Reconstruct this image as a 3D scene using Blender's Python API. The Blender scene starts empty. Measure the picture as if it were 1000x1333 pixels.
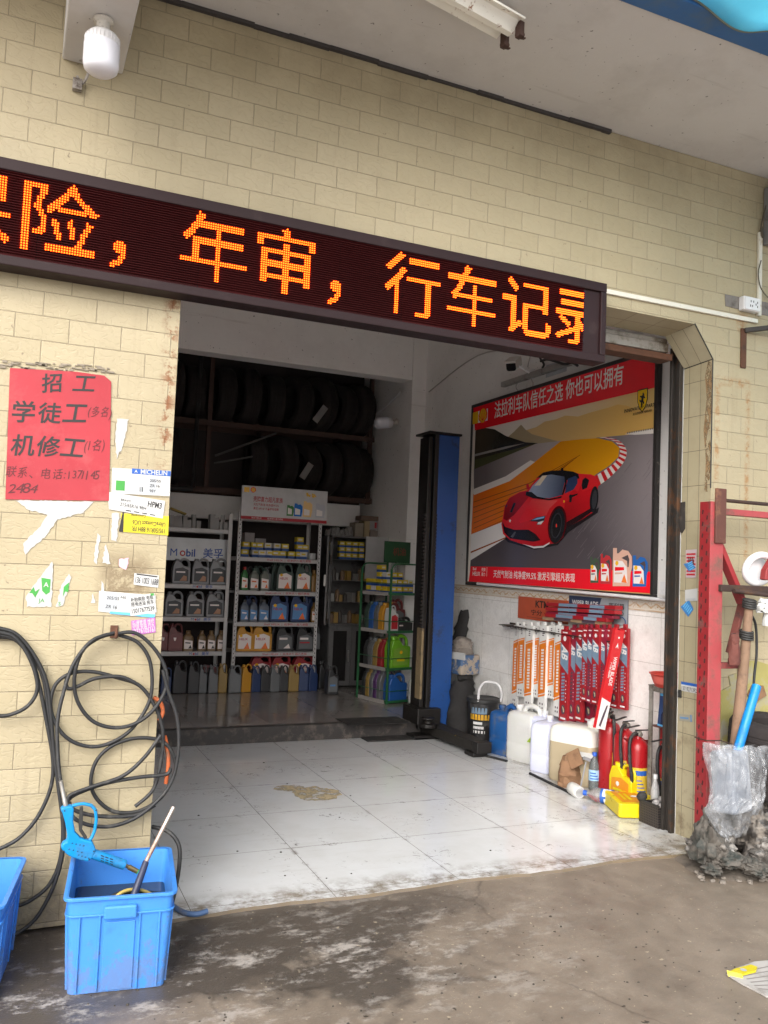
import bpy, bmesh, math, random
from mathutils import Vector, Matrix
random.seed(7)
SC = bpy.context.scene
COL = SC.collection
R = math.radians

# ------------------------------------------------------------------ camera
CAMROT = ((0.9148893362748833, -0.4015824874705149, 0.04134015151758916),
          (0.06265544065672357, 0.0400843124383355, -0.9972299351967215),
          (0.39881298640668067, 0.9149452189357238, 0.06183403771423209))   # right, down, forward
CAMPOS = Vector((0.0, -3.578, 1.45))
FPX = 1102.25
cd = bpy.data.cameras.new('camera'); cam = bpy.data.objects.new('camera', cd); COL.objects.link(cam)
r_, d_, f_ = (Vector(v) for v in CAMROT)
cam.matrix_world = Matrix(((r_.x, -d_.x, -f_.x, CAMPOS.x), (r_.y, -d_.y, -f_.y, CAMPOS.y),
                           (r_.z, -d_.z, -f_.z, CAMPOS.z), (0, 0, 0, 1)))
cd.sensor_fit = 'VERTICAL'; cd.sensor_height = 36; cd.lens = 36 * FPX / 1333
cd.clip_start = .05; cd.clip_end = 600
SC.camera = cam

# ------------------------------------------------------------------ sky and sun (overcast)
SUN_EL, SUN_AZ = 36, 218       # degrees; azimuth of the place the light comes from (0 = +y, clockwise)
w = bpy.data.worlds.new('World'); SC.world = w; w.use_nodes = True
nt = w.node_tree; bg = nt.nodes['Background']
sky = nt.nodes.new('ShaderNodeTexSky'); sky.sky_type = 'NISHITA'; sky.sun_disc = False
sky.sun_elevation = R(SUN_EL); sky.sun_rotation = R(SUN_AZ); sky.dust_density = 4; sky.ozone_density = .6
hs = nt.nodes.new('ShaderNodeHueSaturation'); hs.inputs['Saturation'].default_value = .25
nt.links.new(sky.outputs[0], hs.inputs['Color']); nt.links.new(hs.outputs[0], bg.inputs[0])
bg.inputs[1].default_value = .15
sd = bpy.data.lights.new('sun', 'SUN'); sd.energy = .6; sd.angle = R(60); sd.color = (1, .96, .9)
sun = bpy.data.objects.new('sun', sd); COL.objects.link(sun)
dirv = Vector((math.sin(R(SUN_AZ)) * math.cos(R(SUN_EL)), math.cos(R(SUN_AZ)) * math.cos(R(SUN_EL)), math.sin(R(SUN_EL))))
sun.rotation_euler = dirv.to_track_quat('Z', 'Y').to_euler(); sun.location = dirv * 30
SC.view_settings.view_transform = 'Standard'; SC.view_settings.look = 'None'
SC.view_settings.gamma = 1; SC.view_settings.exposure = 1.35
SC.cycles.max_bounces = 10; SC.cycles.diffuse_bounces = 8; SC.cycles.transparent_max_bounces = 10
SC.cycles.sample_clamp_indirect = 8; SC.cycles.use_denoising = True
SC.cycles.caustics_reflective = False; SC.cycles.caustics_refractive = False

# ------------------------------------------------------------------ helpers
def P(x, y, ax, val):
    """the point where the sight line of a photo pixel meets the plane coordinate[ax] = val"""
    a, b = (x - 500) / FPX, (y - 666.5) / FPX
    d = r_ * a + d_ * b + f_
    return CAMPOS + d * ((val - CAMPOS[ax]) / d[ax])
def XZ(x, y, yy=0.0):
    p = P(x, y, 1, yy); return p.x, p.z
def frame(o, u, v):
    u = Vector(u).normalized(); v = Vector(v); v = (v - u * v.dot(u)).normalized(); n = u.cross(v)
    return Matrix(((u.x, v.x, n.x, o[0]), (u.y, v.y, n.y, o[1]), (u.z, v.z, n.z, o[2]), (0, 0, 0, 1)))
def T(x, y, z): return Matrix.Translation((x, y, z))
def RX(a): return Matrix.Rotation(R(a), 4, 'X')
def RY(a): return Matrix.Rotation(R(a), 4, 'Y')
def RZ(a): return Matrix.Rotation(R(a), 4, 'Z')
def axis_to(d):
    return Vector(d).to_track_quat('Z', 'Y').to_matrix().to_4x4()
def spline(pts, n=8, closed=False):
    P_ = [Vector(p) for p in pts]; out = []; N = len(P_)
    for i in range(N if closed else N - 1):
        g = (lambda k: P_[k % N]) if closed else (lambda k: P_[min(max(k, 0), N - 1)])
        a, b, c, d = g(i - 1), g(i), g(i + 1), g(i + 2)
        for k in range(n):
            t = k / n
            out.append(.5 * ((2 * b) + (c - a) * t + (2 * a - 5 * b + 4 * c - d) * t * t + (3 * b - a - 3 * c + d) * t ** 3))
    if not closed: out.append(P_[-1])
    return out
def rrect(w, h, r=.01, n=3, cx=0, cy=0):
    o = []
    for sx, sy, a0 in ((1, -1, -90), (1, 1, 0), (-1, 1, 90), (-1, -1, 180)):
        for k in range(n + 1):
            a = R(a0 + 90 * k / n)
            o.append((cx + sx * (w / 2 - r) + r * math.cos(a), cy + sy * (h / 2 - r) + r * math.sin(a)))
    return o
def circ(r, n=16, cx=0, cy=0, ry=None):
    return [(cx + r * math.cos(2 * math.pi * k / n), cy + (ry or r) * math.sin(2 * math.pi * k / n)) for k in range(n)]

_txt = {}
def _glyph(s, off):
    c = bpy.data.curves.new('t', 'FONT'); c.body = s; c.size = 1; c.resolution_u = 3; c.offset = off
    o = bpy.data.objects.new('t', c); m = o.to_mesh()
    r = ([tuple(v.co) for v in m.vertices], [tuple(p.vertices) for p in m.polygons], sum(p.area for p in m.polygons))
    o.to_mesh_clear(); bpy.data.objects.remove(o); bpy.data.curves.remove(c)
    return r
def _best(ch, off):
    """emboldening can break a glyph's outline: take the strongest weight that still fills"""
    if (ch, off, 1) not in _txt:
        base = _glyph(ch, 0.0); r = base
        for k in (1, .7, .45, .25):
            if off <= 0: break
            q = _glyph(ch, off * k)
            if q[2] > base[2] * 1.02: r = q; break
        _txt[(ch, off, 1)] = r
    return _txt[(ch, off, 1)]
def _adv(ch):
    if ord(ch) > 255: return 1.0
    if (ch, 'adv') not in _txt:
        g = lambda q: max(v[0] for v in _glyph(q, 0.0)[0])
        _txt[(ch, 'adv')] = g(ch + 'I') - g('I')
    return _txt[(ch, 'adv')]
def text_geo(s, off=0.0):
    if (s, off) not in _txt:
        vs, fs, x = [], [], 0.0
        for ch in s:
            if ch != ' ':
                v, f, _ = _best(ch, off); n = len(vs)
                vs += [(p[0] + x, p[1], p[2]) for p in v]; fs += [tuple(n + i for i in q) for q in f]
            x += _adv(ch)
        _txt[(s, off)] = (vs, fs)
    return _txt[(s, off)]

ORD = 'first second third fourth fifth sixth seventh eighth ninth tenth eleventh twelfth thirteenth fourteenth'.split()
class MB:
    def __init__(s): s.v = []; s.f = []; s.mi = []; s.m = 0
    def add(s, vs, fs, M=None):
        b = len(s.v)
        s.v += [tuple(M @ Vector(p)) for p in vs] if M is not None else [tuple(p) for p in vs]
        s.f += [tuple(b + i for i in f) for f in fs]; s.mi += [s.m] * len(fs)
        return s
    def box(s, c, d, M=None):
        x, y, z = (k / 2 for k in d)
        vs = [(c[0] + i * x, c[1] + j * y, c[2] + k * z) for i in (-1, 1) for j in (-1, 1) for k in (-1, 1)]
        return s.add(vs, [(0, 1, 3, 2), (4, 6, 7, 5), (0, 4, 5, 1), (2, 3, 7, 6), (0, 2, 6, 4), (1, 5, 7, 3)], M)
    def bx(s, x0, x1, y0, y1, z0, z1, M=None):
        return s.box(((x0 + x1) / 2, (y0 + y1) / 2, (z0 + z1) / 2), (abs(x1 - x0), abs(y1 - y0), abs(z1 - z0)), M)
    def quad(s, a, b, c, d): return s.add([a, b, c, d], [(0, 1, 2, 3)])
    def poly(s, pts, z=0, M=None):
        A = sum(pts[i - 1][0] * pts[i][1] - pts[i][0] * pts[i - 1][1] for i in range(len(pts)))
        if A < 0: pts = pts[::-1]
        return s.add([(p[0], p[1], z) for p in pts], [tuple(range(len(pts)))], M)
    def prism(s, pts, z0, z1, M=None, taper=1.0):
        A = sum(pts[i - 1][0] * pts[i][1] - pts[i][0] * pts[i - 1][1] for i in range(len(pts)))
        if A < 0: pts = pts[::-1]
        n = len(pts); cx = sum(p[0] for p in pts) / n; cy = sum(p[1] for p in pts) / n
        vs = [(p[0], p[1], z0) for p in pts] + [(cx + (p[0] - cx) * taper, cy + (p[1] - cy) * taper, z1) for p in pts]
        fs = [tuple(range(n - 1, -1, -1)), tuple(range(n, 2 * n))] + [(i, (i + 1) % n, n + (i + 1) % n, n + i) for i in range(n)]
        return s.add(vs, fs, M)
    def loft(s, rings, M=None, caps=True):
        n = len(rings[0]); vs = [p for r in rings for p in r]; fs = []
        for k in range(len(rings) - 1):
            for i in range(n):
                a, b = k * n + i, k * n + (i + 1) % n
                fs.append((a, b, b + n, a + n))
        if caps: fs += [tuple(range(n - 1, -1, -1)), tuple(range((len(rings) - 1) * n, len(rings) * n))]
        return s.add(vs, fs, M)
    def lathe(s, prof, n=20, M=None, sx=1.0, sy=1.0, caps=True):
        return s.loft([[(r * sx * math.cos(2 * math.pi * k / n), r * sy * math.sin(2 * math.pi * k / n), z) for k in range(n)] for r, z in prof], M, caps)
    def tube(s, pts, r, n=8, closed=False, M=None):
        pts = [Vector(p) for p in pts]; N = len(pts); rings = []
        rr = r if hasattr(r, '__len__') else [r] * N
        up = Vector((0.0131, .0173, 1)).normalized(); prev = None
        for i in range(N):
            t = (pts[(i + 1) % N] - pts[i - 1]) if closed else (pts[min(i + 1, N - 1)] - pts[max(i - 1, 0)])
            t.normalize()
            if prev is None:
                prev = t.orthogonal().normalized() if abs(t.dot(up)) > .95 else (up - t * up.dot(t)).normalized()
            a = (prev - t * prev.dot(t))
            a = a.normalized() if a.length > 1e-6 else t.orthogonal().normalized()
            prev = a; b = t.cross(a)
            rings.append([tuple(pts[i] + (a * math.cos(2 * math.pi * k / n) + b * math.sin(2 * math.pi * k / n)) * rr[i]) for k in range(n)])
        if closed: rings.append(rings[0])
        return s.loft(rings, M, caps=not closed)
    def text(s, body, size, M, x=0, y=0, z=0, align='C', off=0.0, sx=1.0, width=None):
        vs, fs = text_geo(body, off)
        if not vs: return s
        x0 = min(v[0] for v in vs); x1 = max(v[0] for v in vs)
        if width: sx = width / ((x1 - x0) * size)
        o = {'L': x0, 'C': (x0 + x1) / 2, 'R': x1}[align]
        return s.add([(x + (v[0] - o) * size * sx, y + v[1] * size, z) for v in vs], fs, M)
    def grid(s, nx, ny, fn, M=None):
        vs = [fn(i / nx, j / ny) for j in range(ny + 1) for i in range(nx + 1)]
        fs = [(j * (nx + 1) + i, j * (nx + 1) + i + 1, (j + 1) * (nx + 1) + i + 1, (j + 1) * (nx + 1) + i) for j in range(ny) for i in range(nx)]
        return s.add(vs, fs, M)
    def build(s, name, mats, parent=None, smooth=None, bevel=0, seg=2, M=None, thick=0, sub=0):
        me = bpy.data.meshes.new(name); me.from_pydata(s.v, [], s.f)
        for m in (mats if isinstance(mats, (list, tuple)) else [mats]): me.materials.append(m)
        for p, i in zip(me.polygons, s.mi): p.material_index = i
        me.validate(); me.update()
        o = bpy.data.objects.new(name, me); COL.objects.link(o)
        if parent: o.parent = parent
        if M is not None: o.matrix_local = M
        if thick:
            q = o.modifiers.new('t', 'SOLIDIFY'); q.thickness = thick; q.offset = 0
        if bevel:
            q = o.modifiers.new('b', 'BEVEL'); q.width = bevel; q.segments = seg; q.limit_method = 'ANGLE'; q.angle_limit = R(35)
        if sub:
            q = o.modifiers.new('s', 'SUBSURF'); q.levels = sub; q.render_levels = sub
        if smooth is not None:
            me.shade_smooth()
            if smooth < 180:
                bpy_sharp(me, R(smooth))
        return o
def bpy_sharp(me, ang):
    me.set_sharp_from_angle(angle=ang)
def thing(name, label, cat, loc=(0, 0, 0), rz=0, group=None, M=None):
    o = bpy.data.objects.new(name, None); COL.objects.link(o); o.empty_display_size = .05
    if M is not None: o.matrix_world = M
    else: o.location = loc; o.rotation_euler = (0, 0, R(rz))
    return tag(o, label, cat, group)
def tag(o, label=None, cat=None, group=None, kind=None):
    if label: o['label'] = label
    if cat: o['category'] = cat
    if group: o['group'] = group
    if kind: o['kind'] = kind
    return o
def kids(o): return [c for c in o.children]
def dup(o, label, M=None, group=None):
    def cp(a, par):
        c = a.copy(); COL.objects.link(c); c.parent = par
        for ch in kids(a): cp(ch, c)
        return c
    c = cp(o, None)
    if M is not None: c.matrix_world = M
    c['label'] = label
    if group: c['group'] = group
    return c

# ------------------------------------------------------------------ materials
MATS = {}
class NT:
    def __init__(s, name):
        s.mat = bpy.data.materials.new(name); s.mat.use_nodes = True; s.t = s.mat.node_tree
        s.b = s.t.nodes['Principled BSDF']; s.tc = None
    def n(s, typ, **kw):
        nd = s.t.nodes.new('ShaderNode' + typ)
        for k, v in kw.items(): setattr(nd, k, v)
        return nd
    def l(s, a, b): s.t.links.new(a, b)
    def co(s):
        if s.tc is None: s.tc = s.n('TexCoord').outputs['Object']
        return s.tc
    def noise(s, scale, detail=4, rough=.6, vec=None, out='Fac', dist=0):
        nd = s.n('TexNoise'); nd.inputs['Scale'].default_value = scale; nd.inputs['Detail'].default_value = detail
        nd.inputs['Roughness'].default_value = rough; nd.inputs['Distortion'].default_value = dist
        s.l(vec or s.co(), nd.inputs['Vector']); return nd.outputs[out]
    def ramp(s, fac, a, b, ca=(0, 0, 0, 1), cb=(1, 1, 1, 1)):
        nd = s.n('ValToRGB'); e = nd.color_ramp.elements
        e[0].position = a; e[0].color = ca; e[1].position = b; e[1].color = cb
        s.l(fac, nd.inputs[0]); return nd.outputs[0]
    def mix(s, fac, a, b, mode='MIX'):
        nd = s.n('MixRGB', blend_type=mode)
        for i, v in ((0, fac), (1, a), (2, b)):
            if isinstance(v, (int, float)): nd.inputs[i].default_value = v
            elif isinstance(v, tuple): nd.inputs[i].default_value = v if len(v) == 4 else (*v, 1)
            else: s.l(v, nd.inputs[i])
        return nd.outputs[0]
    def math(s, op, a, b=0.0, clamp=False):
        nd = s.n('Math', operation=op, use_clamp=clamp)
        for i, v in ((0, a), (1, b)):
            if isinstance(v, (int, float)): nd.inputs[i].default_value = v
            else: s.l(v, nd.inputs[i])
        return nd.outputs[0]
    def mapping(s, loc=(0, 0, 0), rot=(0, 0, 0), scale=(1, 1, 1), vec=None):
        nd = s.n('Mapping'); nd.inputs['Location'].default_value = loc; nd.inputs['Rotation'].default_value = rot
        nd.inputs['Scale'].default_value = scale; s.l(vec or s.co(), nd.inputs['Vector']); return nd.outputs[0]
    def sep(s, vec=None):
        nd = s.n('SeparateXYZ'); s.l(vec or s.co(), nd.inputs[0]); return nd.outputs
    def comb(s, x, y, z=0.0):
        nd = s.n('CombineXYZ')
        for i, v in enumerate((x, y, z)):
            if isinstance(v, (int, float)): nd.inputs[i].default_value = v
            else: s.l(v, nd.inputs[i])
        return nd.outputs[0]
    def bump(s, h, strength=.3, dist=.01):
        nd = s.n('Bump'); nd.inputs['Strength'].default_value = strength; nd.inputs['Distance'].default_value = dist
        s.l(h, nd.inputs['Height']); s.l(nd.outputs[0], s.b.inputs['Normal'])
    def set(s, **kw):
        for k, v in kw.items():
            i = s.b.inputs[k.replace('_', ' ')]
            if isinstance(v, (int, float)): i.default_value = v
            elif isinstance(v, tuple): i.default_value = v if len(v) == 4 else (*v, 1)
            else: s.l(v, i)
        return s
def srgb(r, g, b):
    f = lambda c: (c / 255 / 12.92) if c <= 10 else ((c / 255 + .055) / 1.055) ** 2.4
    return f(r), f(g), f(b)
def mat(name, c, rough=.5, metal=0.0, var=.25, vs=8.0, dirt=None, ds=5.0, dth=(.52, .7), bump=0.0, bs=60.0, **kw):
    """a plain painted or moulded surface: a base colour with noisy wear, optional grime patches and bump"""
    if name in MATS: return MATS[name]
    t = NT(name); n = t.noise(vs)
    col = t.mix(n, tuple(k * (1 - var) for k in c), tuple(min(1, k * (1 + var * .6)) for k in c))
    rg = t.math('ADD', t.math('MULTIPLY', t.noise(vs * 3), .25), rough - .1, True)
    if dirt:
        fac = t.ramp(t.noise(ds, 6, .7), dth[0], dth[1]); col = t.mix(fac, col, dirt)
        rg = t.mix(fac, rg, (.85, .85, .85))
    t.set(Base_Color=col, Roughness=rg, Metallic=metal)
    if bump: t.bump(t.noise(bs, 5), bump, .004)
    for k, v in kw.items(): t.b.inputs[k.replace('_', ' ')].default_value = v
    MATS[name] = t.mat; return t.mat
# ------------------------------------------------------------------ setting
XR = 3.85            # inner face of the right wall of the bay
YS, ZS = 3.03, .12   # front and top of the raised floor at the back
PITCH = .0982        # facade tile course

def m_facade():
    t = NT('cleft_face_tile'); s = t.sep()
    v = t.comb(t.math('ADD', s[0], 4.046), t.math('ADD', s[2], 30 * PITCH - .411 + 10 * PITCH))
    def brick(ms, sm):
        b = t.n('TexBrick'); t.l(v, b.inputs['Vector'])
        for k, q in (('Scale', 1), ('Mortar Size', ms), ('Mortar Smooth', sm), ('Bias', 0), ('Brick Width', .2), ('Row Height', PITCH)):
            b.inputs[k].default_value = q
        b.inputs['Color1'].default_value = (.385, .321, .198, 1); b.inputs['Color2'].default_value = (.425, .357, .229, 1)
        b.inputs['Mortar'].default_value = (.12, .095, .06, 1); return b
    b = brick(.0009, .1)
    big = t.noise(1.3, 5, .65); fine = t.noise(26, 6, .7)
    col = t.mix(t.math('MULTIPLY', fine, .38), b.outputs['Color'], (.30, .255, .165), 'MIX')
    col = t.mix(t.math('MULTIPLY', t.ramp(big, .4, .7), .42), col, (.29, .245, .16))
    # patchy brown darkening of the top courses, stronger upwards
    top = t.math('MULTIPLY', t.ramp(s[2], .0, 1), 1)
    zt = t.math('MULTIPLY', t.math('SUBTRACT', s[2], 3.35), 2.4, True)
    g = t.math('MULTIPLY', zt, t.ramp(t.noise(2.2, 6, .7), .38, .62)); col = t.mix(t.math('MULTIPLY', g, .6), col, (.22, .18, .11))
    # rain streaks running down the tiles
    sk = t.math('MULTIPLY', t.ramp(t.noise(1, 5, .7, t.mapping(scale=(16, 16, .55))), .56, .74), t.ramp(t.noise(1.1, 3), .42, .6)); col = t.mix(t.math('MULTIPLY', sk, .38), col, (.20, .155, .095))
    # splash dirt at the foot
    zb = t.math('MULTIPLY', t.math('SUBTRACT', .42, s[2]), 3.0, True)
    g = t.math('MULTIPLY', zb, t.ramp(t.noise(7, 7, .75), .36, .62)); col = t.mix(t.math('MULTIPLY', g, .8), col, (.13, .105, .08))
    # rust flakes along the doorway edge
    xe = t.math('SUBTRACT', 1, t.math('MULTIPLY', t.math('ABSOLUTE', t.math('SUBTRACT', s[0], .555)), 22), True)
    zr = t.math('MULTIPLY', t.math('MULTIPLY', t.math('SUBTRACT', s[2], 1.72), 5, True), t.math('LESS_THAN', s[2], 2.6))
    g = t.math('MULTIPLY', t.math('MULTIPLY', xe, zr), t.ramp(t.noise(13, 7, .75), .50, .56)); col = t.mix(g, col, (.20, .075, .025))
    # old poster outline and rust runs right of the doorway
    def band(c, lo, hi, sc): # soft box mask
        return t.math('MULTIPLY', t.math('MULTIPLY', t.math('SUBTRACT', c, lo), sc, True), t.math('MULTIPLY', t.math('SUBTRACT', hi, c), sc, True), True)
    runs = None
    for x0, x1, z0, z1 in ((3.55, 3.60, 1.5, 2.60), (3.78, 3.83, 1.55, 2.55), (3.56, 3.83, 2.53, 2.60), (3.70, 3.80, 2.85, 2.98)):
        k = t.math('MULTIPLY', band(s[0], x0, x1, 60), band(s[2], z0, z1, 40))
        runs = k if runs is None else t.math('MAXIMUM', runs, k)
    g = t.math('MULTIPLY', runs, t.ramp(t.noise(22, 7, .8), .45, .58)); col = t.mix(t.math('MULTIPLY', g, .8), col, (.30, .15, .05))
    # torn-off sticker residue below the notices
    k = t.math('MULTIPLY', band(s[0], .30, .56, 14), band(s[2], 1.22, 1.48, 12))
    g = t.math('MULTIPLY', k, t.ramp(t.noise(16, 7, .8), .40, .50)); col = t.mix(t.math('MULTIPLY', g, .9), col, (.19, .14, .08))
    # tiny glue marks and chips
    ch = t.math('MULTIPLY', t.ramp(t.noise(30, 4, .7), .655, .68), t.ramp(t.noise(3, 2), .42, .55)); col = t.mix(t.math('MULTIPLY', ch, .8), col, (.15, .11, .07))
    t.set(Base_Color=col, Roughness=t.math('ADD', .38, t.math('MULTIPLY', fine, .3)))
    wv = t.n('TexWave', wave_type='BANDS', bands_direction='DIAGONAL')
    for kk, q in (('Scale', 9), ('Distortion', 14), ('Detail', 3), ('Detail Scale', 1.6)): wv.inputs[kk].default_value = q
    t.l(t.mapping(scale=(1, 1, 1.7)), wv.inputs['Vector'])
    rel = t.math('ADD', t.math('MULTIPLY', t.ramp(wv.outputs['Fac'], .0, .35), .5), t.math('MULTIPLY', t.noise(15, 5, .65, dist=1.2), .9))
    b2 = brick(.003, .6)
    h = t.math('SUBTRACT', t.math('MULTIPLY', rel, .45), t.math('MULTIPLY', b2.outputs['Fac'], 1.6))
    t.bump(h, .5, .006)
    return t.mat
def m_stack(name, ax, wd, ht, c1, c2, mortar, rough, ms=.0016, off=(0, 0), dirt=None):
    t = NT(name); s = t.sep()
    v = t.comb(t.math('ADD', s[ax[0]], 20 * wd + off[0]), t.math('ADD', s[ax[1]], 20 * ht + off[1]))
    b = t.n('TexBrick', offset=0.0); t.l(v, b.inputs['Vector'])
    for k, q in (('Scale', 1), ('Mortar Size', ms), ('Mortar Smooth', .1), ('Bias', 0), ('Brick Width', wd), ('Row Height', ht)): b.inputs[k].default_value = q
    b.inputs['Color1'].default_value = (*c1, 1); b.inputs['Color2'].default_value = (*c2, 1); b.inputs['Mortar'].default_value = (*mortar, 1)
    fine = t.noise(18, 6, .7); col = b.outputs['Color']
    col = t.mix(t.math('MULTIPLY', t.ramp(t.noise(3, 6, .7), .5, .75), .35), col, tuple(k * .62 for k in c1))
    if dirt:
        zb = t.math('MULTIPLY', t.math('SUBTRACT', dirt[1], s[2]), dirt[2], True)
        g = t.math('MULTIPLY', t.math('ADD', .25, zb, True), t.ramp(t.noise(9, 7, .75), dirt[3], dirt[3] + .16)); col = t.mix(t.math('MULTIPLY', g, .75), col, dirt[0])
    t.set(Base_Color=col, Roughness=t.math('ADD', rough, t.math('MULTIPLY', fine, .2)))
    t.bump(t.math('SUBTRACT', t.math('MULTIPLY', t.noise(20, 5), .25), b.outputs['Fac']), .3, .004)
    return t.mat
def m_plaster(name, c, stain, amount=.6, th=(.5, .75), rough=.85, scr=True):
    t = NT(name)
    n1 = t.ramp(t.noise(1.6, 6, .68), th[0], th[1]); n2 = t.noise(9, 6, .7)
    col = t.mix(t.math('MULTIPLY', n2, .3), c, tuple(k * .72 for k in c)); col = t.mix(t.math('MULTIPLY', n1, amount), col, stain)
    if scr:
        sc = t.noise(3, 3, .5, t.mapping(rot=(.3, .2, .5), scale=(.5, 6, 9)))
        col = t.mix(t.math('MULTIPLY', t.ramp(sc, .66, .72), .35), col, stain)
        sp = t.ramp(t.noise(38, 2), .71, .74); col = t.mix(t.math('MULTIPLY', sp, .8), col, tuple(k * .3 for k in stain))
    t.set(Base_Color=col, Roughness=rough); t.bump(t.math('ADD', t.math('MULTIPLY', t.noise(5, 5), 1.0), t.math('MULTIPLY', t.noise(60, 4), .3)), .25, .01)
    return t.mat
def m_ground():
    t = NT('worn_wet_concrete'); s = t.sep()
    n = t.noise(1.1, 7, .62); n2 = t.noise(4.5, 7, .7); f = t.noise(120, 3, .7)
    col = t.mix(t.ramp(n2, .3, .72), (.155, .124, .096), (.27, .22, .172))
    spk = t.n('TexVoronoi'); spk.inputs['Scale'].default_value = 85; t.l(t.co(), spk.inputs['Vector'])
    col = t.mix(t.math('MULTIPLY', t.ramp(spk.outputs['Distance'], .10, .2, (1, 1, 1, 1), (0, 0, 0, 1)), t.ramp(t.noise(9, 3), .5, .66)), col, (.38, .31, .22))
    col = t.mix(t.math('MULTIPLY', f, .25), col, (.05, .04, .03))
    # wet dark strip along the threshold and round the crates
    yb = t.math('MULTIPLY', t.math('ADD', s[1], 1.0), 1.4, True)
    lf = t.math('MULTIPLY', t.math('SUBTRACT', 2.6, s[0]), .8, True)
    wet = t.math('MULTIPLY', t.ramp(t.math('ADD', n, t.math('MULTIPLY', t.math('MULTIPLY', yb, lf), .26)), .56, .64), t.math('ADD', .12, t.math('MULTIPLY', lf, .7), True))
    col = t.mix(wet, col, (.052, .044, .038))
    # pale cement splashes
    pm = t.math('MULTIPLY', t.math('SUBTRACT', 1, t.math('MULTIPLY', t.math('ABSOLUTE', t.math('ADD', s[1], .58)), 1.3), True), t.math('MULTIPLY', t.math('SUBTRACT', 2.45, s[0]), 1.1, True))
    sp = t.math('MULTIPLY', pm, t.ramp(t.noise(5.5, 10, .82, t.mapping(scale=(.8, 1.4, 1))), .52, .60))
    col = t.mix(t.math('MULTIPLY', sp, .7), col, (.46, .42, .38))
    sp2 = t.math('MULTIPLY', t.ramp(t.noise(3.1, 7, .7, t.mapping((3, 1, 0))), .60, .68), .45); col = t.mix(sp2, col, (.30, .25, .2))
    ve = t.n('TexVoronoi', feature='DISTANCE_TO_EDGE'); ve.inputs['Scale'].default_value = .9
    t.l(t.mix(.10, t.co(), t.noise(5, 5, .7, out='Color')), ve.inputs['Vector'])
    ck = t.math('MULTIPLY', t.ramp(ve.outputs['Distance'], .002, .006, (1, 1, 1, 1), (0, 0, 0, 1)), t.ramp(t.noise(1.7, 3), .46, .54)); col = t.mix(t.math('MULTIPLY', ck, .4), col, (.035, .028, .023))
    # sparse pale chips and dark grit
    g = t.ramp(t.noise(46, 2, .5), .71, .74); col = t.mix(t.math('MULTIPLY', g, .6), col, (.45, .38, .28))
    g = t.ramp(t.noise(31, 2, .5, t.mapping((7, 3, 1))), .72, .75); col = t.mix(t.math('MULTIPLY', g, .85), col, (.02, .015, .012))
    rg = t.mix(wet, t.math('ADD', .30, t.math('MULTIPLY', n2, .45)), t.math('ADD', .12, t.math('MULTIPLY', n2, .35)))
    rg = t.mix(sp, rg, (.85, .85, .85))
    # unseen road ground behind the camera, paled to bounce light under the canopy
    far = t.math('MULTIPLY', t.math('SUBTRACT', -2.6, s[1]), .8, True); col = t.mix(far, col, (.45, .43, .41))
    t.set(Base_Color=col, Roughness=rg)
    t.bump(t.math('ADD', t.math('MULTIPLY', n2, .8), t.math('ADD', t.math('MULTIPLY', f, .25), t.math('MULTIPLY', sp, .5))), .35, .012)
    return t.mat
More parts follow.
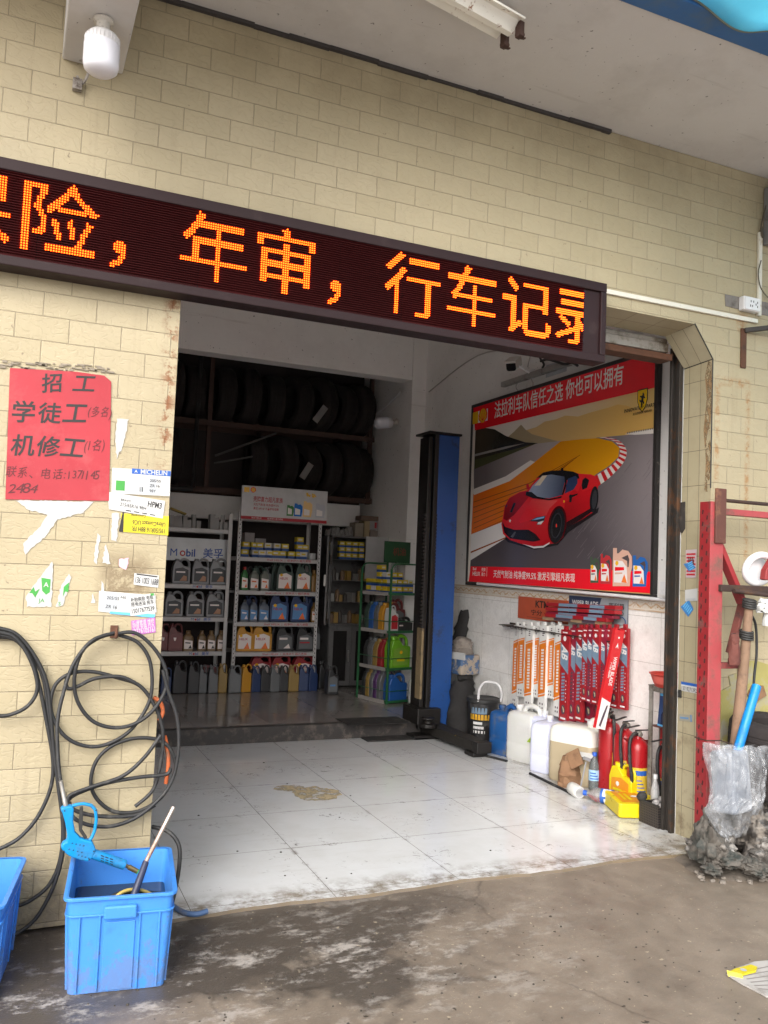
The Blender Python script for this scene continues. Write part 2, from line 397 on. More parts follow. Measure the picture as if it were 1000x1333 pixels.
def m_floor(name, c, dirt, rough, stain=False):
    t = NT(name); s = t.sep()
    v = t.comb(t.math('ADD', s[0], 12 * .62 - 1.383 + .62), t.math('ADD', s[1], 12 * .6))
    b = t.n('TexBrick', offset=0.0); t.l(v, b.inputs['Vector'])
    for k, q in (('Scale', 1), ('Mortar Size', .0014), ('Mortar Smooth', .1), ('Bias', 0), ('Brick Width', .62), ('Row Height', .6)): b.inputs[k].default_value = q
    b.inputs['Color1'].default_value = (*c, 1); b.inputs['Color2'].default_value = (*(k * .95 for k in c), 1); b.inputs['Mortar'].default_value = (.10, .085, .07, 1)
    col = b.outputs['Color']
    n = t.noise(2.4, 7, .68)
    film = t.ramp(n, .42, .75); col = t.mix(t.math('MULTIPLY', film, .28), col, tuple(k * .7 for k in dirt))
    # foot scuffs: thin broken dark marks in patches
    sc = t.math('MULTIPLY', t.ramp(t.noise(15, 8, .8, dist=1.6), .575, .60), t.ramp(t.noise(2.6, 3), .52, .60))
    col = t.mix(t.math('MULTIPLY', sc, .75), col, (.10, .08, .06))
    st = t.math('MULTIPLY', t.ramp(t.noise(3, 5, .6, t.mapping(rot=(0, 0, .5), scale=(.7, 7, 1))), .60, .75), .25); col = t.mix(st, col, (.35, .32, .28))
    # dirt gathered along the joints
    b2 = t.n('TexBrick', offset=0.0); t.l(v, b2.inputs['Vector'])
    for k, q in (('Scale', 1), ('Mortar Size', .02), ('Mortar Smooth', .9), ('Bias', 0), ('Brick Width', .62), ('Row Height', .6)): b2.inputs[k].default_value = q
    jd = t.math('MULTIPLY', b2.outputs['Fac'], t.ramp(t.noise(6, 6, .75), .53, .66)); col = t.mix(t.math('MULTIPLY', jd, .6), col, (.12, .095, .07))
    col = t.mix(t.math('LESS_THAN', s[2], -.0006), col, (.16, .13, .10))
    rg = t.math('ADD', rough, t.math('MULTIPLY', film, .16))
    if stain:
        # muddy edge along the threshold and by the right jamb
        fr = t.math('MULTIPLY', t.math('SUBTRACT', .16, s[1]), 7, True)
        g = t.math('MULTIPLY', fr, t.ramp(t.noise(7, 7, .75), .42, .6)); col = t.mix(t.math('MULTIPLY', g, .85), col, (.17, .13, .085))
        rr = t.math('MULTIPLY', t.math('SUBTRACT', s[0], t.math('ADD', 3.0, t.math('MULTIPLY', s[1], .12))), 2.0, True)
        g = t.math('MULTIPLY', rr, t.ramp(t.noise(5.5, 7, .75), .47, .60)); col = t.mix(t.math('MULTIPLY', g, .85), col, (.09, .066, .045))
        g2 = t.math('MULTIPLY', rr, t.ramp(t.noise(2.2, 5, .6), .4, .7)); col = t.mix(t.math('MULTIPLY', g2, .45), col, (.45, .36, .16))
        rg = t.mix(g, rg, (.7, .7, .7))
    t.set(Base_Color=col, Roughness=rg); t.b.inputs['Specular IOR Level'].default_value = .5
    t.bump(t.math('SUBTRACT', t.math('MULTIPLY', t.noise(7, 3), .25), b.outputs['Fac']), .12, .004)
    return t.mat

FACADE = m_facade()
JAMB = m_stack('smooth_beige_tile', (1, 2), .088, .2, (.335, .29, .185), (.375, .325, .215), (.10, .08, .05), .35, off=(0, .03), dirt=((.14, .10, .06), .9, 1.1, .5))
SOFFT = m_stack('soffit_tile', (0, 1), .2, .11, (.33, .275, .172), (.37, .31, .20), (.12, .09, .06), .4)
SLABM = m_plaster('grey_ceiling_plaster', (.60, .58, .57), (.40, .375, .36), .6)
PAINT = m_plaster('smudged_white_paint', (.86, .84, .82), (.56, .52, .50), .4, (.48, .78), .7)
PAINT_DK = m_plaster('dimmed_dark_wall_paint', (.042, .031, .029), (.022, .017, .016), .7, (.42, .7), .8)  # dark wall, deepened further so its colour carries the dimness of the back bay
LOWT = m_stack('white_wall_tile', (1, 2), .45, .3, (.80, .78, .75), (.84, .81, .78), (.35, .31, .27), .18, .0012, (.18, .02), ((.16, .12, .09), .55, 1.6, .5))
FLOORM = m_floor('glossy_white_floor_tile', (.62, .625, .63), (.5, .45, .38), .055, True)
FLOORB = m_floor('glossy_dark_floor_tile', (.30, .27, .25), (.2, .17, .14), .07)
GROUND = m_ground()
DARKSTEEL = mat('dark_shutter_steel', (.06, .052, .046), .5, .6, dirt=(.16, .07, .03), ds=9)
GALV = mat('dusty_galvanised_steel', (.33, .31, .28), .55, .5, dirt=(.10, .075, .05), ds=7, dth=(.45, .65))
RUST = mat('brown_rust', (.115, .05, .028), .85, .1, .5, 14, dirt=(.05, .028, .02), ds=20, bump=.5)
BLACKTRIM = mat('black_sealant', (.025, .024, .022), .6)

gb = MB(); gb.quad((-60, -60, -.015), (60, -60, -.015), (60, 60, -.015), (-60, 60, -.015))
tag(gb.build('ground', GROUND), kind='structure')
b = MB()   # threshold edge slightly ragged
xs = [.587 + i * .085 for i in range(39)]
front = [(x, -.055 + .012 * math.sin(x * 7) + random.uniform(-.006, .006), 0) for x in xs]
n = len(xs)
b.add([(x, y, 0) for x, y, _ in front] + [(x, YS, 0) for x in xs] + [(x, y - .004, -.03) for x, y, _ in front],
      [(i, i + 1, n + i + 1, n + i) for i in range(n - 1)] + [(2 * n + i, 2 * n + i + 1, i + 1, i) for i in range(n - 1)])
tag(b.build('shop_floor', FLOORM), kind='structure')
b = MB(); b.bx(-.9, 3.9, YS + .02, 5.7, -.01, ZS)
tag(b.build('raised_floor', FLOORB), kind='structure')
STEPM = mat('worn_black_step_edge', (.035, .03, .028), .6, 0, dirt=(.12, .10, .085), ds=11)
b = MB(); b.bx(-.9, XR, YS, YS + .018, -.01, ZS + .004); b.bx(-.9, 3.0, YS + .022, YS + .07, ZS + .001, ZS + .006)
tag(b.build('floor_step', STEPM), kind='structure')

bld = thing('garage_building', 'one-storey roadside garage clad in beige split-face tiles with an open shutter doorway', 'building', (1.9, 0, 0))
def bpart(name, b, m, **k):
    o = b.build(name, m, **k); o.parent = bld; o.matrix_parent_inverse = Matrix.Translation((-1.9, 0, 0)); return o
# facade: one sheet with the doorway cut out
b = MB()
for q in (((-4, 0), (.585, 0), (.585, 3.81), (-4, 3.81)), ((.585, 2.86), (3.40, 2.857), (3.40, 3.81), (.585, 3.81)),
          ((3.40, 2.857), (3.535, 2.676), (3.535, 3.81), (3.40, 3.81)), ((3.535, -.02), (7, -.02), (7, 3.81), (3.535, 3.81))):
    b.add([(x, 0, z) for x, z in q], [(0, 1, 2, 3)])
bpart('facade_wall', b, FACADE)
b = MB(); b.quad((3.535, 0, -.02), (3.535, 0, 2.676), (3.535, .22, 2.662), (3.535, .22, -.02)); bpart('door_jamb', b, JAMB); b = MB()
b.quad((.585, 0, -.02), (.585, .22, -.02), (.585, .22, 2.86), (.585, 0, 2.86))
bpart('door_jamb', b, JAMB)
b = MB(); b.quad((.585, 0, 2.86), (.585, .22, 2.84), (3.385, .22, 2.835), (3.40, 0, 2.857)); bpart('lintel_soffit', b, SOFFT)
CHM = m_stack('chamfer_tile', (1, 2), .088, .5, (.38, .33, .22), (.40, .35, .235), (.10, .08, .05), .35)
b = MB(); b.quad((3.40, 0, 2.857), (3.385, .22, 2.835), (3.535, .22, 2.662), (3.535, 0, 2.676)); bpart('corner_chamfer', b, CHM)
b = MB()
b.tube([(3.398, -.001, 2.86), (3.5345, -.001, 2.678), (3.5345, -.001, 1.95)], .0035, 6)
b.tube([(3.5345, -.001, 2.678), (3.5335, .219, 2.664)], .003, 6); b.tube([(3.399, -.001, 2.858), (3.386, .219, 2.838)], .0025, 6)
bpart('edge_trim', b, BLACKTRIM)
# inner walls, ceiling, beam, column
b = MB(); b.quad((XR, .22, 1.29), (XR, 4.3, 1.29), (XR, 4.3, 3.95), (XR, .22, 3.95)); b.quad((3.535, .225, 0), (XR, .225, 0), (XR, .225, 3.95), (3.535, .225, 3.95))
b.quad((-.9, .225, 0), (.585, .225, 0), (.585, .225, 3.95), (-.9, .225, 3.95)); b.quad((.585, .225, 2.9), (3.6, .225, 2.9), (3.6, .225, 3.95), (.585, .225, 3.95))
b.quad((-.9, 5.65, 0), (-.9, .22, 0), (-.9, .22, 3.95), (-.9, 5.65, 3.95))
bpart('inner_wall', b, PAINT)
b = MB(); b.quad((XR, .22, 0), (XR, 4.3, 0), (XR, 4.3, 1.215), (XR, .22, 1.215)); bpart('wall_tiling', b, LOWT)
b = MB(); b.quad((-.9, .2, 3.9), (XR, .2, 3.9), (XR, 4.3, 3.9), (-.9, 4.3, 3.9)); b.quad((-.9, 4.5, 3.72), (XR, 4.5, 3.72), (XR, 5.66, 3.72), (-.9, 5.66, 3.72)); bpart('ceiling', b, PAINT)
b = MB(); b.bx(-.9, 3.69, 4.3, 4.5, 3.375, 3.95); b.bx(3.69, 3.95, 4.29, 4.52, 0, 3.95); b.bx(-.9, 3.69, 4.292, 4.302, 3.37, 3.405); bpart('roof_beam', b, PAINT, bevel=.004)
b = MB(); b.quad((3.70, 4.52, 0), (3.70, 5.65, 0), (3.70, 5.65, 3.75), (3.70, 4.52, 3.75)); bpart('back_side_wall', b, PAINT)
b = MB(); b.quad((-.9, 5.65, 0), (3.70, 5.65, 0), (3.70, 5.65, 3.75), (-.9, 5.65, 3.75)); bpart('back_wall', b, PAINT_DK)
b = MB(); b.bx(-.9, 3.62, 5.42, 5.56, 1.86, 2.115); bpart('wall_ledge', b, PAINT, bevel=.005)
b = MB(); b.bx(-4, 7, .23, 6, 3.97, 4.4); b.bx(-1.1, -.92, .24, 6, -.02, 3.96); b.bx(XR + .12, 7, .24, 6, -.02, 3.96); b.bx(-4, 7, 5.68, 5.9, -.02, 3.96); b.bx(-4, 7, .006, .22, 3.82, 4.4); bpart('roof', b, PAINT)
# canopy slab, its dark joint, bracket beam
b = MB(); b.bx(-5, 7.5, -.86, -.002, 3.81, 4.0); bpart('canopy_slab', b, SLABM)
b = MB(); rr = random.Random(3); x = -.5
while x < 2.78:
    L = rr.uniform(.1, .3); b.bx(x, min(x + L, 2.78), -.012 - rr.uniform(0, .012), 0.0, 3.799 - rr.uniform(0, .008), 3.8105); x += L
bpart('slab_joint', b, mat('cracked_dark_mortar', (.05, .044, .042), .95, bump=.6))
b = MB(); b.bx(.06, .295, -2.3, -.001, 3.43, 3.812); bpart('bracket_beam', b, SLABM, bevel=.008)
# roller shutter header and guide rail
b = MB(); b.bx(.6, 3.42, .225, .30, 2.745, 2.80); b.bx(.6, 3.42, .235, .32, 2.80, 2.83); bpart('shutter_header', b, GALV, bevel=.006)
b = MB(); b.bx(.6, 3.455, .23, .335, 2.705, 2.743); bpart('shutter_bottom_bar', b, RUST, bevel=.004)
b = MB(); b.bx(3.503, 3.53, .222, .245, 0, 2.80); b.bx(3.503, 3.53, .285, .305, 0, 2.80); b.bx(3.522, 3.531, .246, .284, 0, 2.8); bpart('shutter_guide_rail', b, DARKSTEEL, bevel=.002)
# ornament band of the wall tiles
t = NT('ornament_tile'); s = t.sep()
wvx = t.math('SINE', t.math('MULTIPLY', s[1], 60)); arg = t.math('MULTIPLY', t.math('SUBTRACT', s[2], 1.253), 52)
dist = t.math('ABSOLUTE', t.math('SUBTRACT', t.math('MULTIPLY', wvx, .55), arg)); scr = t.math('MAXIMUM', t.math('SUBTRACT', 1, t.math('MULTIPLY', dist, 2.2), True), t.ramp(t.noise(70, 2), .57, .62))
inb = t.math('LESS_THAN', t.math('ABSOLUTE', arg), 1.1); edge = t.math('GREATER_THAN', t.math('ABSOLUTE', arg), 1.55)
m = t.math('MAXIMUM', t.math('MULTIPLY', scr, inb), t.math('MULTIPLY', edge, .6)); col = t.mix(t.math('MULTIPLY', m, t.ramp(t.noise(9, 4), .3, .5)), (.66, .60, .52), (.46, .25, .08))
t.set(Base_Color=col, Roughness=.3); ORN = t.mat
b = MB(); b.bx(XR - .006, XR + .01, .31, 4.29, 1.215, 1.291); bpart('ornament_band', b, ORN)
# ------------------------------------------------------------------ LED sign over the doorway
PX_, PZ_ = .0097, .010                     # dot pitch
LX0, LX1, LZ0, LZ1, LY = -1.25, 2.712, 2.524, 2.937, -.105
MX1, MZ0, MZ1 = 2.572, 2.566, 2.886
sign = thing('led_sign', 'long dark red LED message board with glowing orange Chinese characters above the doorway', 'LED sign', (.73, LY, LZ0))
inv = Matrix.Translation((-.73, -LY, -LZ0))
def spart(par, inv, name, b, m, **k):
    o = b.build(name, m, parent=par, **k); o.matrix_parent_inverse = inv; return o
CASE = mat('dark_brown_sign_frame', (.022, .010, .011), .5, 0, .3, 5, dirt=(.045, .03, .03), ds=6, dth=(.6, .8), Specular_IOR_Level=.25)
b = MB()
b.bx(LX0, LX1, LY, -.003, MZ1 + .004, LZ1); b.bx(LX0, LX1, LY, -.003, LZ0, MZ0 - .004)
b.bx(LX1 - .034, LX1, LY, -.003, MZ0 - .0035, MZ1 + .0035); b.bx(LX0, LX0 + .03, LY, -.003, MZ0 - .0035, MZ1 + .0035)
spart(sign, inv, 'frame', b, CASE, bevel=.004)
b = MB(); b.bx(MX1 + .003, LX1 - .035, LY + .014, -.01, MZ0 - .003, MZ1 + .003); spart(sign, inv, 'blank_panel', b, CASE, bevel=.002); b = MB()
b.bx(LX0 + .03, LX0 + .2, LY + .014, -.01, MZ0 - .003, MZ1 + .003)
spart(sign, inv, 'blank_panel', b, CASE, bevel=.002)
t = NT('unlit_led_matrix'); s = t.sep()
u = t.math('FRACT', t.math('DIVIDE', t.math('ADD', s[0], 10 * PX_ * 100 - MX1), PX_)); v = t.math('FRACT', t.math('DIVIDE', t.math('SUBTRACT', s[2], MZ0), PZ_))
du = t.math('SUBTRACT', u, .5); dv = t.math('SUBTRACT', v, .5)
d2 = t.math('SQRT', t.math('ADD', t.math('MULTIPLY', du, du), t.math('MULTIPLY', dv, dv)))
dot = t.math('LESS_THAN', d2, .25)
sm = t.math('LESS_THAN', t.math('FRACT', t.math('DIVIDE', t.math('ADD', s[0], 10 * PX_ * 100 - MX1), PX_ * 32)), .010)
sm2 = t.math('LESS_THAN', t.math('ABSOLUTE', t.math('SUBTRACT', s[2], MZ0 + 16 * PZ_)), .0012)
seam = t.math('MAXIMUM', sm, sm2)
pn = t.math('FRACT', t.math('MULTIPLY', t.math('FLOOR', t.math('DIVIDE', t.math('ADD', s[0], 10 * PX_ * 100 - MX1), PX_ * 32)), .37))
basec = t.mix(pn, (.055, .006, .007), (.030, .006, .007))
col = t.mix(dot, basec, (.055, .012, .011)); col = t.mix(seam, col, (.008, .006, .006))
t.set(Base_Color=col, Roughness=.6); t.b.inputs['Specular IOR Level'].default_value = .08; t.bump(t.math('MULTIPLY', dot, 1.0), .6, .004)
b = MB(); b.quad((LX0 + .2, LY + .010, MZ0 - .004), (MX1 + .003, LY + .010, MZ0 - .004), (MX1 + .003, LY + .010, MZ1 + .004), (LX0 + .2, LY + .010, MZ1 + .004))
spart(sign, inv, 'dot_matrix', b, t.mat)
t = NT('lit_led'); t.set(Base_Color=(.3, .05, .02), Roughness=.4); t.b.inputs['Emission Color'].default_value = (1, .062, .003, 1); t.b.inputs['Emission Strength'].default_value = 5.0
LIT = t.mat
b = MB()
for k in range(32): z = MZ0 + (k + 1) * PZ_ - .0009; b.bx(LX0 + .2, MX1, LY - .001, LY + .0098, z - .0005, z + .0005)
spart(sign, inv, 'louvre', b, mat('dark_red_louvre', (.060, .007, .008), .7, 0, .2, 5, Specular_IOR_Level=.1))
def raster(ch, cols, rows, off=.006):
    vs, fs = text_geo(ch, off); hit = set()
    tris = [(f[0], f[i], f[i + 1]) for f in fs for i in range(1, len(f) - 1)]
    # n-gons from the font may be concave: triangulate properly
    me = bpy.data.meshes.new('r'); me.from_pydata(vs, [], fs); me.calc_loop_triangles()
    tris = [tuple(q.vertices) for q in me.loop_triangles]; bpy.data.meshes.remove(me)
    for a, b_, c in tris:
        A, B, C = vs[a], vs[b_], vs[c]
        for i in range(max(0, int(min(A[0], B[0], C[0]) * cols) - 1), min(cols, int(max(A[0], B[0], C[0]) * cols) + 2)):
            for j in range(rows):
                px, py = (i + .5) / cols, .86 - (j + .5) / rows
                w0 = (B[0] - A[0]) * (py - A[1]) - (B[1] - A[1]) * (px - A[0])
                w1 = (C[0] - B[0]) * (py - B[1]) - (C[1] - B[1]) * (px - B[0])
                w2 = (A[0] - C[0]) * (py - C[1]) - (A[1] - C[1]) * (px - C[0])
                if (w0 >= 0 and w1 >= 0 and w2 >= 0) or (w0 <= 0 and w1 <= 0 and w2 <= 0): hit.add((i, j))
    return hit
k0 = round((-.065 - MX1) / PX_)
chars = [('保', -32), ('险', 0), ('，', 32), ('年', 63), ('审', 95), ('，', 127), ('行', 158), ('车', 190), ('记', 222), ('录', 253)]
for ch, c0 in chars:
    b = MB()
    for i, j in raster(ch, 31, 31):
        cx = MX1 + (k0 + c0 + i + .5) * PX_; cz = MZ1 - (j + 1.0) * PZ_ - PZ_ * .0
        if cx > MX1 - .004 or cx < LX0 + .21: continue
        cz = MZ0 + (31 - j + .0 + .5 - 0) * PZ_ - PZ_ * 0
        rr = .0034; n = 6; ring = [(cx + rr * math.cos(math.pi / 3 * q), LY + .0095, cz + rr * math.sin(math.pi / 3 * q)) for q in range(n)]
        ring2 = [(cx + rr * .8 * math.cos(math.pi / 3 * q), LY + .0030, cz + rr * .8 * math.sin(math.pi / 3 * q)) for q in range(n)]
        b.add(ring + ring2 + [(cx, LY + .0008, cz)], [(q, (q + 1) % n, n + (q + 1) % n, n + q) for q in range(n)] + [(n + q, n + (q + 1) % n, 2 * n) for q in range(n)])
    spart(sign, inv, 'lit_character', b, LIT)

# ------------------------------------------------------------------ awning, lamp fittings, conduit
BLUE = mat('weathered_blue_sheet', (.025, .12, .33), .45, .1, .25, 3, dirt=(.10, .16, .24), ds=4)
t = NT('cyan_translucent_sheet'); t.set(Base_Color=t.mix(t.noise(4, 5, .6, t.mapping(scale=(6, .6, 1))), (.10, .42, .55), (.25, .62, .72)), Roughness=.35)
tr = t.n('BsdfTranslucent'); tr.inputs[0].default_value = (.35, .80, .92, 1); mx = t.n('MixShader'); mx.inputs[0].default_value = .6
t.l(t.b.outputs[0], mx.inputs[1]); t.l(tr.outputs[0], mx.inputs[2]); t.l(mx.outputs[0], t.t.nodes['Material Output'].inputs[0]); CYAN = t.mat
aw = thing('awning', 'blue edged awning of wavy translucent cyan sheet beyond the concrete canopy', 'awning', (4, -.95, 3.8))
ai = Matrix.Translation((-4, .95, -3.8))
b = MB(); b.bx(1.6, 7, -.99, -.866, 3.80, 3.97); spart(aw, ai, 'fascia_board', b, BLUE, bevel=.006)
def wav(x): return .03 * math.cos((x - 2.40) * 2 * math.pi / .5)
b = MB(); b.grid(180, 14, lambda u, v: (2.36 + u * 4.5, -.996 - v * 1.5, 3.785 + wav(2.36 + u * 4.5) - v * .12))
spart(aw, ai, 'corrugated_sheet', b, CYAN, smooth=180, thick=.004)
b = MB(); b.tube([(2.36 + k * .025, -.997, 3.785 + wav(2.36 + k * .025)) for k in range(180)], .006, 6); spart(aw, ai, 'edge_seal', b, mat('grimy_edge', (.14, .15, .12), .8))

CREAM = mat('rusty_cream_enamel', (.82, .80, .73), .4, 0, .08, 6, dirt=(.22, .085, .03), ds=22, dth=(.60, .66))
FLM = frame((1.788, -.602, 3.735), (-.976, -.215, 0), (.215, -.976, 0))      # x along the batten, y towards the street, z up
fl = thing('fluorescent_batten', 'rusty cream twin-sided fluorescent light batten under the canopy slab', 'light fitting', M=FLM)
b = MB(); prof = [(-.088, 0), (-.016, .062), (.016, .062), (.088, 0), (.086, -.008), (.05, .004), (.014, -.034), (-.014, -.034), (-.05, .004), (-.086, -.008)]
b.loft([[(x, y, z) for y, z in prof] for x in (0, 1.24)]); b.build('reflector', CREAM, fl)
b = MB()
for x in (.25, 1.0): b.bx(x - .015, x + .015, -.01, .01, .0625, .0755)
b.build('mount', mat('corroded_holder', (.06, .03, .022), .8, bump=.6), fl)
for x in (-.012, 1.245):
    for y in (-.045, .045):
        b = MB(); b.bx(x - .010, x + .014, y - .016, y + .016, -.062, .002); b.lathe([(.014, -.016), (.016, .016)], 10, T(x, y, -.05) @ RY(90)); b.tube([(x, y - .02, -.03), (x - .02, y, -.06), (x - .01, y + .02, -.07)], .005, 6)
        b.build('lamp_holder', MATS['corroded_holder'], fl, bevel=.003)

WHITEPL = mat('aged_white_plastic', (.70, .69, .70), .35, 0, .08, 5, dirt=(.42, .38, .34), ds=9, dth=(.6, .8))
def led_bulb(M, label, s=1.0):
    o = thing('led_bulb', label, 'light bulb', M=M)
    b = MB(); b.lathe([(.030, 0), (.038, -.006), (.038, -.014), (.026, -.022), (.024, -.040), (.027, -.05), (.022, -.062)], 20); b.build('socket', mat('old_white_socket', (.55, .52, .47), .5, dirt=(.12, .09, .07), ds=30), o, smooth=40)
    b = MB(); b.lathe([(.018, -.055), (.03, -.066), (.052, -.078), (.060, -.092), (.062, -.125), (.062, -.126)], 28)
    for k in range(28):
        a = 2 * math.pi * k / 28; b.bx(.0605, .0635, -.0012, .0012, -.122, -.095, RZ(math.degrees(a)))
    b.build('heat_sink', WHITEPL, o, smooth=40)
    b = MB(); b.lathe([(.0632, -.1265), (.0645, -.13), (.0645, -.22), (.060, -.243), (.046, -.258), (.022, -.266), (.0, -.2675)], 28)
    t = NT('frosted_diffuser') if 'fd' not in MATS else None
    if t: t.set(Base_Color=(.74, .74, .80), Roughness=.3); t.b.inputs['Subsurface Weight'].default_value = .25; t.b.inputs['Subsurface Radius'].default_value = (.03, .03, .03); MATS['fd'] = t.mat
    b.build('diffuser', MATS['fd'], o, smooth=60)
    return o
led_bulb(T(.188, -.35, 3.43) @ Matrix.Diagonal((1.0, 1.0, .80, 1)), 'big white LED bulb hanging from the concrete bracket beam at top left')
b = MB(); b.tube(spline([(.12, -.02, 3.44), (.15, -.05, 3.41), (.16, -.04, 3.38), (.14, -.02, 3.34), (.12, -.015, 3.37)], 6), .006, 6); b.bx(.105, .14, -.03, -.004, 3.31, 3.355)
tag(b.build('cable_stub', mat('taped_cable', (.35, .32, .29), .7, dirt=(.05, .03, .02), ds=14)), 'taped cable end clipped to the wall behind the big bulb', 'cable')

CABW = mat('painted_white_conduit', (.66, .63, .55), .5, 0, .12, 6, dirt=(.33, .25, .14), ds=12, dth=(.58, .72))
b = MB(); x0, z0 = XZ(790, 379, -.01); x1, z1 = XZ(986, 418, -.01)
b.prism([(x0 - .05, z0 + .011), (x1, z1 + .011), (x1, z1 - .014), (x0 - .05, z0 - .014)], .0005, .016, frame((0, 0, 0), (1, 0, 0), (0, 0, 1)))
tag(b.build('cable_trunking', CABW, bevel=.003), 'white painted cable trunking running right from the LED board', 'trunking')
b = MB(); b.bx(3.858, 3.884, -.017, -.0005, 2.975, 3.47); tag(b.build('cable_trunking', CABW, bevel=.003), 'upright white cable trunking on the wall at the right edge', 'trunking')
so = thing('wall_socket', 'white double power socket box on a grey plaster patch', 'socket', (3.78, 0, 3.02))
b = MB(); b.bx(3.718, 3.842, -.044, -.004, 2.982, 3.062); si = Matrix.Translation((-3.78, 0, -3.02)); spart(so, si, 'back_box', b, WHITEPL, bevel=.005)
b = MB(); b.bx(3.722, 3.838, -.049, -.0445, 2.986, 3.058); spart(so, si, 'face_plate', b, WHITEPL, bevel=.002)
b = MB()
for dx, dz in ((-.02, .014), (.0, .014), (-.024, -.012), (-.008, -.012), (.03, .012), (.03, -.012), (.018, 0)): b.bx(3.785 + dx - .0022, 3.785 + dx + .0022, -.0508, -.0495, 3.02 + dz - .006, 3.02 + dz + .006)
spart(so, si, 'socket_slot', b, BLACKTRIM)
b = MB(); b.prism([(3.615, 3.062), (3.95, 3.068), (4.2, 3.05), (4.2, 2.985), (3.86, 2.99), (3.62, 2.995)], .0005, .004, frame((0, 0, 0), (1, 0, 0), (0, 0, 1)))
tag(b.build('plaster_patch', mat('bare_grey_plaster', (.20, .18, .165), .9, dirt=(.08, .07, .06), ds=14, bump=.6)), 'strip of bare grey plaster behind the white socket', 'plaster patch')
b = MB(); b.bx(3.90, 4.16, -.13, -.004, 3.40, 3.74); b.bx(3.905, 4.155, -.138, -.1305, 3.41, 3.73)
tag(b.build('meter_box', mat('grey_meter_box', (.24, .235, .24), .5, .2, dirt=(.10, .08, .07), ds=8), bevel=.006), 'grey steel meter box high on the wall at the right edge', 'meter box')
b = MB(); b.tube(spline([(3.93, -.03, 3.72), (3.90, -.02, 3.62), (3.87, -.02, 3.52), (3.865, -.025, 3.46), (3.88, -.02, 3.44), (3.872, -.02, 3.50), (3.86, -.02, 3.47)], 8), .005, 6)
b.tube(spline([(3.87, -.02, 3.30), (3.85, -.02, 3.22), (3.87, -.02, 3.14), (3.93, -.02, 3.09), (4.0, -.02, 3.07)], 8), .0035, 6)
tag(b.build('loose_wire', mat('brown_wire', (.10, .085, .06), .7)), 'loose dark wires drooping beside the upright trunking', 'wire')
br = thing('wall_bracket', 'rusty steel wall bracket with a dark arm right of the doorway', 'bracket', (3.757, 0, 2.66)); bi = Matrix.Translation((-3.757, 0, -2.66))
b = MB(); b.bx(3.737, 3.777, -.012, -.0005, 2.655, 2.885); spart(br, bi, 'back_plate', b, RUST, bevel=.003)
b = MB(); b.box((0, 0, .17), (.026, .026, .34), T(3.757, -.012, 2.872) @ axis_to((.92, -.35, .16))); spart(br, bi, 'arm', b, mat('dark_bracket_steel', (.05, .042, .038), .6, .4), bevel=.003)
# ------------------------------------------------------------------ notices and labels on the left pier
PMX = {}
def paper(name, label, cat, quad, m, y=-.0025, group=None, bend=None, parent=None):
    """a sheet on the facade; quad = corners (or an outline starting top-left, clockwise) in photo pixels"""
    pts = [P(px, py, 1, y) for px, py in quad]
    o = pts[3] if len(pts) == 4 else pts[-1]
    M = frame(o, pts[2] - o, pts[0] - o) if len(pts) == 4 else frame(o, (1, 0, 0), (0, 0, 1))
    Mi = M.inverted(); loc = [Mi @ p for p in pts]
    b = MB(); b.prism([(p.x, p.y) for p in loc], 0, .0008)
    ob = b.build(name, m, M=M); tag(ob, label, cat, group); PMX[ob.name] = M
    return ob, max(p.x for p in loc), max(p.y for p in loc)
def pr(par, name, m, items, z=.0016):
    """printing on a paper: items are (kind, ...) in the sheet's own metres"""
    b = MB()
    for it in items:
        if it[0] == 't': b.text(it[1], it[2], None, it[3], it[4], z, it[5] if len(it) > 5 else 'L', it[6] if len(it) > 6 else 0.0, width=it[7] if len(it) > 7 else None)
        elif it[0] == 'r': b.add([(it[1], it[2], z), (it[3], it[2], z), (it[3], it[4], z), (it[1], it[4], z)], [(0, 1, 2, 3)])
        elif it[0] == 'p': b.poly(it[1], z)
    return b.build(name, m, parent=par)
INK = mat('black_ink', (.02, .018, .018), .6); INKP = mat('thin_pen_ink', (.10, .012, .016), .6)
WPAP = mat('white_paper', (.50, .50, .49), .6, 0, .06, 6); GPAP = mat('torn_white_paper', (.46, .45, .435), .75, 0, .12, 20)
YPAP = mat('yellow_sticker', (.54, .45, .016), .45, 0, .1, 6); BLUEINK = mat('blue_print', (.02, .10, .40), .5); GRN = mat('green_print', (.05, .30, .05), .5)
GREYPAP = mat('grey_print', (.42, .44, .46), .5); PURP = mat('purple_sticker', (.45, .12, .42), .5); LBLUE = mat('light_blue_print', (.12, .42, .75), .5)
REDPAP = mat('faded_red_paper', (.38, .026, .038), .6, 0, .3, 3.2, dirt=(.42, .10, .10), ds=4, dth=(.5, .8), bump=.5, bs=7)
quad = [(13, 479), (100, 484), (136, 489), (145, 497), (142, 652), (70, 651), (7, 650)]
pts = [P(x, y, 1, -.004) for x, y in quad]; M = frame(pts[6], pts[4] - pts[6], pts[0] - pts[6]); Mi = M.inverted()
b = MB(); lo = [Mi @ p for p in pts]; b.prism([(p.x, p.y) for p in lo], 0, .001)
nb = b.build('notice', REDPAP, M=M); tag(nb, 'red handwritten job notice in Chinese taped to the tiles left of the doorway', 'notice')
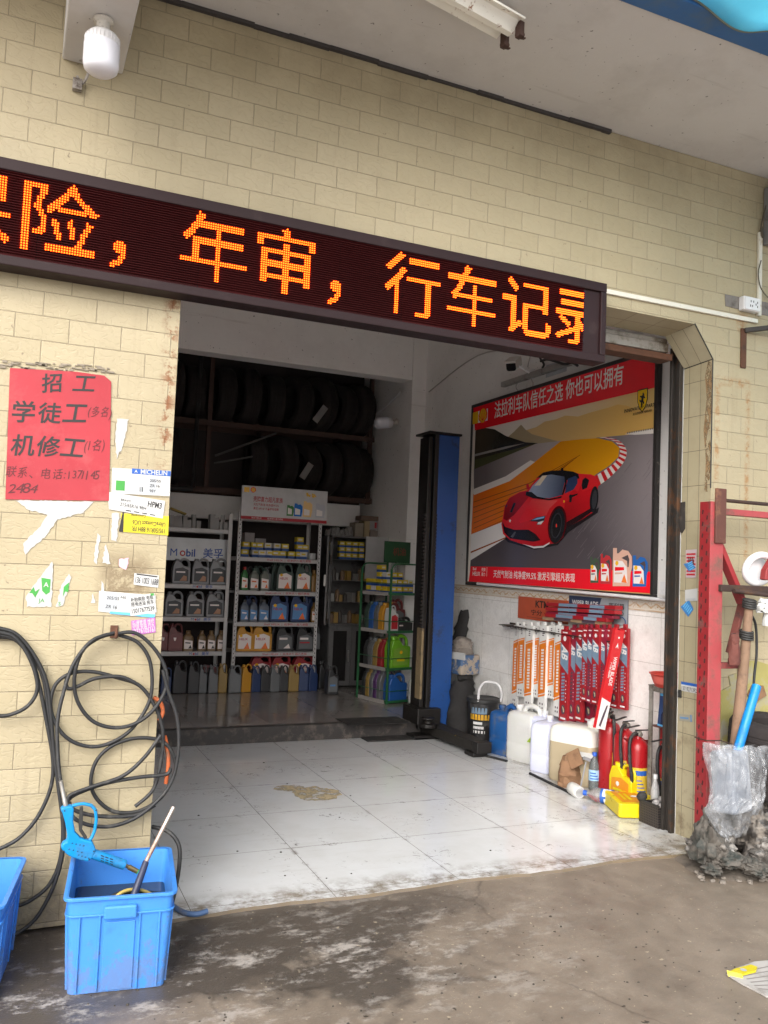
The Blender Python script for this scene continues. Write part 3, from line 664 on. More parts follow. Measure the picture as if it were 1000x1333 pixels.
def wr(s_, px, py, size, off, m, name='handwriting', sx=1.0, sk=0, w=None):
    q = Mi @ P(px, py, 1, -.004); b = MB(); x = q.x
    rr = random.Random(len(s_) + int(px))
    for ch in s_:
        adv = size * (.40 if ord(ch) < 256 else 1.02) * sx
        MM = T(x, q.y + rr.uniform(-.004, .004), .0022) @ RZ(rr.uniform(-4, 4)) @ Matrix(((1, sk + rr.uniform(-.05, .08), 0, 0), (rr.uniform(-.02, .08), 1, 0, 0), (0, 0, 1, 0), (0, 0, 0, 1)))
        if ch != ' ': b.text(ch, size * rr.uniform(.92, 1.08), MM, 0, 0, 0, 'L', off, sx=sx)
        x += adv
    return b.build(name, m, parent=nb)
wr('招', 54, 508, .076, .016, INK, sk=.12); wr('工', 94, 509, .076, .014, INK, sx=1.1, sk=.1)
wr('学徒工', 15, 546, .09, .016, INK, sk=.1, sx=1.0); wr('(多名)', 114, 541, .046, 0, INKP, sk=.2, sx=.72)
wr('机修工', 13, 590, .09, .014, INK, sk=.12, sx=.98); wr('(1名)', 109, 585, .052, 0, INKP, sk=.2, sx=.72)
wr('联系、电话:1371145', 7, 621, .048, -.003, INKP, sk=.15, sx=.86); wr('2484', 10, 641, .052, -.003, INKP, sk=.25, sx=1.2)
# torn remains of earlier papers
def scrap(quad, label, m=GPAP, name='paper_scrap', y=-.002, group=None):
    rj = random.Random(len(label)); q = []
    for k in range(len(quad)):
        (x0, y0), (x1, y1) = quad[k], quad[(k + 1) % len(quad)]; n = max(1, int(math.hypot(x1 - x0, y1 - y0) / 3.2))
        for j in range(n): q.append((x0 + (x1 - x0) * j / n + (rj.uniform(-1.1, 1.1) if j else 0), y0 + (y1 - y0) * j / n + (rj.uniform(-1.1, 1.1) if j else 0)))
    return paper(name, label, 'paper scrap', q, m, y, group)[0]
scrap([(20, 651), (122, 653), (108, 668), (75, 676), (58, 700), (33, 722), (30, 708), (48, 690), (62, 670), (38, 664)], 'large torn white paper remnant hanging below the red notice')
scrap([(152, 545), (168, 546), (160, 580), (152, 598), (150, 575)], 'narrow torn white strip right of the red notice')
scrap([(146, 668), (155, 668), (152, 705), (145, 703)], 'short torn white strip below the thin white tyre label')
scrap([(127, 694), (131, 698), (126, 735), (122, 730)], 'slim left torn strip on the brown glue patch')
scrap([(138, 706), (142, 722), (144, 734), (133, 733)], 'slim right torn strip on the brown glue patch')
scrap([(132, 756), (135, 760), (136, 785), (130, 784)], 'small torn strip beside the lowest grey tyre label')
scrap([(121, 772), (124, 785), (118, 785)], 'tiny torn triangle left of the lowest grey tyre label')
scrap([(155, 728), (168, 726), (164, 742), (156, 738)], 'pinkish torn sticker corner above the phone number sticker', mat('pink_paper', (.7, .42, .5), .6))
o = scrap([(68, 731), (69, 745), (67, 790), (35, 790), (34, 776), (52, 752)], 'torn white sticker with a green emblem and green letters', name='sticker_scrap')
Ms = PMX[o.name].inverted()
def pxy(Ms, px, py, y=-.002):
    q = Ms @ P(px, py, 1, y); return q.x, q.y
q = pxy(Ms, 50, 784); q2 = pxy(Ms, 60, 764)
pr(o, 'green_lettering', GRN, [('t', 'JA', .022, q[0], q[1], 'L', .01), ('p', [pxy(Ms, *k) for k in ((54, 752), (66, 754), (65, 771), (60, 774), (55, 769))]), ('p', [pxy(Ms, *k) for k in ((38, 772), (44, 764), (46, 770), (52, 766), (46, 778), (42, 772))])])
pr(o, 'emblem_letter', WPAP, [('t', 'A', .026, q2[0], q2[1] + .0, 'C', .012)], z=.0024)
o = scrap([(90, 747), (93, 752), (82, 788), (73, 790), (80, 762)], 'small torn sticker strip with green marks', name='sticker_scrap'); Ms = PMX[o.name].inverted()
pr(o, 'green_lettering', GRN, [('p', [pxy(Ms, *k) for k in ((83, 764), (90, 758), (89, 771), (85, 770), (82, 777))]), ('t', 'S', .02, *pxy(Ms, 76, 788), 'L', .01)])
# tyre labels
o, W, Hh = paper('tyre_label', 'white tyre label with blue band across its upper right, topmost on the pier', 'label', [(146, 609), (222, 613), (221, 646), (145, 642)], WPAP)
pr(o, 'blue_band', BLUEINK, [('p', [(W * .33, Hh * .80), (W * 1.0, Hh * .78), (W, Hh * .99), (W * .33, Hh * 1.0)])])
pr(o, 'brand_lettering', WPAP, [('t', 'MICHELIN', .026, W * .48, Hh * .815, 'L', .02, W * .46), ('p', [(W * .37, Hh * .83), (W * .40, Hh * .97), (W * .43, Hh * .83), (W * .40, Hh * .88)])], z=.0022)
it = [('r', W * .30, Hh * .02, W * .32, Hh * .98), ('r', W * .36, Hh * .08, W * .41, Hh * .6), ('r', W * .47, Hh * .1, W * .54, Hh * .30), ('r', W * .46, Hh * .42, W * .53, Hh * .68)]
it += [('r', W * (.04 + .0), Hh * (.62 + k * .09), W * .2, Hh * (.65 + k * .09)) for k in range(4)]
pr(o, 'small_print', GREYPAP, it + [('r', W * .62, Hh * .05, W * .76, Hh * .72), ('r', W * .86, Hh * .1, W * .97, Hh * .7)])
pr(o, 'size_print', INK, [('t', '205/55', .016, W * .645, Hh * .52, 'L', .01), ('t', 'ZR 16', .016, W * .645, Hh * .32, 'L', .01), ('t', '98Y', .016, W * .645, Hh * .12, 'L', .01), ('r', W * .47, Hh * .12, W * .475, Hh * .3), ('r', W * .49, Hh * .12, W * .5, Hh * .3), ('r', W * .515, Hh * .12, W * .53, Hh * .3)], z=.0022)
pr(o, 'green_square', GRN, [('r', W * .07, Hh * .12, W * .22, Hh * .5)])
o, W, Hh = paper('tyre_label', 'plain white tyre label with black lettering, tilted under the blue band label', 'label', [(140, 640), (215, 652), (212, 675), (142, 663)], WPAP, y=-.0036)
pr(o, 'lettering', INK, [('t', 'HPM3', .034, W * .68, Hh * .52, 'L', .02, W * .26), ('t', 'BRAVO', .013, W * .18, Hh * .58), ('t', '215/65R16 98H', .019, W * .18, Hh * .30, 'L', .005, W * .48)] + [('r', W * (.3 + .15 * k), Hh * .08, W * (.4 + .15 * k), Hh * .13) for k in range(4)])
o, W, Hh = paper('tyre_label', 'yellow tyre label pasted upside down at the pier edge', 'label', [(158, 668), (220, 672), (219, 697), (156, 692)], YPAP, y=-.003)
b = MB()
for s_, sz, x, y in (('UltraContact UC6', .025, .58, .44), ('195/50R16 88H FR', .027, .58, .12), ('Continental', .016, .35, .76)):
    b.text(s_, sz, T(W * x, Hh * (y + .2), .0016) @ RZ(180), 0, 0, 0, 'C', .008, width=W * (.68 if sz > .02 else .3))
b.build('lettering', INK, parent=o); pr(o, 'black_edge', INK, [('p', [(-.004, 0), (W * .07, 0), (W * .05, Hh), (W * .12, Hh), (W * .02, Hh * 1.0)])], z=.0012)
o, W, Hh = paper('sticker', 'white phone number sticker with bold black digits above the lowest tyre label', 'label', [(175, 746), (207, 749), (206, 765), (174, 761)], WPAP)
pr(o, 'lettering', INK, [('t', '136 1003 1688', .036, W * .5, Hh * .18, 'C', .01, W * .92), ('r', W * .05, Hh * .82, W * .9, Hh * .92)])
o, W, Hh = paper('tyre_label', 'lowest tyre label, white and grey with a torn left edge', 'label', [(129, 769), (203, 775), (202, 803), (128, 796)], WPAP)
pr(o, 'small_print', GREYPAP, [('r', W * .1, Hh * .1, W * .3, Hh * .9), ('r', W * .05, Hh * .2, W * .07, Hh * .8)]); pr(o, 'size_print', INK, [('t', '205/55', .018, W * .11, Hh * .6), ('t', 'ZR 16', .018, W * .11, Hh * .2), ('t', 'ABS', .014, W * .34, Hh * .7)], z=.0022)
pr(o, 'blue_band', LBLUE, [('p', [(W * .2, -.004), (W * .98, -.004), (W, Hh * .12), (W * .2, Hh * .06)])])
o, W, Hh = paper('sticker', 'tilted white handbill with dense black print over the lowest tyre label', 'label', [(168, 777), (201, 772), (204, 797), (170, 802)], WPAP, y=-.0045)
pr(o, 'lettering', INK, [('t', '补胎换胎 电瓶', .019, W * .5, Hh * .72, 'C', .008, W * .86), ('t', '搭电送油 拖车', .019, W * .5, Hh * .48, 'C', .008, W * .86), ('t', '15017677539', .026, W * .5, Hh * .12, 'C', .01, W * .86)]); pr(o, 'green_mark', GRN, [('r', W * .84, Hh * .88, W * .97, Hh * 1.0)])
o, W, Hh = paper('sticker', 'purple sticker with white Chinese print near the hose hook', 'label', [(171, 808), (202, 804), (203, 823), (172, 827)], PURP)
pr(o, 'lettering', WPAP, [('t', '疏通管道 维修', .022, W * .5, Hh * .66, 'C', .01, W * .9), ('t', '空调 安装 热水', .02, W * .5, Hh * .38, 'C', .01, W * .9), ('t', '13376105161', .026, W * .5, Hh * .07, 'C', .014, W * .92)])
# crumbling mortar line above the notice
b = MB(); rr = random.Random(5); x = 0
for k in range(46):
    px = k * 3.2; q = P(px, 474 + px * .045 + rr.uniform(-4, 4), 1, -.004)
    b.box((q.x, -.004, q.z), (rr.uniform(.006, .03), .004, rr.uniform(.003, .009)), None)
tag(b.build('tape_residue', mat('grey_tape_residue', (.26, .22, .17), .9, bump=.5)), 'grey line of old tape and mortar crumbs above the red notice', 'residue')

# ------------------------------------------------------------------ crates, hoses, washer gun
CRB = mat('scuffed_blue_crate', (.035, .20, .66), .42, 0, .14, 5, dirt=(.26, .25, .25), ds=8, dth=(.60, .68), bump=.05)
def m_crate():
    t = NT('dirty_blue_crate'); s = t.sep()
    lowm = t.math('MULTIPLY', t.math('SUBTRACT', .26, s[2]), 4.2, True)
    n = t.noise(17, 9, .8, t.mapping(scale=(1, 1, .7)))
    f = t.ramp(t.math('ADD', n, t.math('MULTIPLY', lowm, .17)), .60, .66)
    base = t.mix(t.noise(5, 4), (.04, .20, .60), (.06, .25, .68))
    col = t.mix(t.math('MULTIPLY', t.ramp(t.noise(18, 7, .8), .55, .7), .5), base, (.04, .12, .42))
    col = t.mix(t.math('MULTIPLY', f, .45), col, (.13, .118, .108)); t.set(Base_Color=col, Roughness=t.mix(f, (.38, .38, .38), (.8, .8, .8)))
    t.bump(t.math('ADD', t.noise(14, 6), f), .08, .004); return t.mat
CRATE = m_crate()
def crate(label, M, w0=.312, d0=.42, h=.318, fl=.017, group='blue crates on the wet ground'):
    o = thing('plastic_crate', label, 'crate', M=M, group=group)
    def ring(k, z, inset=0.0):
        w_, d_ = w0 / 2 + fl * k - inset, d0 / 2 + fl * k - inset
        return [(x, y, z) for x, y in rrect(2 * w_, 2 * d_, .022, 3)]
    b = MB(); wall = .0045
    b.loft([ring(0, 0), ring(1, h), ring(1, h, wall), ring(.02, .008, wall)], caps=False)
    b.poly(rrect(w0, d0, .022, 3), .0); b.poly(rrect(w0 - .008, d0 - .008, .02, 3), .008)
    b.build('shell', CRATE, o, smooth=40)
    b = MB()
    for z, e, hh in ((h - .008, .012, .010), (h - .062, .008, .006)):
        k = z / h; r0 = [(x, y) for x, y, _ in ring(k, z)]; r1 = rrect(w0 + 2 * fl * k + 2 * e, d0 + 2 * fl * k + 2 * e, .03, 3)
        b.loft([[(x, y, z) for x, y in r0], [(x, y, z) for x, y in r1], [(x, y, z + hh) for x, y in r1], [(x, y, z + hh) for x, y in r0]], caps=False)
    b.build('rim', CRATE, o, bevel=.0015)
    def face_box(b, side, x, wd, z0, z1, e):   # a rib lying on the sloping side: side 0 = -y, 1 = +x, 2 = +y, 3 = -x
        rot = RZ(90 * side); half = (d0 if side % 2 == 0 else w0) / 2
        y0, y1 = -(half + fl * z0 / h), -(half + fl * z1 / h)
        vs = [(x - wd / 2, y0 + .002, z0), (x + wd / 2, y0 + .002, z0), (x + wd / 2, y1 + .002, z1), (x - wd / 2, y1 + .002, z1)]
        vs += [(p[0], p[1] - e - .002, p[2]) for p in vs]
        b.add(vs, [(0, 1, 2, 3), (7, 6, 5, 4), (0, 4, 5, 1), (1, 5, 6, 2), (2, 6, 7, 3), (3, 7, 4, 0)], rot)
    for side in range(4):
        full = w0 if side % 2 == 0 else d0
        b = MB()
        for k in range(5): 
            if k != 2: face_box(b, side, (-.5 + k / 4) * (full - .05) * .98, .006, .006, h - .060, .007)
        face_box(b, side, 0, full * .32, .006, h - .085, .005)
        b.build('rib', CRATE, o, bevel=.0015)
    for side in (0, 2):
        b = MB(); face_box(b, side, 0, .105, h - .072, h - .028, .020); b.build('handle', CRATE, o, bevel=.006, seg=3)
    return o
CR1 = T(.436, -.345, -.013) @ RZ(-7)
c1 = crate('blue plastic crate holding the spray lance, in front of the tiled pier', CR1)
dup(c1, 'blue plastic crate cut off by the left edge of the photo', T(-.095, -.30, -.013) @ RZ(-9))
# contents of the crate
LANCE = mat('scratched_bare_steel', (.50, .44, .40), .35, .9, .2, 9, dirt=(.30, .14, .08), ds=7, dth=(.45, .7))
BLACKR = mat('black_rubber', (.018, .018, .019), .55, 0, .4, 10, dirt=(.10, .095, .085), ds=13, dth=(.56, .75)); BLUEBLK = mat('blue_black_plastic', (.02, .025, .06), .4)
la = thing('spray_lance', 'steel spray lance with a dark grip standing in the blue crate', 'spray lance', (.47, -.42, .03))
p_b, p_m, p_t = P(166, 1190, 1, -.42), P(190, 1122, 1, -.36), P(226, 1051, 1, -.30)
def local(o, b, name, m, **k):
    ob = b.build(name, m, **k); ob.parent = o; ob.matrix_parent_inverse = o.matrix_world.inverted() if o.matrix_world != Matrix() else Matrix.Translation(o.location).inverted(); return ob
dv = (p_t - p_m).normalized()
b = MB(); b.tube([p_m - dv * .02, p_t], .0085, 12); local(la, b, 'barrel', LANCE, smooth=40)
b = MB(); b.tube([p_b - (p_m - p_b) * .5, p_b, p_m, p_m + dv * .002], [.016, .016, .0115, .0108], 12); local(la, b, 'grip', BLUEBLK, smooth=40)
b = MB(); b.tube(spline([P(140, 1180, 1, -.40), P(158, 1162, 1, -.40), P(180, 1158, 1, -.38), P(200, 1166, 1, -.36), P(214, 1180, 1, -.36)], 6), .006, 8)
tag(b.build('cable', mat('yellow_cable', (.45, .33, .08), .5), smooth=60), 'yellowish cable looped inside the blue crate', 'cable')
b = MB(); b.tube(spline([P(130, 1185, 1, -.38), P(150, 1166, 1, -.38), P(172, 1163, 1, -.36), P(205, 1164, 1, -.34), P(224, 1170, 1, -.33)], 6), .010, 8)
tag(b.build('hose_coil', BLACKR, smooth=60), 'short black hose lying inside the blue crate', 'hose')
def m_water():
    t = NT('murky_water'); t.set(Base_Color=(.012, .02, .035), Roughness=.06); return t.mat
b = MB(); b.prism(rrect(.325, .428, .02), .19, .195, CR1); tag(b.build('crate_water', m_water()), 'dark water standing in the blue crate', 'water', kind='stuff')

def hose(label, strands, r=.0075, m=BLACKR, name='pressure_hose', org=(0, 800), sc=2.5, n=8):
    b = MB()
    for pts in strands:
        y0, y1 = pts[0]; q = pts[1:]
        c = [P(org[0] + x / sc, org[1] + y / sc, 1, y0 + (y1 - y0) * k / (len(q) - 1)) for k, (x, y) in enumerate(q)]
        b.tube(spline(c, n), r, 9)
    return tag(b.build(name, m, smooth=70), label, 'hose')
hose('long black pressure hose coiled in loops on the hook beside the doorway', [
    [(-.05, -.05), (370, 64), (440, 60), (500, 108), (538, 175), (540, 240), (500, 310), (440, 355), (370, 368), (300, 345), (252, 280), (243, 200), (268, 120), (318, 78), (370, 62)],
    [(-.062, -.20), (372, 60), (300, 85), (240, 160), (205, 260), (187, 350), (188, 450), (195, 530), (207, 590)],
    [(-.035, -.035), (385, 66), (450, 92), (490, 160), (490, 270), (440, 360), (380, 408), (310, 430), (240, 415), (190, 370), (165, 300), (180, 230), (230, 192), (300, 186), (380, 205), (455, 232), (505, 300), (530, 380), (524, 480), (498, 570), (440, 625)],
    [(-.045, -.045), (238, 170), (216, 215), (222, 240), (250, 235), (310, 208), (390, 202), (440, 222)],
    [(-.03, -.03), (545, 425), (500, 404), (430, 404), (360, 430), (312, 480), (296, 550), (320, 605), (375, 642), (450, 640), (520, 600), (560, 540), (572, 490), (556, 440), (530, 412)],
    [(-.06, -.05), (556, 500), (540, 520), (450, 530), (350, 548), (270, 575), (228, 598), (222, 618), (250, 640), (310, 655), (380, 658), (450, 650), (505, 620)],
    [(-.055, -.055), (530, 180), (548, 250), (575, 330), (582, 420), (570, 510), (540, 575), (480, 635), (420, 672), (350, 690), (280, 682), (235, 655), (226, 610)],
    [(-.07, -.07), (524, 392), (470, 465), (400, 525), (300, 560), (232, 586), (222, 604)]])
hose('bundle of black hoses arching in from the left edge and hanging down the pier', [
    [(-.03, -.05), (-30, 42), (0, 45), (55, 65), (110, 130), (150, 215), (165, 320), (175, 440), (190, 560), (205, 690), (195, 800), (160, 880), (100, 930), (40, 955)],
    [(-.04, -.03), (-30, 60), (0, 66), (50, 82), (100, 140), (128, 230), (152, 350), (172, 470), (166, 560), (125, 655), (65, 725), (0, 762), (-30, 770)],
    [(-.045, -.045), (-30, 50), (0, 58), (45, 72), (85, 120), (115, 190), (120, 250), (90, 298), (40, 324), (0, 330), (-30, 325)],
    [(-.02, -.06), (-30, 75), (40, 78), (95, 115), (140, 205), (158, 320), (178, 450), (192, 560), (208, 690), (202, 790), (172, 890), (120, 985), (60, 1035), (0, 1060)]])
hose('orange air hose half hidden behind the coiled black hose', [[(-.012, -.02), (500, 270), (522, 285), (530, 318), (518, 345)], [(-.015, -.015), (536, 395), (545, 440), (548, 490), (540, 550)]], .0085, mat('orange_hose', (.55, .12, .03), .5, dirt=(.2, .09, .05), ds=14), name='air_hose')
b = MB(); b.tube(spline([(.60, .06, .33), (.66, .03, .315), (.70, -.0, .27), (.705, -.02, .2), (.69, -.04, .10), (.655, -.10, .02)], 8), .0085, 9)
tag(b.build('hose_end', BLACKR, smooth=70), 'black hose end curling down behind the blue crate at the doorway edge', 'hose')
b = MB(); b.tube(spline([tuple(P(226, 1180, 2, .012)), tuple(P(240, 1188, 2, .012)), tuple(P(256, 1190, 2, .012)), tuple(P(270, 1186, 2, .016))], 6), .011, 10)
tag(b.build('hose_stub', mat('faded_blue_hose', (.07, .13, .26), .6, dirt=(.2, .18, .16), ds=12), smooth=60), 'faded blue hose stub lying on the threshold', 'hose')
b = MB(); q = P(149, 826, 1, -.02); b.tube(spline([(q.x, -.001, q.z + .01), (q.x, -.045, q.z + .0), (q.x, -.085, q.z - .004), (q.x, -.085, q.z + .03)], 5), .006, 8); b.box((q.x, -.004, q.z + .01), (.03, .006, .05))
tag(b.build('hose_hook', RUST, smooth=50), 'rusty hook in the tiles carrying the coiled hose', 'hook')
# washer gun
GB = mat('cyan_blue_moulding', (.0, .22, .52), .38, 0, .12, 8, dirt=(.03, .12, .25), ds=9)
GY = -.215
Mg = frame(P(100, 1090, 1, GY), (1, 0, 0), (0, 0, 1)); Mgi = Mg.inverted()
gun = thing('washer_gun', 'bright blue pressure washer gun dangling over the blue crate', 'washer gun', M=Mg)
def gp(x, y): q = Mgi @ P(x / 3.673, 970 + y / 3.673, 1, GY); return q.x, q.y
def gpoly(l): return [gp(*k) for k in l]
b = MB(); b.prism(gpoly([(287, 303), (300, 292), (345, 284), (353, 300), (350, 360), (358, 410), (385, 440), (440, 455), (458, 492), (447, 530), (420, 552), (385, 545), (330, 525), (305, 505), (290, 485), (300, 462), (318, 455), (322, 430), (312, 370), (298, 320)]), -.017, .017); b.build('body', GB, gun, bevel=.006, seg=3)
b = MB(); b.tube([(*q, 0) for q in [Vector(k) for k in [(*gp(*k), 0) for k in [(345, 291), (372, 283), (400, 280), (436, 287), (457, 310), (461, 360), (453, 410), (440, 440), (428, 456)]]] for q in [q[:2]]], .0062, 8); b.build('trigger_guard', GB, gun, smooth=60)
b = MB(); b.prism(gpoly([(382, 296), (398, 292), (396, 380), (392, 400), (418, 440), (404, 448), (378, 408), (376, 380)]), -.006, .006); b.build('trigger', BLACKTRIM, gun, bevel=.002)
c0, c1_ = Vector((*gp(447, 520), 0)), Vector((*gp(598, 573), 0))
b = MB(); b.tube([c0, c1_], .0185, 16); b.build('barrel_sleeve', GB, gun, smooth=40, bevel=.002)
dx = (c1_ - c0).normalized(); nx_ = Vector((-dx.y, dx.x, 0))
b = MB()
for k in range(3):
    for j in range(3):
        q = c0 + dx * (.03 + j * .018 + .004 * k) + nx_ * (.008 - k * .008); b.prism([(q.x + dx.x * a + nx_.x * c, q.y + dx.y * a + nx_.y * c) for a, c in ((-.006, -.0016), (.006, -.0016), (.006, .0016), (-.006, .0016))], .0155 - .0012 * abs(k - 1) , .0192)
for j in range(4):
    for q in (gp(345 + j * 18, 462 + j * 4), gp(330 + j * 20, 490 + j * 5), gp(375 + j * 16, 518 + j * 5)):
        b.prism(rrect(.006, .003, .001, 1, *q), .0165, .0178)
b.build('vent_slot', mat('dark_slot', (.01, .02, .04), .7), gun)
b = MB(); b.prism(rrect(.02, .016, .002, 2, *gp(415, 488)), .0165, .0176); b.build('rating_plate', mat('blue_plate', (.01, .20, .5), .5), gun)
b = MB(); c2 = Vector((*gp(655, 603), 0)); b.tube([c1_, c1_ + (c2 - c1_) * .3, c1_ + (c2 - c1_) * .32, c2], [.007, .007, .010, .009], 12); b.build('brass_nozzle', mat('worn_brass', (.42, .30, .14), .35, .9, dirt=(.1, .07, .04), ds=20), gun, smooth=30)
b = MB(); b.tube([c2, c2 + (c2 - c1_).normalized() * .004], .0095, 12); b.build('seal_ring', mat('green_ring', (.03, .28, .08), .5), gun)
e0, e1 = Vector((*gp(316, 298), 0)), Vector((*gp(290, 170), 0))
b = MB(); b.tube([e0, e0 + (e1 - e0) * .3, e0 + (e1 - e0) * .32, e1], [.0085, .0085, .0075, .0072], 12); b.build('hose_coupling', mat('zinc_fitting', (.42, .40, .37), .4, .8, dirt=(.06, .05, .05), ds=10), gun, smooth=30)
for q in (gp(308, 308), gp(447, 500), gp(425, 540), gp(305, 500), gp(458, 305)):
    b = MB(); b.lathe([(.0028, 0), (.0028, .0012)], 8, T(q[0], q[1], .0168)); b.build('screw', BLACKTRIM, gun)
# ------------------------------------------------------------------ right wall: poster, camera, pipework
XP = XR - .034
def A_(x, y, xx=None): return P(540 + x / 2.7778, 430 + y / 2.7778, 0, XP if xx is None else xx)
def C_(x, y): return P(600 + x / 3.7037, 600 + y / 3.7037, 0, XP)
MW = frame((XP, 3.25, 1.3), (0, -1, 0), (0, 0, 1)); MWi = MW.inverted()
def wl(p): q = MWi @ p; return q.x, q.y
def al(*l): return [wl(A_(*k)) for k in l]
def cl(*l): return [wl(C_(*k)) for k in l]
PU0, PU1, PV0, PV1 = .045, 2.465, .028, 1.625       # printed area, metres on the wall
po = thing('advert_poster', 'large framed red sports car motor oil poster on the right wall', 'poster', M=MW)
b = MB(); f = .03
b.bx(PU0 - f, PU1 + f, PV1, PV1 + f, -.03, .008); b.bx(PU0 - f, PU1 + f, PV0 - f, PV0, -.03, .008); b.bx(PU0 - f, PU0, PV0 + .0005, PV1 - .0005, -.03, .008); b.bx(PU1, PU1 + f, PV0 + .0005, PV1 - .0005, -.03, .008)
b.build('frame', mat('chipped_black_frame', (.03, .026, .025), .5, .2, dirt=(.16, .14, .12), ds=14, dth=(.6, .7)), po, bevel=.003)
b = MB(); b.bx(PU0, PU1, PV0, PV1, -.028, -.003); b.build('backing', mat('poster_board', (.2, .19, .18), .6), po)
PR = {}
def B_(c):
    q = srgb(*c); k = min(1.7, .86 / max(max(q), .01)); return tuple(v * k for v in q)
def pc(name, r, g, bb, k=.82):
    c = srgb(r, g, bb)
    if name not in PR:
        t = NT('print_' + name); t.set(Base_Color=B_((r, g, bb)), Roughness=.22); PR[name] = t.mat
    return PR[name]
def grad(name, c0, c1, a, bpt):
    """a printed two-colour wash running from point a to point bpt on the sheet"""
    t = NT('print_' + name); s = t.sep(); d = (bpt[0] - a[0], bpt[1] - a[1]); L2 = d[0] ** 2 + d[1] ** 2
    f_ = t.math('ADD', t.math('MULTIPLY', t.math('SUBTRACT', s[0], a[0]), d[0] / L2), t.math('MULTIPLY', t.math('SUBTRACT', s[1], a[1]), d[1] / L2), True)
    n = t.noise(9 if 'car' in name or 'hood' in name or 'screen' in name else 26, 5, .65, t.mapping(rot=(0, 0, .35), scale=(1, 3 if 'car' in name else 9, 1)))
    t.set(Base_Color=t.mix(t.math('MULTIPLY', n, .16), t.mix(f_, B_(c0), B_(c1)), tuple(v * .45 for v in B_(c1))), Roughness=.22); return t.mat
art = MB(); amats = []
def lay(pts, m, z):
    if m not in amats: amats.append(m)
    art.m = amats.index(m)
    q = [(min(max(u, PU0), PU1), min(max(v, PV0), PV1)) for u, v in pts]
    art.poly(q, z); art.m = 0
u_ = lambda f: PU0 + (PU1 - PU0) * f
sky_m = grad('hazy_sky', (222, 214, 205), (225, 190, 120), al((400, 340))[0], al((780, 360))[0])
lay([(PU0, PV0), (PU1, PV0), (PU1, PV1), (PU0, PV1)], sky_m, 0)
lay(al((400, 362), (440, 350), (470, 330), (510, 322), (545, 308), (590, 312), (640, 296), (700, 280), (735, 268), (765, 272), (800, 285), (880, 284), (880, 400), (520, 420), (400, 405)), grad('far_ridge', (176, 150, 108), (214, 172, 96), al((420, 350))[0], al((760, 350))[0]), .0006)
lay(al((335, 388), (360, 366), (385, 341), (402, 360), (425, 376), (455, 384), (520, 402), (430, 415)), pc('peak', 138, 124, 100), .0012)
lay(al((220, 362), (252, 352), (290, 358), (330, 382), (400, 405), (445, 408), (400, 470), (215, 520)), grad('dark_hill', (58, 50, 40), (38, 36, 32), al((250, 360))[0], al((300, 420))[0]), .0018)
lay(al((218, 468), (330, 438), (445, 408), (410, 435), (215, 505)), pc('olive_verge', 62, 62, 40), .0024)
lay(al((218, 448), (330, 420), (400, 408), (330, 428), (218, 456)), pc('guard_rail', 120, 116, 112), .0027)
asph = grad('asphalt', (118, 110, 112), (66, 60, 64), al((800, 390))[0], al((600, 700))[0])
lay(al((215, 600), (660, 388), (885, 366), (885, 880), (200, 870)), asph, .0012)
lay(al((215, 503), (440, 410), (530, 400), (440, 500), (215, 590)), grad('left_track', (150, 140, 138), (92, 84, 84), al((480, 410))[0], al((260, 540))[0]), .0030)
lay(al((215, 574), (330, 528), (420, 470), (436, 476), (345, 545), (215, 596)), pc('white_line', 205, 198, 192), .0036)
lay(al((213, 592), (330, 545), (420, 488), (528, 402), (600, 394), (665, 390), (715, 402), (742, 425), (738, 458), (705, 490), (655, 522), (540, 640), (330, 700), (205, 745)), grad('orange_runoff', (226, 158, 24), (196, 92, 18), al((640, 410))[0], al((260, 680))[0]), .0034)
import itertools
ins = [(668, 388), (700, 393), (728, 405), (742, 425), (743, 448), (732, 470), (712, 490), (685, 508), (650, 530), (610, 560)]
ous = [(690, 386), (728, 394), (752, 408), (767, 432), (766, 458), (752, 485), (728, 512), (700, 538), (662, 566), (622, 600)]
ci, co_ = spline([(*k, 0) for k in al(*ins)], 3), spline([(*k, 0) for k in al(*ous)], 3)
for k in range(len(ci) - 1): lay([ci[k][:2], ci[k + 1][:2], co_[k + 1][:2], co_[k][:2]], pc('kerb_red', 165, 30, 34) if k % 2 else pc('kerb_white', 215, 208, 204), .0042)
for k in range(7):
    y0 = 560 + k * 19; lay(al((214, y0 + 60), (420, y0 - 10 - k * 4), (600 - k * 12, 450 + k * 9), (600 - k * 12, 452 + k * 9), (420, y0 - 7 - k * 4), (214, y0 + 63)), pc('skid', 120, 58, 16), .0040)
lay(al((205, 738), (322, 692), (330, 752), (203, 832)), pc('white_margin', 205, 200, 198), .0042)
lay(al((204, 800), (330, 748), (331, 752), (204, 806)), pc('skid', 120, 58, 16), .0046)
for k in range(70):
    rr = random.Random(k); x = rr.uniform(560, 850); y = rr.uniform(480, 840); lay(al((x, y), (x + 26, y - 34), (x + 26.8, y - 33.4), (x + 1, y + .8)), pc('speed_streak', 92, 85, 88), .0020)
lay(al((760, 376), (800, 366), (868, 356), (874, 372), (800, 378)), pc('crowd', 190, 184, 178), .0044)
for k in range(16): x = 770 + k * 6.4; y = 374 - k * 1.1; lay(al((x, y - 5), (x + 4, y - 6), (x + 3, y), (x, y + 1)), pc('crowd_dark', 96, 90, 88), .0048)
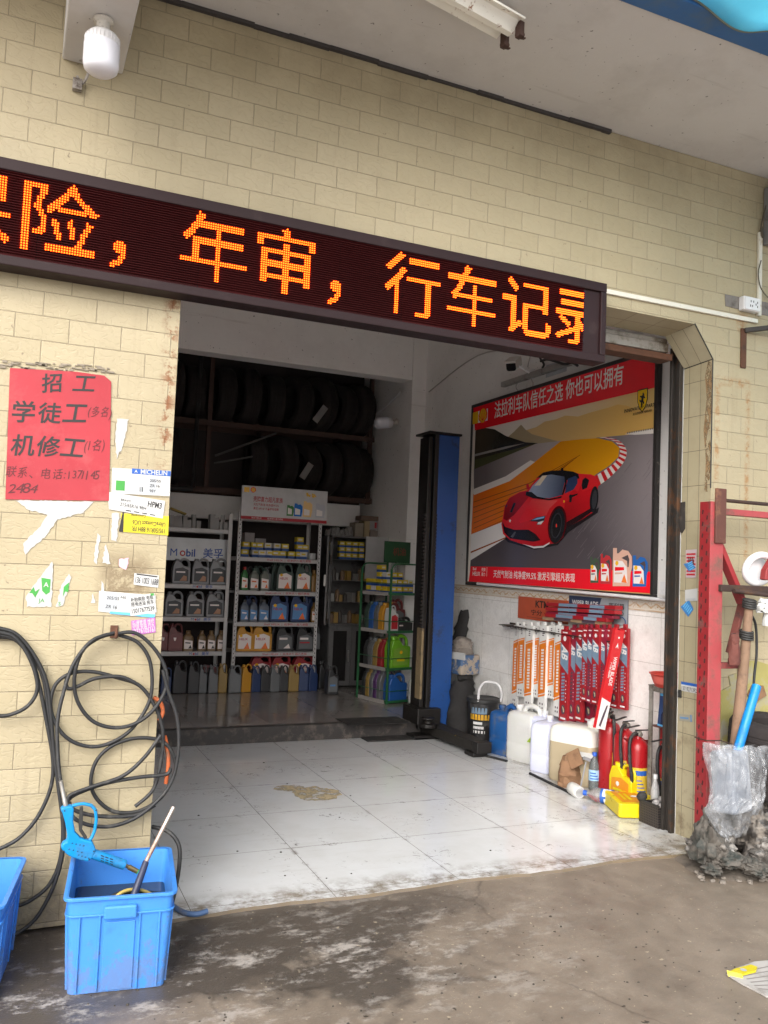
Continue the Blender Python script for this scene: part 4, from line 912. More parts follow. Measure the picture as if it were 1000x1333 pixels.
# car
red_hi, red_md, red_lo = grad('car_red', (214, 40, 46), (150, 16, 24), cl((420, 180))[0], cl((440, 400))[0]), grad('car_mid', (176, 24, 32), (112, 12, 18), cl((560, 150))[0], cl((540, 320))[0]), pc('car_dark', 96, 12, 18)
black, glass = pc('car_black', 24, 24, 28), grad('screen', (128, 138, 160), (56, 64, 84), cl((370, 100))[0], cl((480, 170))[0])
lay(cl((210, 372), (330, 330), (520, 310), (668, 225), (662, 250), (520, 345), (470, 405), (360, 428), (230, 392)), pc('car_shadow', 26, 23, 26), .0044)
lay(cl((198, 305), (204, 275), (214, 218), (236, 178), (286, 150), (322, 142), (345, 112), (372, 78), (400, 56), (440, 47), (500, 46), (545, 52), (572, 62), (630, 65), (655, 76), (665, 112), (662, 150), (655, 215), (640, 248), (580, 286), (510, 322), (496, 368), (470, 394), (440, 400), (400, 408), (355, 412), (300, 402), (240, 381), (206, 352)), red_hi, .0050)
lay(cl((505, 200), (560, 170), (580, 120), (590, 150), (640, 130), (632, 240), (506, 322), (500, 250)), red_md, .0054)
lay(cl((505, 300), (630, 228), (634, 246), (580, 285), (508, 324)), pc('sill', 34, 14, 18), .0058)
lay(cl((238, 180), (290, 152), (330, 146), (330, 175), (260, 260), (225, 288), (208, 280), (216, 220)), red_md, .0054)
lay(cl((345, 185), (430, 190), (470, 190), (430, 230), (415, 262), (340, 285), (290, 300), (280, 290)), grad('hood_light', (228, 84, 84), (196, 30, 38), cl((420, 190))[0], cl((380, 290))[0]), .0054)
lay(cl((368, 82), (400, 56), (440, 47), (500, 46), (545, 52), (570, 64), (575, 85), (500, 95), (400, 80)), black, .0058)
lay(cl((328, 152), (350, 118), (396, 72), (440, 66), (503, 76), (506, 96), (490, 165), (430, 181), (344, 172)), glass, .0064)
lay(cl((396, 72), (420, 70), (385, 118), (358, 120)), pc('screen_glint', 205, 190, 170), .0068)
lay(cl((318, 148), (345, 150), (372, 172), (430, 184), (490, 170), (488, 178), (430, 190), (350, 180), (316, 166)), black, .0066)
lay(cl((503, 78), (516, 76), (512, 120), (498, 162), (490, 166), (505, 110)), black, .0066)
lay(cl((520, 86), (556, 72), (566, 82), (566, 108), (548, 138), (504, 158), (512, 118)), pc('side_glass', 40, 52, 82), .0064)
lay(cl((590, 92), (604, 80), (622, 94), (612, 130), (590, 140), (586, 118)), black, .0066)
lay(cl((526, 168), (546, 142), (570, 150), (566, 164), (540, 176), (537, 200), (527, 198)), black, .0072); lay(cl((528, 162), (548, 140), (572, 150), (566, 158), (545, 164)), red_md, .0076)
lay(cl((318, 114), (330, 110), (334, 132), (320, 140)), red_md, .0060); lay(cl((486, 36), (494, 32), (499, 47), (486, 47)), black, .0060)
def ell(cx, cy, rx, ry, tilt=0, n=24): return cl(*[(cx + rx * math.cos(a) * math.cos(tilt) - ry * math.sin(a) * math.sin(tilt), cy + rx * math.cos(a) * math.sin(tilt) + ry * math.sin(a) * math.cos(tilt)) for a in [2 * math.pi * k / n for k in range(n)]])
lay(ell(468, 308, 44, 92, .14), pc('arch', 60, 10, 14), .0062); lay(ell(468, 312, 36, 84, .14), black, .0070); lay(ell(466, 312, 24, 62, .14), pc('rim', 46, 46, 50), .0074); lay(ell(466, 312, 21, 56, .14), pc('rim_dark', 22, 22, 25), .0078); lay(ell(465, 312, 3, 9), pc('hub', 190, 40, 30), .0082)
lay(ell(646, 186, 20, 64, .1), black, .0070); lay(ell(648, 186, 12, 46, .1), pc('rim', 46, 46, 50), .0074)
lay(cl((202, 290), (216, 318), (260, 332), (330, 332), (362, 352), (388, 382), (352, 390), (240, 374), (212, 345)), pc('grille', 30, 12, 16), .0062)
lay(cl((225, 335), (330, 340), (372, 378), (345, 384), (245, 366)), black, .0066); lay(cl((262, 342), (270, 342), (255, 372), (244, 366)), pc('fin', 70, 70, 76), .0070)
lay(cl((300, 400), (355, 413), (400, 410), (432, 392), (430, 400), (402, 418), (356, 422)), pc('splitter', 176, 170, 172), .0066)
lay(cl((334, 290), (366, 272), (412, 264), (405, 290), (388, 308), (368, 308), (376, 294)), pc('lamp_dark', 40, 40, 50), .0066); lay(cl((345, 286), (370, 275), (408, 268), (404, 276), (368, 284)), pc('lamp', 120, 160, 200), .0070); lay(cl((376, 296), (404, 288), (390, 306), (372, 306)), pc('lamp_white', 214, 210, 210), .0070)
lay(cl((240, 246), (258, 202), (268, 204), (250, 250)), black, .0066); lay(cl((218, 220), (226, 208), (228, 216), (220, 226)), pc('lamp_dark', 40, 40, 50), .0066)
lay(cl((236, 288), (240, 282), (246, 286), (242, 296), (237, 294)), pc('lamp_white', 214, 210, 210), .0070); lay(cl((498, 192), (503, 190), (505, 198), (499, 202)), pc('shield_yellow', 222, 180, 30), .0070)
# banners
banr = pc('banner_red', 190, 22, 34)
lay([al((220, 362))[0], al((885, 204))[0], (PU1, PV1), (PU0, PV1)], banr, .0056)
lay(cl((50, 508), (620, 522), (945, 535), (945, 640), (40, 590)), banr, .0060)
zt = .0066
y0 = al((228, 340))[0][1]; yt = PV1
lay([(PU0, y0 + .01), (PU0 + .10, y0 + .01), (PU0 + .10, yt - .045), (PU0, yt - .045)], pc('yellow', 236, 180, 40), .0062)
lay([(PU0 + .10, y0 + .01), (PU0 + .27, y0 + .01), (PU0 + .27, yt - .045), (PU0 + .10, yt - .045)], pc('white', 222, 216, 212), .0062)
def pecten(cx, cy, r, n=9):
    o = []
    for k in range(n * 4 + 1):
        a = R(-28 + 236 * k / (n * 4)); q = r * (1 + .06 * abs(math.sin(k / 4 * math.pi))); o.append((cx + q * math.cos(a), cy + q * math.sin(a)))
    return o + [(cx - r * .42, cy - r * .75), (cx - r * .42, cy - r * .98), (cx + r * .42, cy - r * .98), (cx + r * .42, cy - r * .75)]
ly = (y0 + .01 + yt - .045) / 2
lay(pecten(PU0 + .185, ly, .075), pc('shell_red', 200, 40, 30), .0068); lay(pecten(PU0 + .185, ly, .062), pc('yellow', 236, 180, 40), .0074)
for a in (-50, -26, 0, 26, 50):
    d0 = (math.sin(R(a)), math.cos(R(a))); c0 = (PU0 + .185, ly - .045); nx2 = (d0[1] * .003, -d0[0] * .003)
    lay([(c0[0] - nx2[0], c0[1] - nx2[1]), (c0[0] + nx2[0], c0[1] + nx2[1]), (c0[0] + d0[0] * .1 + nx2[0], c0[1] + d0[1] * .1 + nx2[1]), (c0[0] + d0[0] * .1 - nx2[0], c0[1] + d0[1] * .1 - nx2[1])], pc('shell_red', 200, 40, 30), .0078)
# shield emblem with a rearing horse
sx_, sy_ = al((826, 253))[0]; sh = [(-.045, .07), (.045, .07), (.045, .0), (.03, -.045), (0, -.075), (-.03, -.045), (-.045, 0)]
lay([(sx_ + a * 1.12, sy_ + c * 1.1) for a, c in sh], black, .0062); lay([(sx_ + a, sy_ + c) for a, c in sh], pc('shield_yellow', 222, 180, 30), .0066)
hz = [(-.004, -.05), (.004, -.03), (.0, -.012), (.014, -.03), (.02, -.022), (.010, -.002), (.014, .014), (.028, .006), (.03, .012), (.016, .026), (.018, .036), (.010, .05), (.0, .048), (.002, .036), (-.008, .030), (-.022, .034), (-.024, .026), (-.008, .016), (-.012, .0), (-.03, .008), (-.026, -.008), (-.014, -.012), (-.012, -.03), (-.010, -.05)]
lay([(sx_ + a, sy_ + c) for a, c in hz], black, .0072)
# printed oil bottles
def pbot(x0, x1, y0, y1, col, dk, name):
    w_, h_ = x1 - x0, y1 - y0; f_ = lambda l: cl(*[(x0 + a * w_, y1 - c * h_) for a, c in l])
    lay(f_([(0, 0), (.88, 0), (.92, .35), (1, .5), (.98, .78), (.8, .92), (.5, .96), (.3, .86), (.22, .86), (.22, 1), (.02, 1), (.02, .86), (0, .6)]), pc(name, *col), .0068)
    lay(f_([(.45, .74), (.78, .82), (.86, .7), (.82, .5), (.76, .5), (.74, .66)]), pc('gap', 66, 58, 60), .0072)
    lay(f_([(.06, .1), (.76, .08), (.72, .5), (.5, .66), (.06, .68)]), pc('blabel', 214, 206, 204), .0074)
    lay(f_([(.12, .4), (.6, .42), (.58, .5), (.12, .5)]), banr, .0080); lay(f_([(.12, .31), (.5, .32), (.5, .36), (.12, .36)]), pc(name, *col), .0080)
    lay(f_([(.45, .1), (.74, .08), (.6, .32)]), pc('flame', 226, 120, 60), .0080); q = f_([(.22, .6)])[0]; lay(pecten(q[0], q[1], .016, 5), pc('yellow', 236, 180, 40), .0080)
pbot(628, 672, 462, 588, (58, 72, 56), 0, 'bottle_green'); pbot(677, 732, 448, 593, (150, 44, 48), 0, 'bottle_red'); pbot(832, 906, 456, 606, (36, 80, 140), 0, 'bottle_blue'); pbot(736, 830, 420, 604, (176, 140, 124), 0, 'bottle_bronze')
art.build('printed_picture', amats, po)
b = MB(); p0_ = al((290, 318))[0]; p1_ = al((757, 190))[0]
b.text('法拉利车队信任之选 你也可以拥有', .158, None, p0_[0], (p0_[1] + p1_[1]) / 2 + .006, .0068, 'L', .011, width=p1_[0] - p0_[0]); b.build('headline_lettering', pc('white', 222, 216, 212), po)
q = al((826, 290))[0]; b = MB(); b.text('INNOVATION PARTNER', .034, None, q[0], q[1] + .01, .0066, 'C', .01); b.text('SCUDERIA FERRARI', .022, None, q[0], q[1] - .02, .0066, 'C', .01); b.build('partner_lettering', black, po)
b = MB(); q0, q1 = cl((160, 562))[0], cl((553, 578))[0]
b.text('天然气制油 纯净度99.5% 激发引擎超凡表现', .07, None, q0[0], (q0[1] + q1[1]) / 2, .0068, 'L', .008, width=q1[0] - q0[0])
q = cl((60, 553))[0]; b.text('Shell', .034, None, q[0], q[1] + .05, .0068, 'L', .015); b.text('HELIX', .05, None, q[0], q[1] + .002, .0068, 'L', .012); b.text('壳牌', .034, None, q[0] + .155, q[1] + .045, .0068, 'L', .01); b.text('喜力', .034, None, q[0] + .155, q[1] + .004, .0068, 'L', .01); b.bx(q[0] + .245, q[0] + .248, q[1], q[1] + .08, .0062, .0068)
b.build('slogan_lettering', pc('white', 222, 216, 212), po)
b = MB(); pT = [P(x, y, 0, XR - .02) for x, y in ((655, 506), (800, 466))]; b.bx(XR - .045, XR - .001, .95, pT[0].y, pT[0].z + .012, pT[0].z + .055)
tag(b.build('metal_rail', mat('aluminium_rail', (.42, .40, .38), .4, .7, dirt=(.2, .17, .14), ds=9), bevel=.003), 'aluminium rail fixed to the wall above the car poster', 'rail')

# security camera
q = P(694, 487, 0, XR); sc_ = thing('security_camera', 'white bullet security camera on a small arm above the car poster', 'camera', (XR, q.y, q.z)); sci = Matrix.Translation((-XR, -q.y, -q.z))
b = MB(); b.lathe([(.0, 0), (.045, .001), (.045, .012), (.03, .02), (.0, .021)], 18, T(XR, q.y, q.z) @ RY(-90)); spart(sc_, sci, 'base', b, WHITEPL, smooth=40)
e = P(669, 474, 0, XR - .17); m_ = P(684, 482, 0, XR - .09)
b = MB(); b.tube([(XR - .015, q.y, q.z), m_, (e.x + .02, e.y - .02, e.z - .01)], .010, 8); spart(sc_, sci, 'arm', b, WHITEPL, smooth=60)
dc = Vector((-.62, -.52, -.42)).normalized(); Mc = T(*e) @ axis_to(dc)
b = MB(); b.prism(rrect(.088, .082, .02), -.09, .075, Mc); b.prism(rrect(.1, .02, .006, 2, 0, .04), -.06, .10, Mc); spart(sc_, sci, 'housing', b, mat('cream_camera_shell', (.62, .58, .54), .4), bevel=.004)
b = MB(); b.prism(rrect(.08, .074, .018), .0755, .082, Mc); spart(sc_, sci, 'front_glass', b, mat('dark_glass', (.012, .01, .012), .12))
b = MB()
for pts in ([(687, 478), (690, 465), (692, 460)], [(686, 490), (676, 496), (672, 505), (680, 512), (690, 510), (694, 500), (690, 490)], [(690, 510), (678, 508), (684, 518)]): b.tube(spline([P(x, y, 0, XR - .035) for x, y in pts], 6), .0045, 6)
tag(b.build('camera_cable', mat('pale_cable', (.45, .42, .40), .6)), 'thin cable looping below the bullet camera', 'cable')
b = MB(); b.tube(spline([P(x, y, 0, XR - .05) for x, y in ((704, 470), (712, 468), (722, 470), (735, 474), (745, 472), (752, 476))], 5), .011, 7); b.tube(spline([P(x, y, 0, XR - .04) for x, y in ((703, 466), (708, 474), (706, 479))], 5), .009, 7)
tag(b.build('power_cable', BLACKR), 'black power cable and plug on the wall right of the bullet camera', 'cable')
b = MB(); q0 = P(711, 489, 0, XR - .002); q1 = P(738, 470, 0, XR - .002); b.bx(XR - .004, XR - .001, q1.y, q0.y, q1.z - .08, q1.z + .02); tag(b.build('wall_notice', mat('bluish_paper', (.50, .52, .56), .6)), 'small bluish paper stuck above the middle of the car poster', 'notice')
# pale side channel, switch boxes
b = MB(); b.bx(XR - .07, XR - .001, .50, .60, 1.42, 3.0); b.bx(XR - .085, XR - .0705, .52, .545, 1.42, 3.0)
tag(b.build('pipe_casing', mat('pale_pipe_casing', (.66, .66, .68), .4, .1, .1, 4, dirt=(.4, .38, .36), ds=6), bevel=.01), 'pale grey upright pipe casing between the car poster and the shutter rail', 'pipe casing')
b = MB(); b.tube([(XR - .05, .62, 1.30), (XR - .05, 1.2, 1.305), (XR - .05, 3.0, 1.315)], .012, 8); tag(b.build('white_pipe', WHITEPL, smooth=60), 'thin white pipe running along the wall below the car poster', 'pipe')
b = MB(); b.bx(XR - .10, XR - .001, .485, .625, 1.335, 1.415); b.bx(XR - .104, XR - .1005, .50, .61, 1.345, 1.405); tag(b.build('socket_box', WHITEPL, bevel=.005), 'small white socket box under the pale pipe casing', 'socket')
sw = thing('switch_box', 'white breaker switch box with a dark window beside the shutter rail', 'switch box', (XR, .55, 1.25)); swi = Matrix.Translation((-XR, -.55, -1.25))
b = MB(); b.bx(XR - .085, XR - .001, .49, .60, 1.16, 1.325); spart(sw, swi, 'housing', b, WHITEPL, bevel=.008)
b = MB(); b.bx(XR - .089, XR - .0855, .505, .585, 1.20, 1.275); spart(sw, swi, 'window', b, mat('dark_window', (.05, .045, .045), .3)); b = MB(); b.bx(XR - .098, XR - .0895, .535, .555, 1.22, 1.255); spart(sw, swi, 'lever', b, BLACKTRIM)
# lamp on the back column
q = P(520, 546, 1, 4.6); lb = led_bulb(T(3.69, 4.62, P(534, 546, 1, 4.4).z) @ RY(80), 'white LED bulb mounted sideways on the back column')
b = MB(); b.tube(spline([(3.60, 5.5, 3.05), (3.66, 5.0, 3.16), (3.70, 4.6, 3.30)], 5), .012, 6); tag(b.build('wall_pipe', WHITEPL), 'thin pipe slanting up the side wall of the back bay', 'pipe')
b = MB(); b.tube(spline([(XR - .01, 4.2, 3.25), (XR - .01, 3.2, 3.42), (XR - .01, 2.2, 3.30), (XR - .01, 1.0, 3.36)], 6), .006, 6); tag(b.build('wall_cable', mat('pale_cable', (.45, .42, .40), .6)), 'pale cable running high along the right wall', 'cable')
# ------------------------------------------------------------------ things along the right wall
def WM(yc, zc, x=XR): return frame((x, yc, zc), (0, -1, 0), (0, 0, 1))     # local x runs towards the door, z out of the wall
def onw(px, py, x): p = P(px, py, 0, x); return p.y, p.z
def D_(x, y): return 640 + x / 5, 770 + y / 5
REDB = mat('red_blade_box', (.31, .014, .02), .35, 0, .12, 5); WHB = mat('white_blade_box', (.68, .67, .65), .4, 0, .06, 5); ORB = mat('orange_print', (.72, .19, .012), .4)
SLATE = mat('slate_print', (.16, .24, .33), .4); DGR = mat('dark_print', (.08, .05, .07), .5); WPR = mat('white_print', (.72, .71, .70), .45); MAGB = mat('magenta_box', (.24, .014, .035), .4)
def blade_box(px0, px1, py0, py1, x, kind, label, dk=0):
    ya, za = onw(*D_(px0, py0), x); yb, zb = onw(*D_(px1, py0), x); _, zc = onw(*D_((px0 + px1) / 2, py1), x)
    w_, h_ = ya - yb, (za + zb) / 2 - zc
    o = thing('wiper_box', label, 'wiper blade box', M=frame((x, (ya + yb) / 2, zc), (0, -1, 0), (0, 0, 1)), group='wiper blade boxes on the wall rack')
    b = MB(); b.prism([(-w_ / 2, 0), (w_ / 2, 0), (w_ / 2, h_), (w_ * .16, h_ + .004), (w_ * .16, h_ + .028), (-w_ * .16, h_ + .028), (-w_ * .16, h_ + .004), (-w_ / 2, h_)], -.022, 0)
    b.build('carton', {'r': REDB, 'w': WHB, 'm': MAGB}[kind], o, bevel=.001)
    z = .0007; rr = random.Random(int(px0))
    if kind == 'w':
        b = MB(); b.poly([(-w_ / 2, h_ * .16), (w_ / 2, h_ * .2), (w_ / 2, h_ * .84), (-w_ / 2, h_ * .80)], z)
        b.build('orange_panel', ORB, o)
        b = MB()
        for k in range(14): b.add([(-w_ * .16, h_ * (.26 + k * .034), z * 2), (w_ * .20, h_ * (.265 + k * .034), z * 2), (w_ * .20, h_ * (.288 + k * .034), z * 2), (-w_ * .16, h_ * (.28 + k * .034), z * 2)], [(0, 1, 2, 3)])
        b.poly([(-w_ / 2, h_ * .775), (w_ / 2, h_ * .815), (w_ / 2, h_ * .822), (-w_ / 2, h_ * .787)], z * 2); b.poly([(-w_ / 2, h_ * .18), (w_ / 2, h_ * .225), (w_ / 2, h_ * .235), (-w_ / 2, h_ * .19)], z * 2)
        b.build('white_marks', WPR, o)
        b = MB()
        for k in range(2):
            for j in (-1, 1): b.poly(circ(w_ * .09, 8, j * w_ * .17, h_ * (.05 + .045 * k), h_ * .014), z)
        for k in range(4): b.bx(-w_ * .1, w_ * .12, h_ * (.88 + k * .024), h_ * (.892 + k * .024), 0, z)
        b.build('dark_marks', DGR, o)
    else:
        b = MB(); b.poly([(-w_ / 2, h_ * .62), (w_ / 2, h_ * .52), (w_ / 2, h_ * .76), (-w_ / 2, h_ * .86)], z); b.build('slate_panel', SLATE, o)
        b = MB()
        b.text('AB', w_ * 1.02, T(w_ * .30, h_ * .815, z * 2) @ RZ(-90) @ Matrix(((1, .25, 0, 0), (0, 1, 0, 0), (0, 0, 1, 0), (0, 0, 0, 1))), 0, -w_ * .62, 0, 'L', .03, sx=.78)
        b.poly(circ(w_ * .19, 12, 0, h_ * .905), z); b.bx(-w_ * .28, w_ * .3, h_ * .965, h_ * .978, 0, z)
        b.bx(-w_ * .3, w_ * .3, h_ * .025, h_ * .045, 0, z)
        for k in range(6): b.poly(circ(w_ * .05, 6, w_ * .27, h_ * (.22 + k * .045)), z)
        b.build('white_marks', WPR, o)
        b = MB()
        for k in range(9): b.add([(-w_ * .28, h_ * (.22 + k * .035), z), (w_ * .12, h_ * (.232 + k * .035), z), (w_ * .12, h_ * (.252 + k * .035), z), (-w_ * .28, h_ * (.243 + k * .035), z)], [(0, 1, 2, 3)])
        b.build('dark_marks', SLATE if kind == 'r' else DGR, o)
        b = MB(); b.poly(circ(w_ * .24, 14, 0, h_ * .13, h_ * .052), z); b.build('blade_picture', DGR, o)
        b = MB(); b.poly([(-w_ * .1, h_ * .165), (w_ * .12, h_ * .15), (w_ * .16, h_ * .11), (w_ * .05, h_ * .10)], z * 2); b.build('blade_glint', mat('tan_print', (.45, .36, .22), .5), o)
    return o
for i, (a, c, t0, t1, x) in enumerate([(146, 176, 222, 762, XR - .05), (178, 218, 222, 688, XR - .075), (226, 271, 222, 782, XR - .10), (273, 312, 222, 692, XR - .075), (315, 360, 222, 790, XR - .10), (372, 411, 222, 700, XR - .08), (418, 456, 222, 816, XR - .10)]):
    blade_box(a, c, t0, t1, x, 'w', 'white and orange wiper box, %s from the left on the rack' % ('first second third fourth fifth sixth seventh'.split()[i]))
for i, (a, c, t0, t1, x, k) in enumerate([(453, 506, 250, 852, XR - .11, 'r'), (512, 552, 240, 848, XR - .085, 'm'), (553, 604, 240, 850, XR - .10, 'r'), (592, 628, 240, 716, XR - .13, 'r'), (627, 658, 240, 728, XR - .135, 'm'), (659, 702, 240, 738, XR - .14, 'r'), (706, 742, 240, 740, XR - .12, 'm'), (745, 775, 240, 745, XR - .10, 'r'), (778, 834, 240, 762, XR - .06, 'r'), (838, 888, 240, 771, XR - .08, 'r'), (610, 674, 250, 862, XR - .05, 'm')]):
    blade_box(a, c, t0, t1, x, k, 'red wiper box with slate stripe, %s' % ['leftmost and longest of the red row', 'second of the red row, beside the longest', 'third of the red row, wide and long', 'first of the three short ones in front', 'middle of the three short ones in front', 'last of the three short ones in front', 'purplish one just right of the short three', 'thin one left of the tilted bright red box', 'mostly hidden behind the tilted bright red box', 'rightmost of the row', 'purplish long one behind the short three'][i])
# tilted loose box
xx = P(*D_(800, 560), 0, XR - .17).y; q0, q1, q2, q3 = [P(*D_(*k), 1, xx) for k in ((678, 888), (738, 902), (866, 244), (808, 234))]
Mt = frame(q0, q1 - q0, q3 - q0); tw, th = (q1 - q0).length, (q3 - q0).length
o = thing('wiper_box', 'bright red wiper box with a white lower end, hanging tilted in front of the row', 'wiper blade box', M=Mt, group='wiper blade boxes on the wall rack')
BRED = mat('bright_red_box', (.52, .018, .022), .35, 0, .06, 4)
b = MB(); b.prism([(0, 0), (tw, 0), (tw, th), (tw * .8, th + .0), (tw * .8, th - .012), (tw * .2, th - .012), (tw * .2, th), (0, th)], -.03, 0); b.build('carton', BRED, o, bevel=.001)
b = MB(); b.poly([(0, 0), (tw, 0), (tw, th * .27), (0, th * .30)], .0007); b.build('white_end', WPR, o)
b = MB(); b.text('WIPER BLADE', tw * .50, T(tw * .40, th * .72, .0012) @ RZ(-90), 0, 0, 0, 'L', .014, width=th * .29); b.text('汽车雨刷', tw * .2, T(tw * .16, th * .66, .0012) @ RZ(-90), 0, 0, 0, 'L', .014, width=th * .16)
b.poly([(tw * .34, th * .80), (tw * .5, th * .86), (tw * .66, th * .80), (tw * .5, th * .82)], .0012); b.poly(circ(tw * .09, 10, tw * .5, th * .91), .0012)
b.build('lettering', WPR, o)
b = MB(); b.poly([(tw * .25, th * .03), (tw * .45, th * .02), (tw * .72, th * .18), (tw * .8, th * .24), (tw * .62, th * .23), (tw * .45, th * .15)], .0014); b.build('blade_picture', DGR, o)
# rack: tray, header boards, boxes lying on top
b = MB(); ya, za = onw(656, 813, XR - .06); yb, zb = onw(801, 812, XR - .06); b.bx(XR - .11, XR - .004, yb, ya, za - .004, za + .003); b.bx(XR - .004, XR - .001, yb, ya, za + .004, za + .02)
for k in range(12): yy = yb + (ya - yb) * (k + .5) / 12; b.tube([(XR - .02, yy, za - .012), (XR - .105, yy, za - .014), (XR - .108, yy, za + .0)], .003, 6)
tag(b.build('display_rack', mat('rusty_black_rack', (.04, .032, .03), .6, .4, dirt=(.14, .06, .03), ds=15), bevel=.001), 'dark metal hook rack carrying the wiper boxes on the tiled wall', 'rack')
def board(px0, px1, py0, py1, x, m, label):
    ya, za = onw(px0, py0, x); yb, zb = onw(px1, py1, x); o = thing('header_board', label, 'sign board', M=frame((x, ya, zb), (0, -1, 0), (0, 0, 1)))
    W, H = ya - yb, za - zb; b = MB(); b.bx(0, W, 0, H, -.004, 0); b.build('board', m, o); return o, W, H
o, W, H = board(675, 739, 776, 813, XR - .012, mat('orange_red_board', (.46, .085, .035), .4), 'orange red header board with black lettering over the wiper rack')
b = MB(); b.text('KTM', H * .42, None, W * .5, H * .58, .001, 'C', .03, width=W * .26); b.text('...', H * .3, None, W * .68, H * .58, .001, 'L', .02); b.text('宁分 · 网', H * .26, None, W * .28, H * .24, .001, 'L', .015, width=W * .44); b.bx(W * .2, W * .8, H * .1, H * .115, 0, .001); b.build('lettering', INK, o)
o, W, H = board(741, 817, 775, 815, XR - .011, mat('blue_grey_board', (.035, .05, .10), .4), 'dark blue and silver header board over the wiper rack')
b = MB(); b.text('WIPER BLADE', H * .3, None, W * .06, H * .62, .001, 'L', .012, width=W * .46); b.build('lettering', WPR, o)
b = MB(); b.poly([(W * .66, 0), (W, 0), (W, H), (W * .58, H), (W * .52, H * .5)], .0012); b.build('silver_panel', mat('silver_print', (.40, .43, .46), .35, .2), o)
b = MB(); b.text('雨刮器', H * .26, None, W * .70, H * .62, .002, 'L', .015, width=W * .25); b.text('CARD', H * .2, None, W * .74, H * .38, .002, 'L', .012, width=W * .2); b.build('silver_lettering', INK, o)
for i, (px0, py0, px1, py1, th_, m_, s_, lab) in enumerate([(714, 788, 804, 793, .026, REDB, SLATE, 'topmost'), (713, 794, 803, 799, .026, REDB, SLATE, 'second from the top'), (714, 799, 800, 805, .022, MAGB, SLATE, 'third from the top, purplish'), (712, 802, 792, 809, .026, REDB, SLATE, 'second from the bottom'), (709, 806, 790, 813, .024, mat('brown_carton', (.30, .19, .11), .8), DGR, 'lowest, plain brown')]):
    x = XR - .09 - .012 * (i % 2); ya, za = onw(px0, py0, x); yb, zb = onw(px1, py1, x)
    c = (ya + yb) / 2; o = thing('wiper_box', 'wiper box lying flat on the rack, %s of the pile' % lab, 'wiper blade box', M=frame((x, c, (za + zb) / 2 - .004), (0, -1, (zb - za) / (ya - yb)), (0, 0, 1)), group='wiper boxes lying on the rack')
    L = ya - yb; b = MB(); b.bx(-L / 2, L / 2, 0, th_, -.045, .02); b.build('carton', m_, o, bevel=.001)
    b = MB(); b.bx(-L * .3, -L * .02, .002, th_ - .002, .02, .0207); b.bx(L * .16, L * .36, .002, th_ - .002, .02, .0207); b.build('slate_panel', s_, o)
b = MB(); b.tube(spline([P(x, y, 0, XR - .03) for x, y in ((800, 806), (808, 803), (814, 808), (814, 818))], 5), .004, 6); tag(b.build('wire_hook', mat('blue_wire', (.03, .08, .2), .5)), 'bent blue wire at the right end of the wiper rack', 'wire')

# ---- containers on the floor
def floorM(p0, p1, z=0.0):
    a, c = P(*p0, 2, z), P(*p1, 2, z); u = Vector((c.x - a.x, c.y - a.y, 0)); L = u.length; u.normalize()
    return frame(a, u, Vector((-u.y, u.x, 0))), L
def m_poly(name, c, liq=None, lz=0, tr=.35):
    t = NT(name); s = t.sep(); n = t.noise(7, 5, .65); col = t.mix(t.math('MULTIPLY', n, .3), c, tuple(k * .7 for k in c))
    if liq: col = t.mix(t.math('LESS_THAN', s[2], lz), col, liq)
    t.set(Base_Color=col, Roughness=.32); t.b.inputs['Subsurface Weight'].default_value = tr; t.b.inputs['Subsurface Radius'].default_value = (.02, .02, .015); t.b.inputs['Subsurface Scale'].default_value = 1.0
    t.bump(t.noise(9, 3), .08, .01); return t.mat
def jerrycan(label, M, w_, d_, h_, m, capm, capx=.2, hn=True, name='jerrycan'):
    o = thing(name, label, 'jerrycan', M=M); cx, cy = w_ / 2, d_ / 2
    def rr_(k, z, sx=1): return [(x, y, z) for x, y in rrect(w_ * k * sx, d_ * k, min(w_, d_) * .2 * k, 4, cx, cy)]
    b = MB(); b.loft([rr_(.93, 0), rr_(1, .012), rr_(1, h_ * .30), rr_(.985, h_ * .32), rr_(1, h_ * .34), rr_(1, h_ * .76), rr_(.93, h_ * .84), rr_(.72, h_ * .885)])
    b.build('body', m, o, smooth=50)
    if hn:
        y_ = cy; x0 = w_ * (capx + .18); x1 = w_ * .93
        b = MB(); b.tube(spline([(x0, y_, h_ * .84), (x0 + .01, y_, h_ * .93), (x0 + .04, y_, h_ * .985), ((x0 + x1) / 2, y_, h_), (x1 - .04, y_, h_ * .985), (x1 - .005, y_, h_ * .93), (x1, y_, h_ * .80)], 5), min(.02, d_ * .1), 10)
        b.build('handle', m, o, smooth=70)
    b = MB(); r_c = min(.03, w_ * .13); b.lathe([(r_c * .85, h_ * .85), (r_c * .85, h_ * .93)], 16, T(w_ * capx, cy, 0)); b.build('neck', m, o, smooth=50)
    b = MB(); b.lathe([(r_c, h_ * .92), (r_c * 1.04, h_ * .925), (r_c * 1.0, h_ * .985), (r_c * .9, h_ * .99)], 20, T(w_ * capx, cy, 0)); b.build('cap', capm, o, smooth=40)
    return o
MILK = m_poly('milky_plastic', (.66, .66, .64)); LILAC = m_poly('lilac_white_plastic', (.62, .64, .78)); BLUEC = mat('blue_drum_plastic', (.012, .075, .24), .4, 0, .2, 5, dirt=(.10, .11, .13), ds=9)
HALF = m_poly('milky_plastic_part_full', (.70, .69, .63), (.40, .33, .22), .27)
WCAP = mat('white_cap', (.66, .66, .66), .4)
M, L = floorM((640, 986), (664, 992)); jerrycan('blue plastic jerrycan behind the milky one with a dark label', T(.05, .16, 0) @ M, .22, .2, .38, BLUEC, BLUEC, .3)
M, L = floorM((656, 986), (690, 996)); o = jerrycan('milky jerrycan with a dark printed label', M, L * 1.06, .20, .415, MILK, WCAP, .2)
